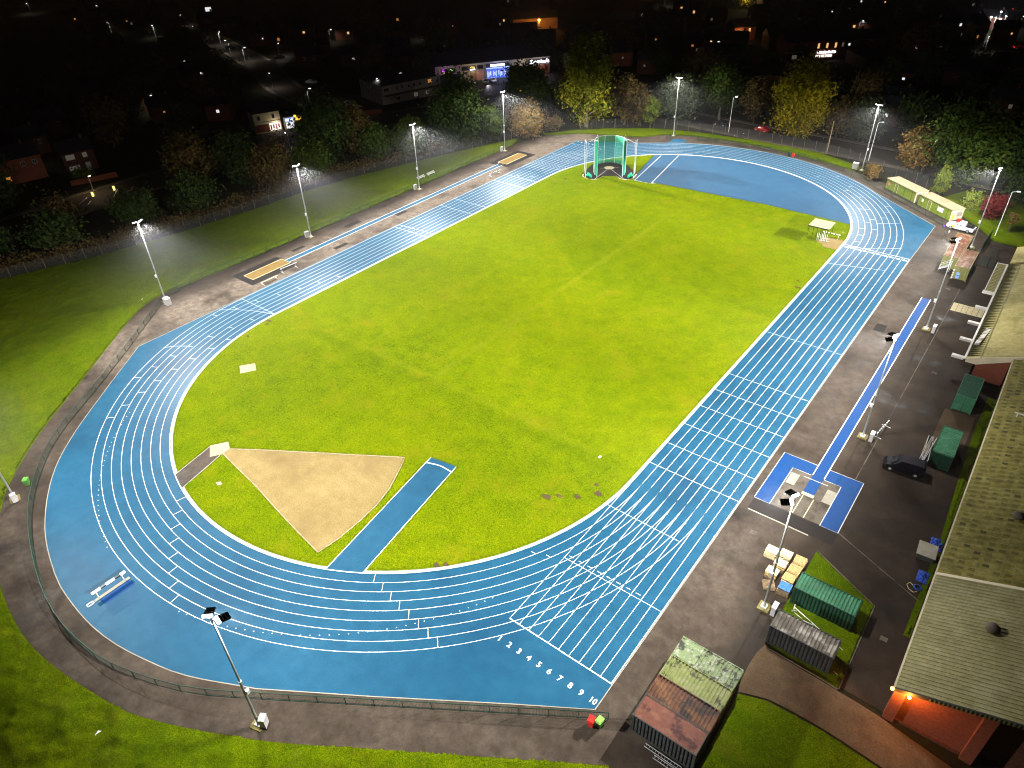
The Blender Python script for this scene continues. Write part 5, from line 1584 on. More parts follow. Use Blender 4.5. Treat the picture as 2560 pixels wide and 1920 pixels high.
for a, b in zip(pts[:-1], pts[1:]):
    m.tube(a, b, .03, n=5)
m.build('loose_end', 'timber_pale', t)
t = thing('fallen_post', 'long white pole lying along the green container side', 'pole', (0, 0, 0))
MB().tube((59.5, -49.3, .2), (65.0, -51.4, .12), .06, n=8).tube((59.4, -48.9, .2), (59.5, -49.6, .2), .06, n=8).build('pole', 'white_worn', t)
t = thing('scrap_frame', 'small heap of bent white tubing on the grass by the green container', 'scrap', (60.3, -50.1, 0))
for a, b in (((-.8, .3, .1), (.2, -.1, .2)), ((.2, -.1, .2), (1.2, -.5, .1)), ((-.3, -.2, .05), (.9, -.3, .3)), ((.9, -.3, .3), (1.7, -.1, .1)), ((-.9, .1, .3), (-.5, .5, .2))):
    MB().tube(a, b, .04, n=6).build('tube', 'white_worn', t)
tag(MB().tube((65.0, -54.2, .15), (65.6, -54.4, .1), .05, n=6).build('short_pole', 'white_worn'), 'short white pole lying at the end of the dark grey container', 'pole')
t = thing('ladder_pair', 'grey ladders lying along the shaded side of the nearest rusty container', 'ladder', (0, 0, 0))
for y, x0, x1 in ((-71.05, 54.1, 57.6), (-71.5, 55.2, 58.3)):
    MB().box(x0, x1, y - .17, y - .13, .05, .12).box(x0, x1, y + .13, y + .17, .05, .12).build('stile', 'steel', t)
    m = MB()
    for i in range(int((x1 - x0) / .3)):
        m.tube((x0 + .15 + .3 * i, y - .15, .09), (x0 + .15 + .3 * i, y + .15, .09), .018, n=5)
    m.build('rungs', 'steel', t)
# dark gates by the far cabins
t = thing('yard_gate', 'dark mesh double gate standing across the far yard', 'gate', (0, 0, 0))
for (x0, y0), (x1, y1) in (((59.2, 47.1), (61.1, 46.9)), ((61.1, 46.9), (62.2, 46.6)), ((62.0, 51.9), (60.3, 51.8)), ((62.2, 46.6), (62.0, 51.9))):
    MB().tube((x0, y0, 0), (x0, y0, 1.9), .05, n=6).tube((x0, y0, 1.85), (x1, y1, 1.85), .035, n=5).tube((x0, y0, .1), (x1, y1, .1), .035, n=5).build('gate_frame', 'black', t)
    MB().add([(x0, y0, .1), (x1, y1, .1), (x1, y1, 1.85), (x0, y0, 1.85)], [(0, 1, 2, 3)]).build('gate_mesh', 'mesh_green', t)
t = thing('green_palisade', 'tall dark green gate leaf standing open beyond the rusty cabins', 'gate', (0, 0, 0))
for k in range(40):
    f = k / 39
    x, y = 59.0 + .35 * f, 52.8 + 7.4 * f
    MB().box(x - .03, x + .03, y - .055, y + .055, 0.05, 2.3).build('pale', 'fence_green', t)
for z in (.5, 1.9):
    MB().tube((59.05, 52.8, z), (59.4, 60.2, z), .03, n=5).build('rail', 'fence_green', t)
# litter specks
for i, (x, y, lb) in enumerate(((33.9, -89.5, 'white scrap lying on the near path'), (12.6, -100.1, 'white rubbish sheet on the near grass bank'), (-61.7, -53.6, 'pale lid lying in the left grass bank'), (14.2, -99.8, 'small white litter beside the rubbish sheet on the near bank'), (30.8, -41.2, 'tiny white scrap near the javelin runway'), (37.4, 24.0, 'x'))):
    if lb != 'x':
        s = .5 if 'sheet' in lb else .25
        tag(MB().box(-s, s, -s * .5, s * .5, .05, .09).build('litter', 'white_paint', None, loc=(x, y, .08), rz=.6 + i), lb, 'litter')
# ------------------------------------------------------------------ sports hall on the right
def hall():
    t = thing('sports_hall', 'long brick hall with an olive tiled and ribbed metal roof at the right edge', 'hall', (0, 0, 0))
    E0, SL, X0, X1 = 4.9, 0.38, 69.75, 84.0
    zr = lambda x: E0 + SL * (x - X0)
    # walls: the long side under the eave and the near end with its recess
    MB().box(70.05, 70.35, -55.9, 5.6, 0, 5.0).build('side_wall', 'brick_dark', t)
    m = MB()
    m.extrude_y([(70.75, 0.0), (76.05, 0.0), (76.05, zr(76.05) - .35), (70.75, zr(70.75) - .35)], -55.55, -55.25)
    m.build('end_wall', 'brick_red', t)
    m = MB(); m.extrude_y([(69.85, 0.0), (70.75, 0.0), (70.75, zr(70.75) - .35), (69.85, zr(69.85) - .25)], -56.05, -55.25); m.build('pier', 'brick_red', t)
    m = MB(); m.extrude_y([(76.05, 0.0), (77.0, 0.0), (77.0, zr(77) - .35), (76.05, zr(76.05) - .35)], -56.05, -55.25); m.build('pier', 'brick_red', t)
    m = MB(); m.extrude_y([(77.0, 0.0), (84.0, 0.0), (84.0, zr(84) - .35), (77.0, zr(77) - .35)], -54.6, -54.3); m.build('end_wall', 'brick_dark', t)
    MB().box(70.8, 76.0, -55.75, -55.56, 0.0, 0.25).build('plinth_course', 'brick_dark', t)
    # roof deck and ribbed metal panels with raised seams (near part)
    m = MB(); m.extrude_y([(X0 + .05, E0 - .22), (X1, zr(X1) - .25), (X1, zr(X1) - .02), (X0 + .05, E0 - .02)], -56.15, 5.6)
    rf = m.build('roof_deck', 'hall_metal', t)
    y0, y1, n = -56.2, -41.25, 34
    w = (y1 - y0) / n
    pm = MB()
    L = (X1 - X0)
    pm.add([(0, 0, 0), (L, 0, SL * L), (L, w * .80, SL * L), (0, w * .80, 0), (0, w * .84, .055), (L, w * .84, SL * L + .055), (L, w * .96, SL * L + .055), (0, w * .96, .055), (0, w, 0), (L, w, SL * L), (0, 0, -.03), (0, w, -.03)],
           [(0, 1, 2, 3), (3, 2, 5, 4), (4, 5, 6, 7), (7, 6, 9, 8), (10, 0, 3, 11), (3, 4, 7, 8, 11)])
    pme = pm.mesh('roof_panel', 'hall_metal')
    for k in range(n):
        obj('roof_panel', pme, t, (X0, y0 + w * k, E0 + .01))
    MB().add([(X0, -41.32, E0 + .02), (X1, -41.32, zr(X1) + .02), (X1, -41.0, zr(X1) + .02), (X0, -41.0, E0 + .02), (X0, -41.32, E0 + .16), (X1, -41.32, zr(X1) + .16), (X1, -41.0, zr(X1) + .16), (X0, -41.0, E0 + .16)], [(4, 5, 6, 7), (0, 1, 5, 4), (3, 7, 6, 2), (0, 4, 7, 3)]).build('roof_upstand', 'cream_fascia', t)
    # rake edge on the near end: dark soffit with closely set ribs
    m = MB(); m.extrude_y([(X0, E0 - .45), (X1, zr(X1) - .45), (X1, zr(X1) - .02), (X0, E0 - .02)], -56.32, -56.2)
    m.build('rake_board', 'cont_dark_side', t)
    for k in range(46):
        x = X0 + .3 * k + .1
        if k >= 8:
            MB().box(x, x + .12, -56.38, -56.32, zr(x) - .42, zr(x) - .06).build('rake_rib', 'cont_khaki', t)
    # gutter along the long eave
    MB().box(X0 - .14, X0 + .02, -56.2, 5.6, E0 - .16, E0 - .02).build('gutter', 'cream_fascia', t)
    MB().box(X0 - .02, X0 + .06, -56.1, 5.6, E0 - .34, E0 - .16).build('fascia', 'cont_dark_side', t)
    # stepped roof tiles on the far part
    tw, tl = 0.86, 0.94
    ny = int((5.5 + 40.95) / tw)
    nx = 12
    c = []
    for i in range(5):
        f = i / 4
        z = .10 * math.sin(PI * f)
        for u, st in ((0.0, .13), (0.42, .075), (1.0, 0.0)):
            c.append((tl * u, tw * f, z * (1 - .3 * u) + SL * tl * u + st))
    tm = MB()
    tm.add(c, [(3 * i, 3 * i + 1, 3 * i + 4, 3 * i + 3) for i in (0, 3)], 0)
    tm.add(c, [(3 * i, 3 * i + 1, 3 * i + 4, 3 * i + 3) for i in (1, 2)], 0)
    tm.add(c, [(3 * i + 1, 3 * i + 2, 3 * i + 5, 3 * i + 4) for i in (1, 2)], 1)  # darker middle strips: moss plus the valley shadow put into the colour
    tm.add(c, [(3 * i + 1, 3 * i + 2, 3 * i + 5, 3 * i + 4) for i in (0, 3)], 0)
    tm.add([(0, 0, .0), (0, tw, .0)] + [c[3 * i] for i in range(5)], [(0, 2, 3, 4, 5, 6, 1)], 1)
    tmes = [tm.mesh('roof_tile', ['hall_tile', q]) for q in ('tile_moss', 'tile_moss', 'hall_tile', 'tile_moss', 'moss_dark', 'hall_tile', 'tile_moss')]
    rest = MB(); cnt = 0
    cells = sorted(((i, j) for i in range(nx) for j in range(ny)), key=lambda q: (X0 + q[0] * tl > 78.5, q[1] + q[0] * .5))
    for i, j in cells:
        x, y = X0 + tl * i, -40.95 + tw * j
        z = E0 + SL * tl * i + .005
        if cnt < 300:
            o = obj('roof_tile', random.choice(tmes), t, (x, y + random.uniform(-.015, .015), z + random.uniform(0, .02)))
            cnt += 1
        else:
            dy, dzz = random.uniform(-.015, .015), random.uniform(0, .02)
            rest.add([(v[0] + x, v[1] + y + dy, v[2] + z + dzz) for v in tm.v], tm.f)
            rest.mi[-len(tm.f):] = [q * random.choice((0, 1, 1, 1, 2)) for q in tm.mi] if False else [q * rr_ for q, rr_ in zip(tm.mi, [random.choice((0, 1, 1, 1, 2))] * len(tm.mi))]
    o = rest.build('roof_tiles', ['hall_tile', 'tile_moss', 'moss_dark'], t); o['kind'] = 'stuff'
    # roof ventilators
    for x, y, s in ((74.6, -30.5, .55), (74.9, -47.2, .6)):
        z = zr(x)
        v = MB(); v.ball((x, y, z + .45), s, 12, 8, sz=.75).tube((x, y, z - .05), (x, y, z + .4), .34, n=12).build('ventilator', 'concrete_dark', t, True)
    z = zr(72.0)
    MB().tube((72.0, -10.3, z), (72.0, -10.3, z + .7), .08, n=8).tube((71.6, -10.3, z + .72), (72.9, -10.3, z + .72), .09, n=8).build('vent_pipe', 'white_worn', t)
    # orange bulkhead lamps on the near end
    for x, y, z, p in ((70.95, -56.25, 4.55, 900.0), (69.62, -56.0, 4.25, 160.0)):
        b = MB().ball((x, y, z), .16, 10, 6, sz=.7).build('wall_lamp', 'lamp_orange', t, True)
        lamp('POINT', p, (x, y - .45, z - .15), t, (1.0, .34, .05), .12, 'wall_lamp_light')
    return t
hall()

def pavilion():
    t = thing('pavilion', 'lower pavilion with a pale mossy roof and white outrigger beams along its eave', 'pavilion', (0, 0, 0))
    E0, SL, X0, X1 = 3.0, 0.40, 64.25, 84.0
    zr = lambda x: E0 + SL * (x - X0)
    MB().box(65.4, 65.7, 6.0, 50.0, 0, 3.1).build('front_wall', 'brick_dark', t)
    m = MB(); m.extrude_y([(65.4, 0), (69.6, 0), (69.6, zr(69.6) - .3), (65.4, zr(65.4) - .3)], 6.0, 6.3); m.build('gable_wall', 'brick_red', t)
    m = MB(); m.extrude_y([(64.3, E0 - .55), (65.7, E0 - .55), (70.0, zr(70) - .75), (84, zr(84) - .75), (84, zr(84) + .04), (64.3, E0 + .04)], 5.68, 5.8); m.build('gable_fascia', 'cream_fascia', t)
    m = MB(); m.extrude_y([(X0 + .05, E0 - .2), (X1, zr(X1) - .25), (X1, zr(X1)), (X0 + .05, E0)], 5.8, 42.6); m.build('roof_deck', 'pav_tile', t)
    m = MB(); m.extrude_y([(X0 + .15, E0 + .15), (X1, zr(X1) + .25), (X1, zr(X1) + .5), (X0 + .15, E0 + .45)], 42.6, 50.5); m.build('roof_deck', 'pav_tile', t)
    # courses of stepped roof sheets
    tl = 0.94; nx = 14
    for i in range(2, nx):
        x = X0 + tl * i
        m = MB(); ys = np.arange(5.85, 42.5, 0.43)
        vs = []
        for k, y in enumerate(ys):
            b = .035 if k % 2 else 0.0
            vs += [(x, y, zr(x) + .06 + b), (x + tl, y, zr(x + tl) + .005 + b), (x, y, zr(x))]
        m.add(vs, [f for k in range(len(ys) - 1) for f in ((3 * k, 3 * k + 1, 3 * k + 4, 3 * k + 3), (3 * k + 2, 3 * k, 3 * k + 3, 3 * k + 5))])
        m.build('roof_course', 'pav_tile', t)
    # tapered ribs along the eave strip, their dark colour painting shadow stripes and moss
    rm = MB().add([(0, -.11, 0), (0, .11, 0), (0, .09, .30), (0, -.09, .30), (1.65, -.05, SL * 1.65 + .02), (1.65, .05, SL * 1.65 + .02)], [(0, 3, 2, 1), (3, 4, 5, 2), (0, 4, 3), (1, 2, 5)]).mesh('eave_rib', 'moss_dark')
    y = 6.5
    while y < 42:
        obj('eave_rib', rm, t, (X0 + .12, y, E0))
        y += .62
    m = MB(); m.extrude_y([(65.92, zr(65.92)), (66.02, zr(66.02)), (66.02, zr(66.02) + .10), (65.92, zr(65.92) + .10)], 5.85, 42.4); m.build('roof_batten', 'cont_khaki', t)
    MB().box(64.02, 64.28, 5.7, 42.6, E0 - .18, E0 + .06).build('gutter_beam', 'white_beam', t)
    MB().box(64.30, 64.36, 5.8, 42.5, E0 - .0, E0 + .03).build('gutter_channel', 'black', t)
    for y in (5.9, 11.6, 17.5, 23.4, 29.7):
        MB().box(62.4, 64.02, y - .30, y + .30, E0 - .35, E0 + .02).build('outrigger_beam', 'white_beam', t)
    # glazed canopy strip at the far end
    MB().box(62.55, 62.68, 30.0, 42.5, E0 - .1, E0 + .05).box(62.55, 64.02, 42.4, 42.55, E0 - .1, E0 + .05).build('canopy_frame', 'white_beam', t)
    ca = MB().box(62.68, 64.02, 30.0, 42.4, E0 - .08, E0 - .04).build('canopy_sheet', 'cont_khaki', t)
    y = 30.3
    while y < 42.2:
        MB().box(62.7, 64.0, y, y + .16, E0 - .04, E0 + .02).build('canopy_rib', 'pav_tile', t)
        y += .62
    return t
pavilion()
t = thing('torn_roof_sheet', 'torn white sheeting heaped on the pavilion eave', 'sheeting', (64.9, 12.6, 3.25))
rg = random.Random(5)
for k in range(7):
    y = -2.6 + .85 * k
    m = MB(); x = -.1 + .09 * k
    m.add([(x - .3, y, .25 * rg.random()), (x + .35, y + .1, .3 + .35 * rg.random()), (x + .45, y + .8, .3 + .3 * rg.random()), (x - .25, y + .7, .2 * rg.random()), (x - .3, y, -.05), (x + .35, y + .1, .1), (x + .45, y + .8, .1), (x - .25, y + .7, -.05)], [(0, 1, 2, 3), (0, 4, 5, 1), (2, 6, 7, 3), (1, 5, 6, 2), (0, 3, 7, 4)])
    m.build('sheet_piece', 'white_worn', t)

# ------------------------------------------------------------------ trees
def crown_mesh(name, H, Wd, base, shape, n_cl, n_leaf, size, mat, seed):
    rg = np.random.default_rng(seed)
    z0, z1 = H * base, H
    cz, hz = (z0 + z1) / 2, (z1 - z0) / 2
    out = []
    while len(out) < n_cl:
        p = rg.normal(size=3); p /= np.linalg.norm(p)
        r = 0.45 + 0.5 * rg.random() ** 0.6
        zz = p[2] * r
        k = 1.0
        if shape == 'egg': k = 1.0 - 0.28 * max(zz, -.3)
        elif shape == 'column': k = 1.0 - 0.15 * zz
        elif shape == 'cone': k = max(.12, .55 - .5 * zz) * 1.4
        elif shape == 'poplar': k = 0.95 - 0.38 * zz
        elif shape == 'weep': k = 1.0 - 0.1 * zz
        k *= 0.82 + 0.36 * rg.random()
        out.append((p[0] * r * k * Wd / 2, p[1] * r * k * Wd / 2, cz + zz * hz))
    cl = np.array(out)
    rad_ = Wd * 0.085 * (1 + 0.8 * rg.random(n_cl))
    ci = rg.integers(0, n_cl, n_leaf)
    off = rg.normal(size=(n_leaf, 3)) * rad_[ci][:, None] * np.array([1, 1, .8])
    ctr = cl[ci] + off
    ctr[:, 2] = np.maximum(ctr[:, 2], z0 * .6 + .2)
    a = rg.normal(size=(n_leaf, 3)); a /= np.linalg.norm(a, axis=1)[:, None]
    up = ctr - np.array([0, 0, cz]); up /= (np.linalg.norm(up, axis=1)[:, None] + 1e-6)
    nrm = up * 0.8 + rg.normal(size=(n_leaf, 3)) * 0.7
    u = np.cross(nrm, a); u /= (np.linalg.norm(u, axis=1)[:, None] + 1e-6)
    v = np.cross(nrm, u); v /= (np.linalg.norm(v, axis=1)[:, None] + 1e-6)
    s = size * (0.6 + 0.8 * rg.random(n_leaf))[:, None]
    V = np.empty((n_leaf, 4, 3))
    V[:, 0] = ctr - u * s; V[:, 1] = ctr + v * s * .55; V[:, 2] = ctr + u * s; V[:, 3] = ctr - v * s * .55
    V = V.reshape(-1, 3)
    me = bpy.data.meshes.new(name)
    me.vertices.add(len(V)); me.vertices.foreach_set('co', V.ravel())
    nl = n_leaf * 4
    me.loops.add(nl); me.loops.foreach_set('vertex_index', np.arange(nl))
    me.polygons.add(n_leaf)
    me.polygons.foreach_set('loop_start', np.arange(0, nl, 4)); me.polygons.foreach_set('loop_total', np.full(n_leaf, 4))
    me.materials.append(M[mat])
    me.update()
    return me, cl

def trunk_mesh(H, base, cl, mat, seed, thick=1.0, many=14):
    rg = random.Random(seed)
    m = MB()
    r0 = 0.022 * H * thick
    top = H * (base + (1 - base) * .6)
    zs = [0, H * base * .6 + .3, H * (base + .25 * (1 - base)), top]
    px = [(0, 0, -.05)]
    for z in zs[1:]:
        px.append((rg.uniform(-.02, .02) * H, rg.uniform(-.02, .02) * H, z))
    rs = [r0 * 1.25, r0 * .9, r0 * .65, r0 * .25]
    for i in range(3):
        m.tube(px[i], px[i + 1], rs[i], rs[i + 1], 8, cap=False)
    idx = list(range(len(cl))); rg.shuffle(idx)
    for k in idx[:many]:
        c = cl[k]
        f = min(.95, max(.1, (c[2] / H - base) * 1.0))
        z = H * (base * .7 + f * (.55 - base * .3) * .8)
        z = min(z, c[2] - .2) if c[2] > 1 else z
        z = max(.3, z)
        a = Vector((0, 0, z)); b = Vector(c)
        mid = a.lerp(b, .55) + Vector((rg.uniform(-.3, .3), rg.uniform(-.3, .3), .25))
        m.tube(a, mid, r0 * .35, r0 * .2, 5, cap=False).tube(mid, b, r0 * .2, r0 * .06, 5, cap=False)
    return m.mesh('trunk', mat, True)

TREE_N = [0]
def tree(label, x, y, H, Wd, mat, shape='round', base=.2, n_cl=42, n_leaf=3600, size=.42, bark='bark', group=None, name='broadleaf_tree', thick=1.0):
    TREE_N[0] += 1
    sd = 100 + TREE_N[0]
    t = thing(name, label, 'tree', (x, y, 0), 0, group)
    me, cl = crown_mesh('crown', H, Wd, base, shape, n_cl, n_leaf, size, mat, sd)
    obj('crown', me, t)
    obj('trunk', trunk_mesh(H, base, cl, bark, sd, thick), t)
    return t
tree('very tall yellow green poplar behind the hammer cage', -51.5, 82.8, 26.5, 12.4, 'leaf_poplar', 'poplar', .05, 120, 15000, .36, 'bark_pale', name='poplar_tree')
tree('dense egg shaped golden tree beside the far road', 4.2, 103.5, 21.0, 12.2, 'leaf_gold', 'egg', .07, 130, 16000, .34, name='golden_tree')
tree('sparse brown tree just right of the tall poplar', -43.0, 91.0, 15.0, 8.0, 'leaf_brown', 'column', .08, 50, 3600, .34, 'bark_pale')
tree('sparse brown leafed tree with a pale trunk, second right of the poplar', -39.0, 92.4, 12.0, 6.5, 'leaf_brown', 'column', .12, 34, 2200, .34, 'bark_pale')
tree('small narrow bright green tree behind the far bend', -35.0, 92.0, 9.4, 3.9, 'leaf_bright', 'column', .12, 26, 2200, .32)
tree('grey green rounded tree glowing behind the far mast', -30.6, 99.8, 13.0, 11.5, 'leaf_grey', 'round', .12, 60, 5200, .40)
tree('dark green tree with a pale trunk right of the far mast', -21.5, 110.5, 16.0, 11.0, 'leaf_green', 'egg', .22, 60, 5200, .42, 'bark_pale')
tree('dark brown tree between the far lamp post and the golden tree', -11.0, 111.5, 13.0, 9.0, 'leaf_brown', 'round', .15, 44, 3200, .4)
tree('dim brown tree at the road right of the golden tree', 13.0, 111.0, 11.0, 9.0, 'leaf_brown', 'round', .12, 40, 3000, .4)
tree('grey leafed tree across the far road in the mast glow', 20.5, 110.6, 11.5, 9.5, 'leaf_grey', 'round', .10, 46, 3600, .4)
tree('orange brown tree left of the big dark trees at the right', 37.0, 92.6, 11.0, 8.0, 'leaf_orange', 'round', .10, 50, 4200, .36)
tree('huge dark green tree at the right behind the cabins', 47.5, 90.0, 19.5, 15.0, 'leaf_green', 'egg', .05, 90, 9000, .46)
tree('dark tree behind the huge green one at the right edge', 58.0, 96.0, 16.0, 13.0, 'leaf_dark', 'round', .08, 70, 6000, .46)
tree('dark tree at the far right beyond the lawn', 68.0, 92.0, 15.0, 13.0, 'leaf_dark', 'round', .08, 60, 4500, .46)
tree('dark green tree low beside the far right lawn', 62.0, 84.0, 9.0, 8.0, 'leaf_dark', 'round', .08, 44, 3600, .4)
tree('small conical bright green tree behind the lime cabins', 45.6, 81.2, 6.6, 3.2, 'leaf_bright', 'cone', .04, 28, 2200, .26, name='conical_tree')
tree('small deep red maple on the far right lawn', 57.6, 71.6, 5.2, 4.6, 'leaf_red', 'round', .15, 34, 2600, .26, name='red_maple')
tree('small yellow green shrub behind the nearer lime cabin', 53.2, 74.6, 4.2, 3.2, 'leaf_bright', 'round', .06, 26, 1700, .24, name='shrub')
tree('round orange and green bush beside the far mast', 30.0, 83.2, 3.4, 3.4, 'leaf_orange', 'round', .02, 26, 1900, .22, name='bush')
tree('thin orange sapling on the far right lawn', 61.8, 66.0, 4.2, 2.0, 'leaf_orange', 'round', .5, 14, 420, .2, name='sapling')
tree('pale autumn tree with feathery branches left of the poplar', -61.2, 66.0, 9.4, 9.5, 'leaf_orange', 'round', .05, 60, 5200, .30, 'bark_pale')
tree('reddish low shrub at the foot of the poplar', -57.5, 74.5, 4.6, 5.0, 'leaf_brown', 'round', .02, 26, 1500, .28, name='shrub')
tree('mid green tree right behind the fourth back straight mast', -66.5, 55.6, 10.5, 7.6, 'leaf_green', 'round', .06, 52, 4600, .36)
tree('large dark green tree between the third and fourth back straight masts', -73.0, 48.0, 17.0, 13.0, 'leaf_dark', 'egg', .05, 80, 7600, .44)
tree('big dark tree behind the retail sign tree line', -83.0, 60.0, 16.0, 13.0, 'leaf_dark', 'round', .08, 66, 5600, .46)
tree('dark tree in front of the lit retail shops', -82.0, 93.0, 13.0, 13.0, 'leaf_dark', 'round', .08, 60, 5200, .44)
tree('smaller dark tree left of the poplar by the road', -72.0, 88.0, 11.0, 10.0, 'leaf_dark', 'round', .08, 50, 4000, .42)
tree('brown green tree behind the third back straight mast', -76.5, 34.0, 10.5, 8.5, 'leaf_green', 'round', .05, 50, 4300, .38)
tree('reddish brown shrub in the glow of the third mast', -74.0, 37.5, 5.0, 4.5, 'leaf_brown', 'round', .03, 30, 1800, .3, name='shrub')
tree('low green tree beyond the second and third masts', -82.0, 26.0, 9.0, 8.5, 'leaf_green', 'round', .05, 46, 3800, .38)
tree('large autumn tinted dark tree beside the cream shop view', -93.5, 19.0, 16.5, 13.5, 'leaf_dark', 'egg', .05, 80, 7600, .44)
tree('orange tinted tree right of the large dark tree by the shops', -89.0, 25.5, 14.0, 8.0, 'leaf_brown', 'egg', .06, 50, 4200, .4)
tree('yellow green bush belt tree behind the second back straight mast', -86.5, 8.5, 8.6, 9.0, 'leaf_green', 'round', .04, 48, 4000, .38)
tree('dim olive tree behind the second mast, left of it', -91.0, -1.5, 9.6, 9.5, 'leaf_brown', 'round', .05, 46, 3800, .38)
tree('dark conifer like tree left of the second mast', -97.0, -5.0, 9.0, 7.0, 'leaf_dark', 'egg', .05, 40, 3000, .4)
tree('brownish tall tree in front of the brick house on the left', -107.0, -13.5, 13.5, 10.5, 'leaf_brown', 'round', .10, 60, 4800, .42)
tree('dark green tree right of the brown tall tree on the left', -103.0, -3.5, 11.5, 9.5, 'leaf_dark', 'round', .10, 50, 3900, .42)
tree('dark shrubby tree behind the leftmost back straight mast', -94.0, -22.0, 8.0, 9.0, 'leaf_dark', 'round', .04, 44, 3400, .38)
tree('low dark tree on the left between the first mast and the road', -98.0, -34.0, 7.6, 8.5, 'leaf_dark', 'round', .05, 42, 3000, .38)
tree('bare branched dim tree at the left edge by the road', -106.0, -47.0, 9.0, 9.0, 'leaf_brown', 'round', .12, 40, 900, .3)
tree('dark tree at the left edge behind the wire fence', -98.0, -52.0, 8.0, 9.0, 'leaf_dark', 'round', .05, 40, 2800, .4)
tree('dark tree at the very left behind the bank', -103.0, -64.0, 8.0, 9.0, 'leaf_dark', 'round', .05, 36, 2400, .4)
tree('bare thin tree in front of the cream shop parking bays', -103.5, 9.5, 9.0, 7.5, 'leaf_brown', 'round', .15, 34, 600, .26)
# undergrowth along the wire fence: one mass nobody could count
V_ = []
_fe = spline([(-96.0, -66.0), (-90.6, -51.0), (-86.6, -34.0), (-83.6, -14.0), (-83.0, 0.0), (-80.2, 14.0), (-76.0, 29.0), (-71.6, 43.0), (-66.6, 57.2)], 0.5)
rgU = np.random.default_rng(77)
nU = 16000
k_ = rgU.integers(0, len(_fe), nU)
base_ = np.array(_fe)[k_]
dist_ = np.abs(rgU.normal(size=nU)) * 3.0
ctr = np.stack([base_[:, 0] - dist_ * .95, base_[:, 1] + rgU.normal(size=nU) * .8, 0.2 + rgU.random(nU) ** 1.5 * 2.4 * (0.4 + vnoise(base_[:, 0], base_[:, 1], 4.0, 5))], 1)
a_ = rgU.normal(size=(nU, 3)); b_2 = rgU.normal(size=(nU, 3))
a_ /= np.linalg.norm(a_, axis=1)[:, None]; b_2 = np.cross(a_, b_2); b_2 /= np.linalg.norm(b_2, axis=1)[:, None]
s_ = (0.16 + .22 * rgU.random(nU))[:, None]
VV = np.stack([ctr - a_ * s_, ctr + b_2 * s_ * .6, ctr + a_ * s_, ctr - b_2 * s_ * .6], 1).reshape(-1, 3)
me = bpy.data.meshes.new('undergrowth')
me.vertices.add(len(VV)); me.vertices.foreach_set('co', VV.ravel())
me.loops.add(len(VV)); me.loops.foreach_set('vertex_index', np.arange(len(VV)))
me.polygons.add(nU); me.polygons.foreach_set('loop_start', np.arange(0, len(VV), 4)); me.polygons.foreach_set('loop_total', np.full(nU, 4))
me.materials.append(M['leaf_brown']); me.update()
ug = obj('undergrowth', me); ug['kind'] = 'stuff'; ug['label'] = 'brown brambles and undergrowth behind the wire fence'; ug['category'] = 'undergrowth'
# far dark trees among the houses: copies of four kinds
protos = []
for k, (H, Wd, mt) in enumerate(((11, 9, 'leaf_dark'), (9, 8, 'leaf_dark'), (13, 10, 'leaf_brown'), (8, 8, 'leaf_dark'))):
    me, cl = crown_mesh('crown', H, Wd, .1, 'round', 34, 1500, .5, mt, 900 + k)
    protos.append((me, trunk_mesh(H, .1, cl, 'bark', 900 + k)))
FAR_TREES = [(-140, 4), (-150, 8), (-165, 30), (-178, 36), (-190, 48), (-205, 60), (-160, -8), (-175, -2), (-186, 12), (-200, 26), (-215, 44), (-235, 60), (-250, 76), (-270, 84), (-150, 88), (-162, 96), (-172, 112), (-186, 122), (-200, 134), (-140, 104), (-150, 124), (-166, 140), (-186, 156), (-120, 150), (-110, 168), (-94, 150), (-92, 176), (-78, 170), (-60, 150), (-48, 140), (-36, 134), (-24, 128), (-10, 128), (4, 132), (16, 128), (28, 126), (38, 122), (50, 118), (60, 112), (-52, 164), (-40, 176), (-26, 170), (-8, 160), (8, 168), (22, 176), (36, 170), (14, 196), (26, 206), (36, 192), (46, 180), (16, 218), (22, 232), (-84, 200), (-100, 222), (-118, 236), (-60, 248), (-44, 262), (-30, 282), (-10, 300), (-90, 262), (-300, 100), (-330, 108), (-290, 60), (-320, 70), (-360, 100), (-250, 40), (-230, 20), (-214, 2), (-130, -52), (-138, -66), (-150, -58)]
for k, (x, y) in enumerate(FAR_TREES):
    me, tr = protos[k % 4]
    t = thing('dark_tree', 'dark tree among the unlit far streets', 'tree', (x + random.uniform(-3, 3), y + random.uniform(-3, 3), 0), random.uniform(0, 6), 'dark trees among the far streets')
    s = random.uniform(.8, 1.25); t.scale = (s, s, s * random.uniform(.85, 1.15))
    obj('crown', me, t); obj('trunk', tr, t)
# uplit yellow trees at the top edge
for x, y, lb in ((-128, 303, 'bright yellow lamp lit tree at the top edge, left of the other'), (-100, 312, 'bright yellow lamp lit tree at the top edge, right of the other')):
    tree(lb, x, y, 7, 8, 'leaf_gold', 'round', .1, 30, 1400, .5)
    lamp('POINT', 1500, (x + 4.5, y - 5, 6.0), None, (1.0, .85, .4), .3, 'tree_lamp')

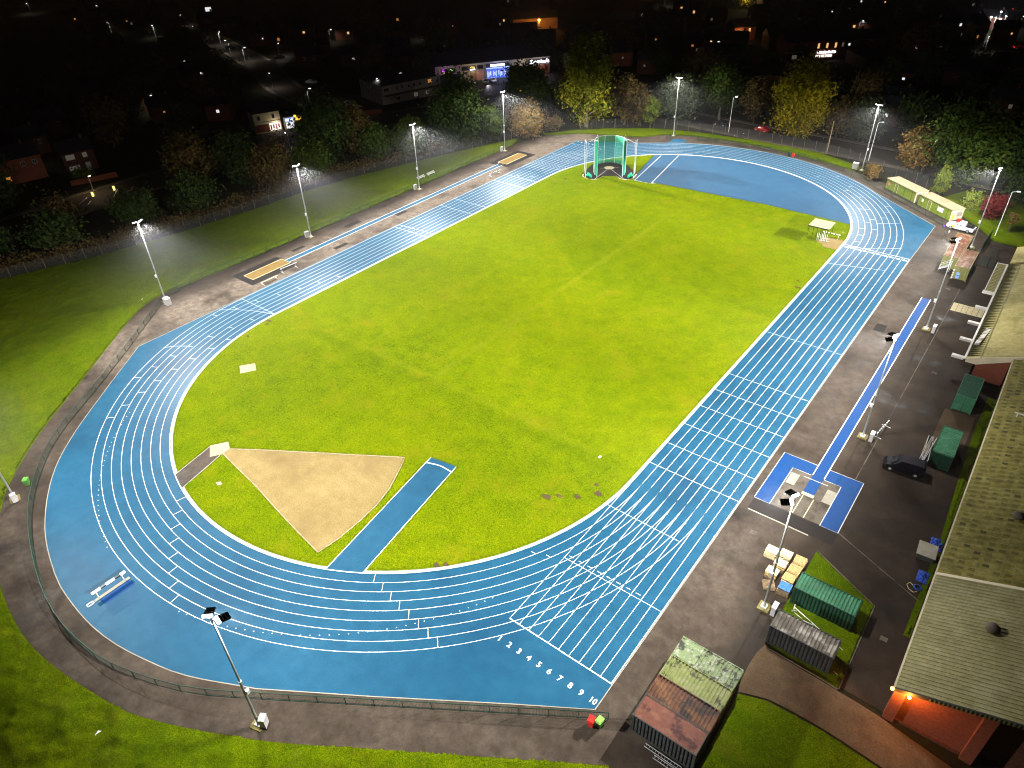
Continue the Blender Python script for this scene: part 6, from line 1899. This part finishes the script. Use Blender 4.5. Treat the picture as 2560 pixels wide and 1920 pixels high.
# ------------------------------------------------------------------ houses and shops
def house(name, label, x, y, rz, w, d, eave, ridge, wall, wins=(), roof='slate', chimney=True, hip=False, door=None, cat='house', group=None):
    """front is local -y; window list: (x, z, w, h, pane material)"""
    t = thing(name, label, cat, (x, y, -0.03), rz, group)
    MB().box(-w / 2, w / 2, -d / 2, d / 2, 0, eave).build('wall', wall, t)
    m = MB(); o = .3
    if hip:
        q = min(w, d) / 2 * .8
        a = [(-w / 2 - o, -d / 2 - o, eave), (w / 2 + o, -d / 2 - o, eave), (w / 2 + o, d / 2 + o, eave), (-w / 2 - o, d / 2 + o, eave)]
        if w >= d: b = [(-w / 2 + q, 0, ridge), (w / 2 - q, 0, ridge)]; fs = [(0, 1, 5, 4), (1, 2, 5), (2, 3, 4, 5), (3, 0, 4), (3, 2, 1, 0)]
        else: b = [(0, -d / 2 + q, ridge), (0, d / 2 - q, ridge)]; fs = [(0, 1, 4), (1, 2, 5, 4), (2, 3, 5), (3, 0, 4, 5), (3, 2, 1, 0)]
        m.add(a + b, fs)
    else:
        m.add([(-w / 2 - o, -d / 2 - o, eave - .08), (w / 2 + o, -d / 2 - o, eave - .08), (w / 2 + o, d / 2 + o, eave - .08), (-w / 2 - o, d / 2 + o, eave - .08), (-w / 2 - o, 0, ridge), (w / 2 + o, 0, ridge)], [(0, 1, 5, 4), (2, 3, 4, 5), (1, 2, 5), (3, 0, 4), (3, 2, 1, 0)])
    rf = m.build('roof', roof, t)
    if chimney:
        MB().box(w * .28, w * .28 + .7, -.35, .35, ridge - 1.0, ridge + .9).build('chimney', 'brick_dark', rf)
    for wx, wz, ww, wh, pm in wins:
        f = MB().box(wx - ww / 2, wx + ww / 2, -d / 2 - .06, -d / 2, wz - wh / 2, wz + wh / 2).build('window', 'white_worn', t)
        p = MB()
        n = 2 if ww > 1.0 else 1
        for i in range(n):
            a = wx - ww / 2 + .07 + i * (ww - .07) / n
            p.box(a, a + (ww - .07) / n - .07, -d / 2 - .08, -d / 2 - .06, wz - wh / 2 + .08, wz + wh / 2 - .08)
        p.build('pane', pm, f)
    if door is not None:
        MB().box(door - .5, door + .5, -d / 2 - .08, -d / 2, 0, 2.1).build('door', 'white_worn', t)
    return t
def nrm(nx, ny):
    return math.atan2(nx, -ny)
GD = 'glass_dark'
h1 = house('brick_house', 'dark brick house with white windows and a bay, behind the left road', -149.0, -23.0, nrm(.97, -.24), 8.0, 7.5, 5.4, 8.0, 'brick_dark', [(-2.0, 4.2, 2.2, 1.4, 'win_dim'), (1.6, 4.2, 1.2, 1.3, 'win_dim')])
MB().box(-3.3, -.5, -4.5, -3.76, .5, 2.2).build('bay', 'white_worn', h1); MB().box(-3.2, -.6, -4.53, -4.5, .9, 2.0).build('pane', 'win_dim', h1)
MB().box(1.0, 2.2, -3.9, -3.76, 0, 2.2).build('door', 'white_worn', h1)
house('corner_shop', 'brick corner building with a glowing orange arch on the left', -155.0, -37.5, nrm(.97, -.2), 14.0, 9.0, 6.2, 8.8, 'brick_red', [(5.2, 4.6, 1.1, 1.1, GD), (2.4, 4.6, 1.1, 1.1, GD), (-2.0, 1.6, 1.2, 1.2, 'win_orange'), (-5.0, 1.3, 2.5, 1.2, GD)], cat='shop')
gw = thing('garden_wall', 'low red brick garden wall in front of the dark brick house', 'wall', (0, 0, 0))
MB().add([(-137.4, -31.3, 0), (-130.9, -28.1, 0), (-133.6, -21.1, 0)], []).box(-.2, .2, -5.6, 5.6, 0, 1.3, 0, Matrix.Translation((-134.6, -26.2, 0)) @ Matrix.Rotation(rad(-18), 4, 'Z')).build('wall_run', 'brick_red', gw)
tree('low garden shrub behind the red brick wall', -139.5, -26.5, 2.6, 4.5, 'leaf_bright', 'round', .02, 20, 700, .3, name='shrub')
# cream shop and its neighbour
rz_c = nrm(.93, -.38)
cs = house('cream_shop', 'cream rendered shop with a brightly lit window facing its forecourt', -134.6, 28.4, rz_c, 8.0, 7.5, 6.0, 8.4, 'render_cream', [(-2.4, 4.5, .9, 1.3, GD), (2.0, 4.5, .9, 1.3, GD)], cat='shop')
MB().box(-3.9, 3.9, -3.95, -3.75, 2.75, 3.2).build('shop_fascia', 'cream_fascia', cs)
MB().box(-3.7, .2, -3.85, -3.75, .4, 2.6).build('shutter', 'brick_red', cs)
ws = MB().box(.4, 3.7, -3.85, -3.75, .5, 2.6).build('shop_window', 'shop_white', cs)
for k in range(4):
    MB().box(.55 + .8 * k, 1.0 + .8 * k, -3.9, -3.85, .7 + .3 * (k % 2), 2.2).build('shelf_display', 'brick_red', ws)
lamp('POINT', 260, (-129.0, 28.6, 2.2), None, (1, .9, .85), .5, 'shop_light')
ns = house('small_shop', 'small shop with glowing blue and yellow signs beside the cream shop', -130.6, 35.6, rz_c, 6.5, 6.5, 3.9, 5.6, 'render_cream', (), cat='shop')
MB().box(-3.0, -.3, -3.4, -3.26, 2.4, 3.4).build('sign_panel', 'sign_blue', ns); MB().box(-2.8, -.6, -3.45, -3.4, 2.75, 3.0).build('sign_lettering', 'sign_white', ns)
MB().box(-.1, 3.0, -3.4, -3.26, 2.4, 3.1).build('sign_panel', 'sign_orange', ns); MB().ball((.2, -3.5, 3.7), .42, 8, 6).build('sign_lamp', 'sign_yellow', ns)
MB().box(-2.9, -.2, -3.32, -3.26, .3, 2.2).build('shop_window', 'win_white', ns)
# white two-storey block with hipped roof
rz_b = nrm(.964, -.266)
ux_, uy_ = .266, .964
wb = house('white_block', 'long pale two storey block with a dark hipped roof and a row of small windows', -120.5 - .964 * 8, 78.4 + .266 * 8, rz_b, 22.0, 16.0, 6.1, 9.2, 'render_white', [(-9.2, 4.7, 2.0, 1.3, GD)] + [(x, 4.7, .9, 1.2, GD) for x in (-5.2, -3.0, -.5, 1.7, 4.0)] + [(8.0, 4.9, 1.6, 1.3, 'win_orange'), (-5, 1.4, 1.6, 1.2, GD), (2.0, 1.5, 1.6, 1.4, 'win_dim'), (6.6, 1.4, 1.4, 1.3, 'win_dim')], hip=True, cat='building')
MB().box(-10.6, 10.9, -9.6, -8.06, 2.9, 3.1).build('porch_roof', 'slate', wb)
for k, y in enumerate((-6.0, -4.4, -1.6, .2, 2.6, 5.4)):
    f = MB().box(-11.06, -11.0, y - .5, y + .5, 4.0, 5.3).build('window', 'white_worn', wb); MB().box(-11.09, -11.06, y - .4, y + .4, 4.1, 5.2).build('pane', GD, f)
f = MB().box(-1.5, -.4, -4.4, -3.6, 8.0, 8.2).build('skylight', 'white_worn', wb); MB().box(-1.4, -.5, -4.3, -3.7, 8.2, 8.24).build('pane', 'win_white', f)
cw = thing('car_park_wall', 'orange lit brick wall round the corner of the car park', 'wall', (0, 0, 0))
for (x0, y0), (x1, y1) in (((-122.8, 52.2), (-116.5, 60.5)), ((-122.8, 52.2), (-139.5, 58.5))):
    ribbon([(x0, y0), (x1, y1)], .35, 0, False, 1.5).build('wall_run', 'brick_red', cw)
# retail terrace with lit signs
rz_r = nrm(.815, -.58)
L_ = 44.3
cx_, cy_ = (-127.5 - 101.9) / 2, (98.8 + 134.9) / 2
rt = house('retail_terrace', 'long retail building with a pale front band and glowing shop signs', cx_ - .815 * 11, cy_ + .58 * 11, rz_r, L_, 22.0, 6.0, 9.0, 'render_white', (), roof='roof_blue', chimney=False, hip=True, cat='shops')
S0 = -L_ / 2
def rbox(s0, s1, z0, z1, nm, mt, out=.12):
    return MB().box(S0 + s0, S0 + s1, -11 - out, -10.99, z0, z1).build(nm, mt, rt)
rbox(0, L_, 5.7, 6.15, 'parapet', 'render_white', .3)
rbox(.6, 9.0, 0, 3.2, 'shop_front', 'sign_dark'); rbox(4.8, 8.6, .3, 2.8, 'blue_shutter', 'car_blue', .16)
sg = rbox(2.2, 7.4, 3.5, 5.2, 'sign_board', 'sign_dark', .25)
def glyph_strip(parent, x, y, z, n, w, h, mt, seed):
    """blurred lettering: a row of lit strokes, no readable words"""
    rg_ = random.Random(seed); m = MB(); st = w / n
    for k in range(n):
        hh = h * rg_.uniform(.7, 1.0); x0 = x - w / 2 + st * k
        m.box(x0, x0 + st * .72, y - .04, y, z - h / 2, z - h / 2 + hh * (.45 if k % 3 == 1 else 1.0))
        if k % 3 == 1:
            m.box(x0, x0 + st * .72, y - .04, y, z + h * .12, z + h * .40)
    return m.build('sign_lettering', mt, parent)
for mt, s, z, w_, h_, n_ in (('sign_purple', 3.7, 4.7, 2.4, .9, 5), ('sign_green', 6.1, 4.7, 1.9, .9, 4), ('sign_yellow', 4.4, 3.85, 2.6, .45, 7)):
    glyph_strip(rt, S0 + s, -11.28, z, n_, w_, h_, mt, int(s * 10))
rbox(10.0, 12.6, 3.9, 5.3, 'dark_window', GD); rbox(16.0, 18.2, 3.9, 5.3, 'dark_window', GD)
rbox(12.8, 15.4, 3.7, 5.4, 'sign_board', 'sign_dark', .2)
glyph_strip(rt, S0 + 14.1, -11.22, 4.9, 4, 1.7, .6, 'sign_yellow', 4); glyph_strip(rt, S0 + 14.1, -11.22, 4.1, 6, 2.0, .5, 'sign_white', 5)
rbox(13.0, 15.3, .4, 3.0, 'shutter', 'brick_buff'); rbox(15.6, 18.4, .2, 3.4, 'pink_panel', 'pink_panel')
rbox(19.2, 28.2, 4.2, 5.5, 'sign_board', 'sign_dark', .2); rbox(19.4, 28.2, 3.7, 4.05, 'light_strip', 'sign_blue', .3)
glyph_strip(rt, S0 + 23.8, -11.22, 4.85, 10, 5.6, .85, 'sign_white', 6)
for k in range(4):
    p_ = rbox(19.5 + 2.15 * k, 21.4 + 2.15 * k, .3, 3.5, 'shop_window', 'shop_blue')
    for j in range(3):
        MB().box(S0 + 19.7 + 2.15 * k + .55 * j, S0 + 20.1 + 2.15 * k + .55 * j, -11.16, -11.12, .8 + .3 * ((j + k) % 3), 2.9 - .4 * (j % 2)).build('window_poster', 'sign_blue' if (j + k) % 2 else 'win_white', p_)
rbox(31.8, 34.6, .4, 3.2, 'shop_window', 'shop_white'); rbox(35.0, 44.0, 0, 3.4, 'brick_front', 'brick_red')
rbox(35.6, 44.0, 3.8, 5.5, 'sign_board', 'sign_dark', .2)
o = obj('sign_lettering', text_mesh("Domino's", 1.9, 'sign_white', 'sign_lettering', .03, .04), rt, (S0 + 40.4, -11.3, 4.65)); o.rotation_euler = (PI / 2, 0, 0)
m = MB(); m.box(-.35, .35, -.03, .03, -.6, .6); o = m.build('sign_logo', 'sign_white', rt, loc=(S0 + 36.5, -11.3, 4.65)); o.rotation_euler = (0, rad(35), 0)
for s in (1.2, 9.4, 12.7, 15.5, 19.0, 23.7, 28.5, 31.5, 34.8):
    MB().tube((S0 + s, -11.2, 0), (S0 + s, -11.2, 5.6), .10, n=6).build('front_post', 'render_white', rt)
for s, p, c in ((4, 160, (.9, .5, 1)), (14, 260, (1, .8, .55)), (24, 700, (.5, .55, 1)), (33, 300, (1, .85, .7)), (40, 320, (1, .9, .95))):
    lx, ly = cx_ + (s - L_ / 2) * .58 + .815 * 3.4, cy_ + (s - L_ / 2) * .815 - .58 * 3.4
    lamp('POINT', p * 2.0, (lx, ly, 4.2), None, c, .5, 'shop_light')
# terrace row and flat roofed block at the far right
rz_p = nrm(.68, -.73)
pr = house('terrace_row', 'long brick terrace with lit upper windows and a glowing shop sign', -19.0 - .68 * 4.5, 209.5 + .73 * 4.5, rz_p, 40.0, 9.0, 6.9, 9.6, 'brick_red', [(-16.5, 5.2, 1.0, 1.6, GD), (-12.0, 5.2, 1.0, 1.6, GD), (-7.0, 5.2, .9, 1.9, 'win_warm'), (-3.6, 5.2, .9, 1.9, 'win_warm'), (-.2, 5.2, .9, 1.9, 'win_warm'), (2.6, 5.3, .9, 1.6, 'win_dim'), (5.2, 5.2, .9, 1.0, 'win_white'), (9.5, 5.3, 1.6, 1.8, GD), (13.5, 5.3, 1.6, 1.6, GD), (-16.0, 1.6, 2.0, 1.6, 'win_dim'), (-10.5, 1.4, .8, 1.8, GD)], cat='terrace')
MB().box(-20, -13, -4.9, -4.52, 3.0, 3.5).build('shop_fascia', 'cream_fascia', pr)
glyph_strip(pr, -3.4, -4.7, 2.95, 12, 7.6, 1.0, 'sign_white', 7)
MB().box(-7.5, -1.0, -4.7, -4.56, 1.1, 2.0).build('shop_window', 'shop_white', pr)
fr = house('flat_roof_block', 'big dark flat roofed block in front of the brick terrace', -1.5, 209.0, rz_p, 20.0, 16.0, 4.2, 4.4, 'brick_dark', (), chimney=False, hip=True, cat='building')
house('shop_flats', 'two storey shops with a pale window band beside the right hand junction', 6.0, 243.5, rz_p, 15.0, 8.0, 6.8, 8.2, 'brick_buff', [(x, 5.6, 1.8, 1.1, GD) for x in (-5.6, -2.0, 1.6, 5.2)] + [(-6.0, 1.6, 1.4, 2.4, 'sign_pink'), (-1.0, 1.5, 2.4, 1.6, 'win_dim'), (3.2, 1.5, 2.4, 1.6, 'win_dim')], cat='shops', chimney=False, hip=True)
house('gabled_house', 'tall gabled house with a bright square window by the right hand junction', 8.5, 272.0, nrm(.9, -.5), 8.0, 9.0, 7.0, 10.0, 'brick_buff', [(0, 6.0, 1.4, 1.2, 'win_white'), (2.5, 2.0, 1.2, 1.4, 'win_dim')])
house('gabled_house', 'plain gabled house lit by a street lamp at the right hand junction', 16.5, 275.0, nrm(.9, -.5), 8.0, 9.0, 6.5, 9.6, 'brick_buff', [(-1.5, 1.8, 1.0, 1.2, 'win_orange')])
oh = house('gabled_house', 'orange lit brick house with pale window frames beyond the far mast', -66.5, 231.0, nrm(.75, -.65), 10.0, 8.0, 5.5, 8.5, 'brick_red', [(-2.5, 4.0, 1.1, 1.6, 'win_dim'), (2.0, 4.2, 1.0, 1.6, 'win_warm'), (-1.0, 1.3, 1.2, 1.6, 'win_dim')])
lamp('POINT', 900, (-63.5, 224.5, 4.2), None, (1.0, .55, .2), .2, 'porch_light')
house('warehouse', 'huge dark warehouse with a faint blue roof at the top of the picture', -178.0, 281.0, nrm(.8, -.6), 60.0, 42.0, 9.0, 12.0, 'brick_dark', (), roof='roof_blue', chimney=False, hip=True, cat='warehouse')
house('works_building', 'dark works building beside the orange lamp yard', -166.0, 212.0, nrm(.7, -.7), 22.0, 12.0, 5.0, 7.5, 'brick_buff', (), chimney=False, cat='building')
house('works_shed', 'black roofed shed in front of the orange lamp yard', -158.0, 193.0, nrm(.7, -.7), 12.0, 8.0, 3.6, 5.6, 'brick_dark', (), chimney=False, cat='shed')
yl = thing('yard_lamp', 'bright orange yard lamp at the works building', 'lamp', (-157.0, 204.2, 0))
MB().tube((0, 0, 0), (0, 0, 5.0), .09, .06, 8).build('pole', 'mast_grey', yl); MB().ball((.2, -.2, 5.1), .55, 10, 6, sz=.7).build('lamp_glass', 'lamp_orange', yl, True)
lamp('POINT', 4200, (.3, -.5, 4.6), yl, (1.0, .40, .06), .3, 'yard_lamp_light')
house('white_gable_house', 'house with a pale gable just left of the poplar', -103.0, 150.0, nrm(.8, -.6), 7.0, 9.0, 5.6, 8.4, 'render_white', [(0, 4.4, 1.0, 1.2, GD), (2.2, 1.6, 1.0, 1.3, GD)])
# scattered houses known by one or two lit windows
LIT = [(-405, 96, 'win_orange'), (-446, 129, 'win_white'), (-367, 111, 'win_orange'), (-303, 66, 'win_warm'), (-269, 78, 'win_white'), (-253, 68, 'win_white'), (-238, 62, 'win_white'), (-211, 53, 'win_white'), (-181, 46, 'win_orange'), (-173, 38, 'win_white'), (-156, 26, 'win_white'), (-253, 112, 'win_white'), (-247, 134, 'win_warm'), (-227, 142, 'win_warm'), (-243, 116, 'win_orange'), (-178, 104, 'win_white'), (-233, 181, 'win_orange'), (-194, 180, 'win_dim'), (-218, 258, 'win_dim'), (-181, 204, 'win_warm'), (-90, 197, 'win_orange'), (-71, 193, 'win_orange'), (-68, 204, 'win_warm'), (-84, 159, 'win_dim'), (-68, 152, 'win_dim'), (-118, 281, 'win_warm'), (-106, 271, 'win_warm'), (-89, 255, 'win_dim'), (-44, 338, 'win_white'), (-51, 300, 'win_white'), (-33, 341, 'win_warm'), (-56, 338, 'win_dim'), (6, 350, 'win_dim'), (-26, 265, 'win_warm'), (14, 176, 'win_white'), (-21, 151, 'win_dim'), (46, 156, 'win_dim'), (20, 141, 'win_white'), (23, 130, 'win_white'), (29, 276, 'win_warm'), (20, 302, 'win_white'), (-171, 16, 'win_orange')]
rgh = random.Random(3)
for k, (x, y, wm) in enumerate(LIT):
    a = math.atan2(-102 - y, 66 - x) + rgh.uniform(-.25, .25)
    d_ = rgh.uniform(7, 8.5); w_ = rgh.uniform(7.5, 10)
    nx, ny = math.cos(a), math.sin(a)
    ws_ = rgh.uniform(.65, 1.15)
    wins = [(rgh.choice((-2.2, 0.0, 2.0)), 3.1, ws_, ws_ * rgh.uniform(.8, 1.3), wm)]
    if rgh.random() < .35:
        wins.append((wins[0][0] + (2.0 if wins[0][0] < 1 else -2.0), 1.6, 1.1, 1.2, 'win_dim'))
    col = {'win_warm': 'warm', 'win_orange': 'orange', 'win_white': 'white', 'win_dim': 'faintly'}[wm]
    house('far_house', 'dark far house with a %s lit window' % col if col != 'faintly' else 'dark far house with a faintly lit window', x - nx * d_ / 2, y - ny * d_ / 2, nrm(nx, ny), w_, d_, 5.0, 7.6, rgh.choice(('brick_dark', 'brick_red', 'brick_dark')), wins, group='far houses, %s window' % col)
UNLIT = [(-195, 20), (-215, 12), (-240, 36), (-262, 52), (-286, 92), (-322, 130), (-345, 112), (-380, 140), (-300, 128), (-270, 130), (-210, 110), (-196, 96), (-160, 112), (-146, 132), (-176, 128), (-205, 150), (-210, 190), (-150, 160), (-132, 172), (-120, 190), (-100, 190), (-52, 180), (-58, 206), (-46, 220), (-84, 222), (-104, 246), (-76, 276), (-60, 300), (-84, 310), (-22, 320), (-4, 282), (30, 190), (40, 208), (52, 196), (44, 222), (-175, -25), (-190, -12), (-182, -48), (-205, -30), (-225, -8), (-240, 4), (-430, 160), (-470, 150), (-500, 190)]
for k, (x, y) in enumerate(UNLIT):
    a = math.atan2(-102 - y, 66 - x) + rgh.uniform(-.5, .5)
    house('far_house', 'unlit dark house among the far streets', x, y, nrm(math.cos(a), math.sin(a)), rgh.uniform(8, 12), rgh.uniform(7, 9), 5.0, 7.8, 'brick_dark', [(-1.8, 3.6, 1.1, 1.2, GD), (1.8, 3.6, 1.1, 1.2, GD)], group='unlit far houses')

# ------------------------------------------------------------------ street lamps
def street_lamp(label, x, y, h, rz, power=500, col=(1, .93, .82), mat='lamp_white', arm=.9, glow=True, spill=True):
    t = thing('street_lamp', label, 'street lamp', (x, y, -.03), rz, 'street lamps' if spill else 'far street lamps')
    MB().tube((0, 0, 0), (0, 0, h * .35), .10, .085, 8, cap=False).tube((0, 0, h * .35), (0, 0, h), .065, .05, 8).tube((0, 0, h), (arm, 0, h + .18), .045, .04, 6).build('pole', 'steel_white', t)
    hd = MB().box(arm - .15, arm + .5, -.16, .16, h + .12, h + .26).build('lamp_head', 'steel_white', t)
    MB().box(arm - .1, arm + .45, -.13, .13, h + .02, h + .12).build('lamp_glass', mat if glow else 'steel', hd)
    if glow:
        lamp('SPOT', power, (arm + .15, 0, h - .05), t, col, .15, 'street_lamp_light', spot_size=rad(165), spot_blend=.6)
        if spill:
            lamp('POINT', power * .05, (arm + .1, 0, h - .5), t, col, .1, 'street_lamp_spill')
    return t
street_lamp('street lamp by the side road junction near the cream shop', -143.3, 52.6, 6.0, rad(60), 700)
street_lamp('street lamp in front of the white two storey block', -129.0, 71.0, 7.5, rad(-20), 350)
street_lamp('street lamp beside the brick shops left of the cream shop', -154.7, 14.2, 5.0, rad(-40), 220)
street_lamp('street lamp in front of the corner shop on the left', -161.0, -29.0, 5.2, rad(-60), 250)
street_lamp('warm bright street lamp on the traffic island of the left road', -124.6, -31.2, 4.6, rad(120), 900, (1, .75, .45), 'lamp_warm', .3)
street_lamp('street lamp by the shop forecourt, bright oval head', -108.5, 17.5, 5.5, rad(170), 500)
street_lamp('street lamp by the main road behind the second mast', -104.5, 39.0, 5.0, rad(170), 420)
street_lamp('tall lamp post beside the far road, left of the golden tree', -13.9, 100.3, 9.6, rad(60), 500, (1, .97, 1))
street_lamp('tall unlit lamp post beside the mast at the far bend', 26.0, 96.0, 9.5, rad(40), glow=False)
street_lamp('tall unlit lamp post on the far right lawn', 59.9, 62.6, 9.3, rad(20), glow=False)
for k, (x, y) in enumerate(((-479, 105), (-385, 116.6), (-354, 92.5), (-324, 100), (-274, 105), (-229, 87), (-228, 134), (-222, 100), (-176, 62), (-193.6, 162), (-59.3, 193.6), (-109, 158.7), (-22.7, 236.9), (-26, 264.6), (13.4, 280), (30.2, 304.5), (-184.7, 19.3), (-300, 108), (-340, 126), (-250, 94), (26, 252), (44, 258), (-140, 300))):
    street_lamp('small far street lamp in the dark town', x, y, 5.5, rad(200 + 40 * k), 1300 if x < -170 else 600, spill=False, mat='lamp_dim')
tp = thing('telegraph_pole', 'bare wooden pole by the far boundary fence', 'pole', (15.2, 96.9, 0)); MB().tube((0, 0, 0), (0, 0, 8.2), .12, .09, 8).build('pole', 'timber_edge', tp)
for k, (x, y) in enumerate(((-123.6, -32.1), (-123.2, -26.8))):
    t = thing('traffic_bollard', 'glowing yellow traffic bollard on the left road, ' + ('nearer the street lamp' if k == 0 else 'farther from the street lamp'), 'bollard', (x, y, -.02), rad(15))
    MB().box(-.16, .16, -.22, .22, 0.1, 1.15).build('bollard_body', 'bollard_yellow', t); MB().box(-.3, .3, -.4, .4, 0, .1).build('base', 'concrete', t)
sg = thing('totem_sign', 'tall totem sign with three lit panels by the right hand road', 'sign', (25.0, 257.6, 0), nrm(.8, -.6))
for s in (-.7, .7):
    MB().tube((s, 0, 0), (s, 0, 5.6), .08, n=6).build('post', 'steel', sg)
for k in range(3):
    MB().box(-.9, .9, -.12, .12, 2.3 + 1.15 * k, 3.25 + 1.15 * k).build('panel', 'win_dim' if k else 'win_dim', sg)
fl = thing('forecourt_lights', 'cluster of very bright white forecourt lights near the top right', 'lights', (21.0, 299.0, 0))
for k, (a, b, c) in enumerate(((0, 0, 5.0), (1.8, .5, 4.6), (-1.8, -.5, 5.2), (3.4, 1.6, 5.6), (1.0, 2.0, 7.2))):
    MB().tube((a, b, 0), (a, b, c), .06, n=6).build('post', 'steel', fl); MB().ball((a, b, c + .2), .38, 8, 5, sz=.5).build('lamp_glass', 'lamp_white', fl)
lamp('POINT', 2600, (1.0, -1.0, 4.0), fl, (.9, .95, 1), .4, 'forecourt_light')
tag(MB().tube((0, 0, 0), (0, 0, 3), .1, n=8).box(-1.6, 1.6, -.06, .06, 3, 5.6).build('lit_hoarding', 'win_white', None, loc=(-352, 150, 0), rz=nrm(.8, -.6)), 'pale lit hoarding at the top of the diagonal road', 'sign')

# ------------------------------------------------------------------ distant vehicles
CARS = [(-262, 102, 20, 'car_black', 'tail', 'dark car with red tail lights on the diagonal road'), (-281, 113, 20, 'sand_gold', None, 'parked yellow car on the diagonal road'), (-221, 99, 240, 'car_black', 'head', 'car with bright headlights turning on the side road'),
        (-117.9, 104.9, -30, 'car_black', None, 'dark car parked in front of the retail building, leftmost'), (-116.0, 107.2, -30, 'car_black', None, 'dark car parked in front of the retail building, second'), (-113.2, 110.2, -35, 'car_silver', 'head', 'silver car with headlights on outside the blue shop'), (-111.8, 113.0, -35, 'car_white', None, 'pale car parked beside the silver car outside the blue shop'),
        (-85.0, 112.5, -95, 'car_black', 'head', 'car with purple white headlights on the main road left of the poplar'), (-62, 121.6, 150, 'car_black', 'tail', 'leftmost car with red tail lights beyond the poplar'), (-55.5, 116.7, 150, 'car_black', 'tail', 'middle car with red tail lights beyond the poplar'), (-48.7, 112.3, 150, 'car_black', 'tail', 'rightmost car with red tail lights beyond the poplar'), (-36.2, 107.0, 165, 'car_black', 'tail', 'car with faint red lights behind the far mast'),
        (-18.6, 105.4, 170, 'car_black', None, 'dark car on the far road by the tall lamp post'), (-6.4, 106.2, 170, 'car_red', None, 'red car on the far road left of the golden tree'),
        (-134.2, 61.4, -25, 'car_silver', None, 'silver car in the car park of the white block'), (-129.2, 59.8, -25, 'car_blue', None, 'dark blue car in the car park of the white block'), (-125.0, 58.6, -25, 'car_red', None, 'red car behind the orange lit wall'), (-171.0, 76.0, 20, 'car_white', None, 'white van beside the diagonal road'),
        (34.3, 250.4, 215, 'car_black', 'head', 'car with bright headlights at the right hand junction'), (36.5, 263, 30, 'car_red', 'tail', 'red glowing car at the right hand junction'), (22, 362, 30, 'car_black', 'tail', 'car with red lights at the top right corner'), (-143.4, 280, -60, 'car_black', 'head', 'car with headlights in the far car park'), (-150, 288, -60, 'car_silver', None, 'silver car in the far car park, left row'), (-134, 284, -60, 'car_black', None, 'dark car in the far car park, right of the headlights'), (-138, 268, -60, 'car_silver', None, 'silver car in the far car park, front row')]
for x, y, a, mt, li, lb in CARS:
    c = car('distant_car', lb, x, y, rad(a), mt, lights=li, group='cars on the far roads', z=-.02)
    if li == 'head':
        o = lamp('SPOT', 1500, (2.4, 0, .7), c, (1, .92, 1), .15, 'headlight_beam', spot_size=rad(60), spot_blend=.8); o.rotation_euler = (rad(78), 0, rad(-90))

# ------------------------------------------------------------------ night haze round the camera and the whole place
if HAZE > 0:
    hz = MB().box(-905, 505, -405, 805, -1.2, 67.0)
    me = bpy.data.meshes.new('haze'); me.from_pydata(hz.v, [], hz.f)
    hm = bpy.data.materials.new('haze'); hm.use_nodes = True
    nt = hm.node_tree
    nt.nodes.remove(nt.nodes['Principled BSDF'])
    pv_ = nt.nodes.new('ShaderNodeVolumePrincipled')
    pv_.inputs['Density'].default_value = HAZE
    pv_.inputs['Color'].default_value = (.86, .88, .92, 1)
    pv_.inputs['Anisotropy'].default_value = .55
    nt.links.new(pv_.outputs['Volume'], nt.nodes['Material Output'].inputs['Volume'])
    me.materials.append(hm)
    o = obj('haze', me); o['kind'] = 'stuff'; o['label'] = 'thin damp night haze over the ground'; o['category'] = 'haze'
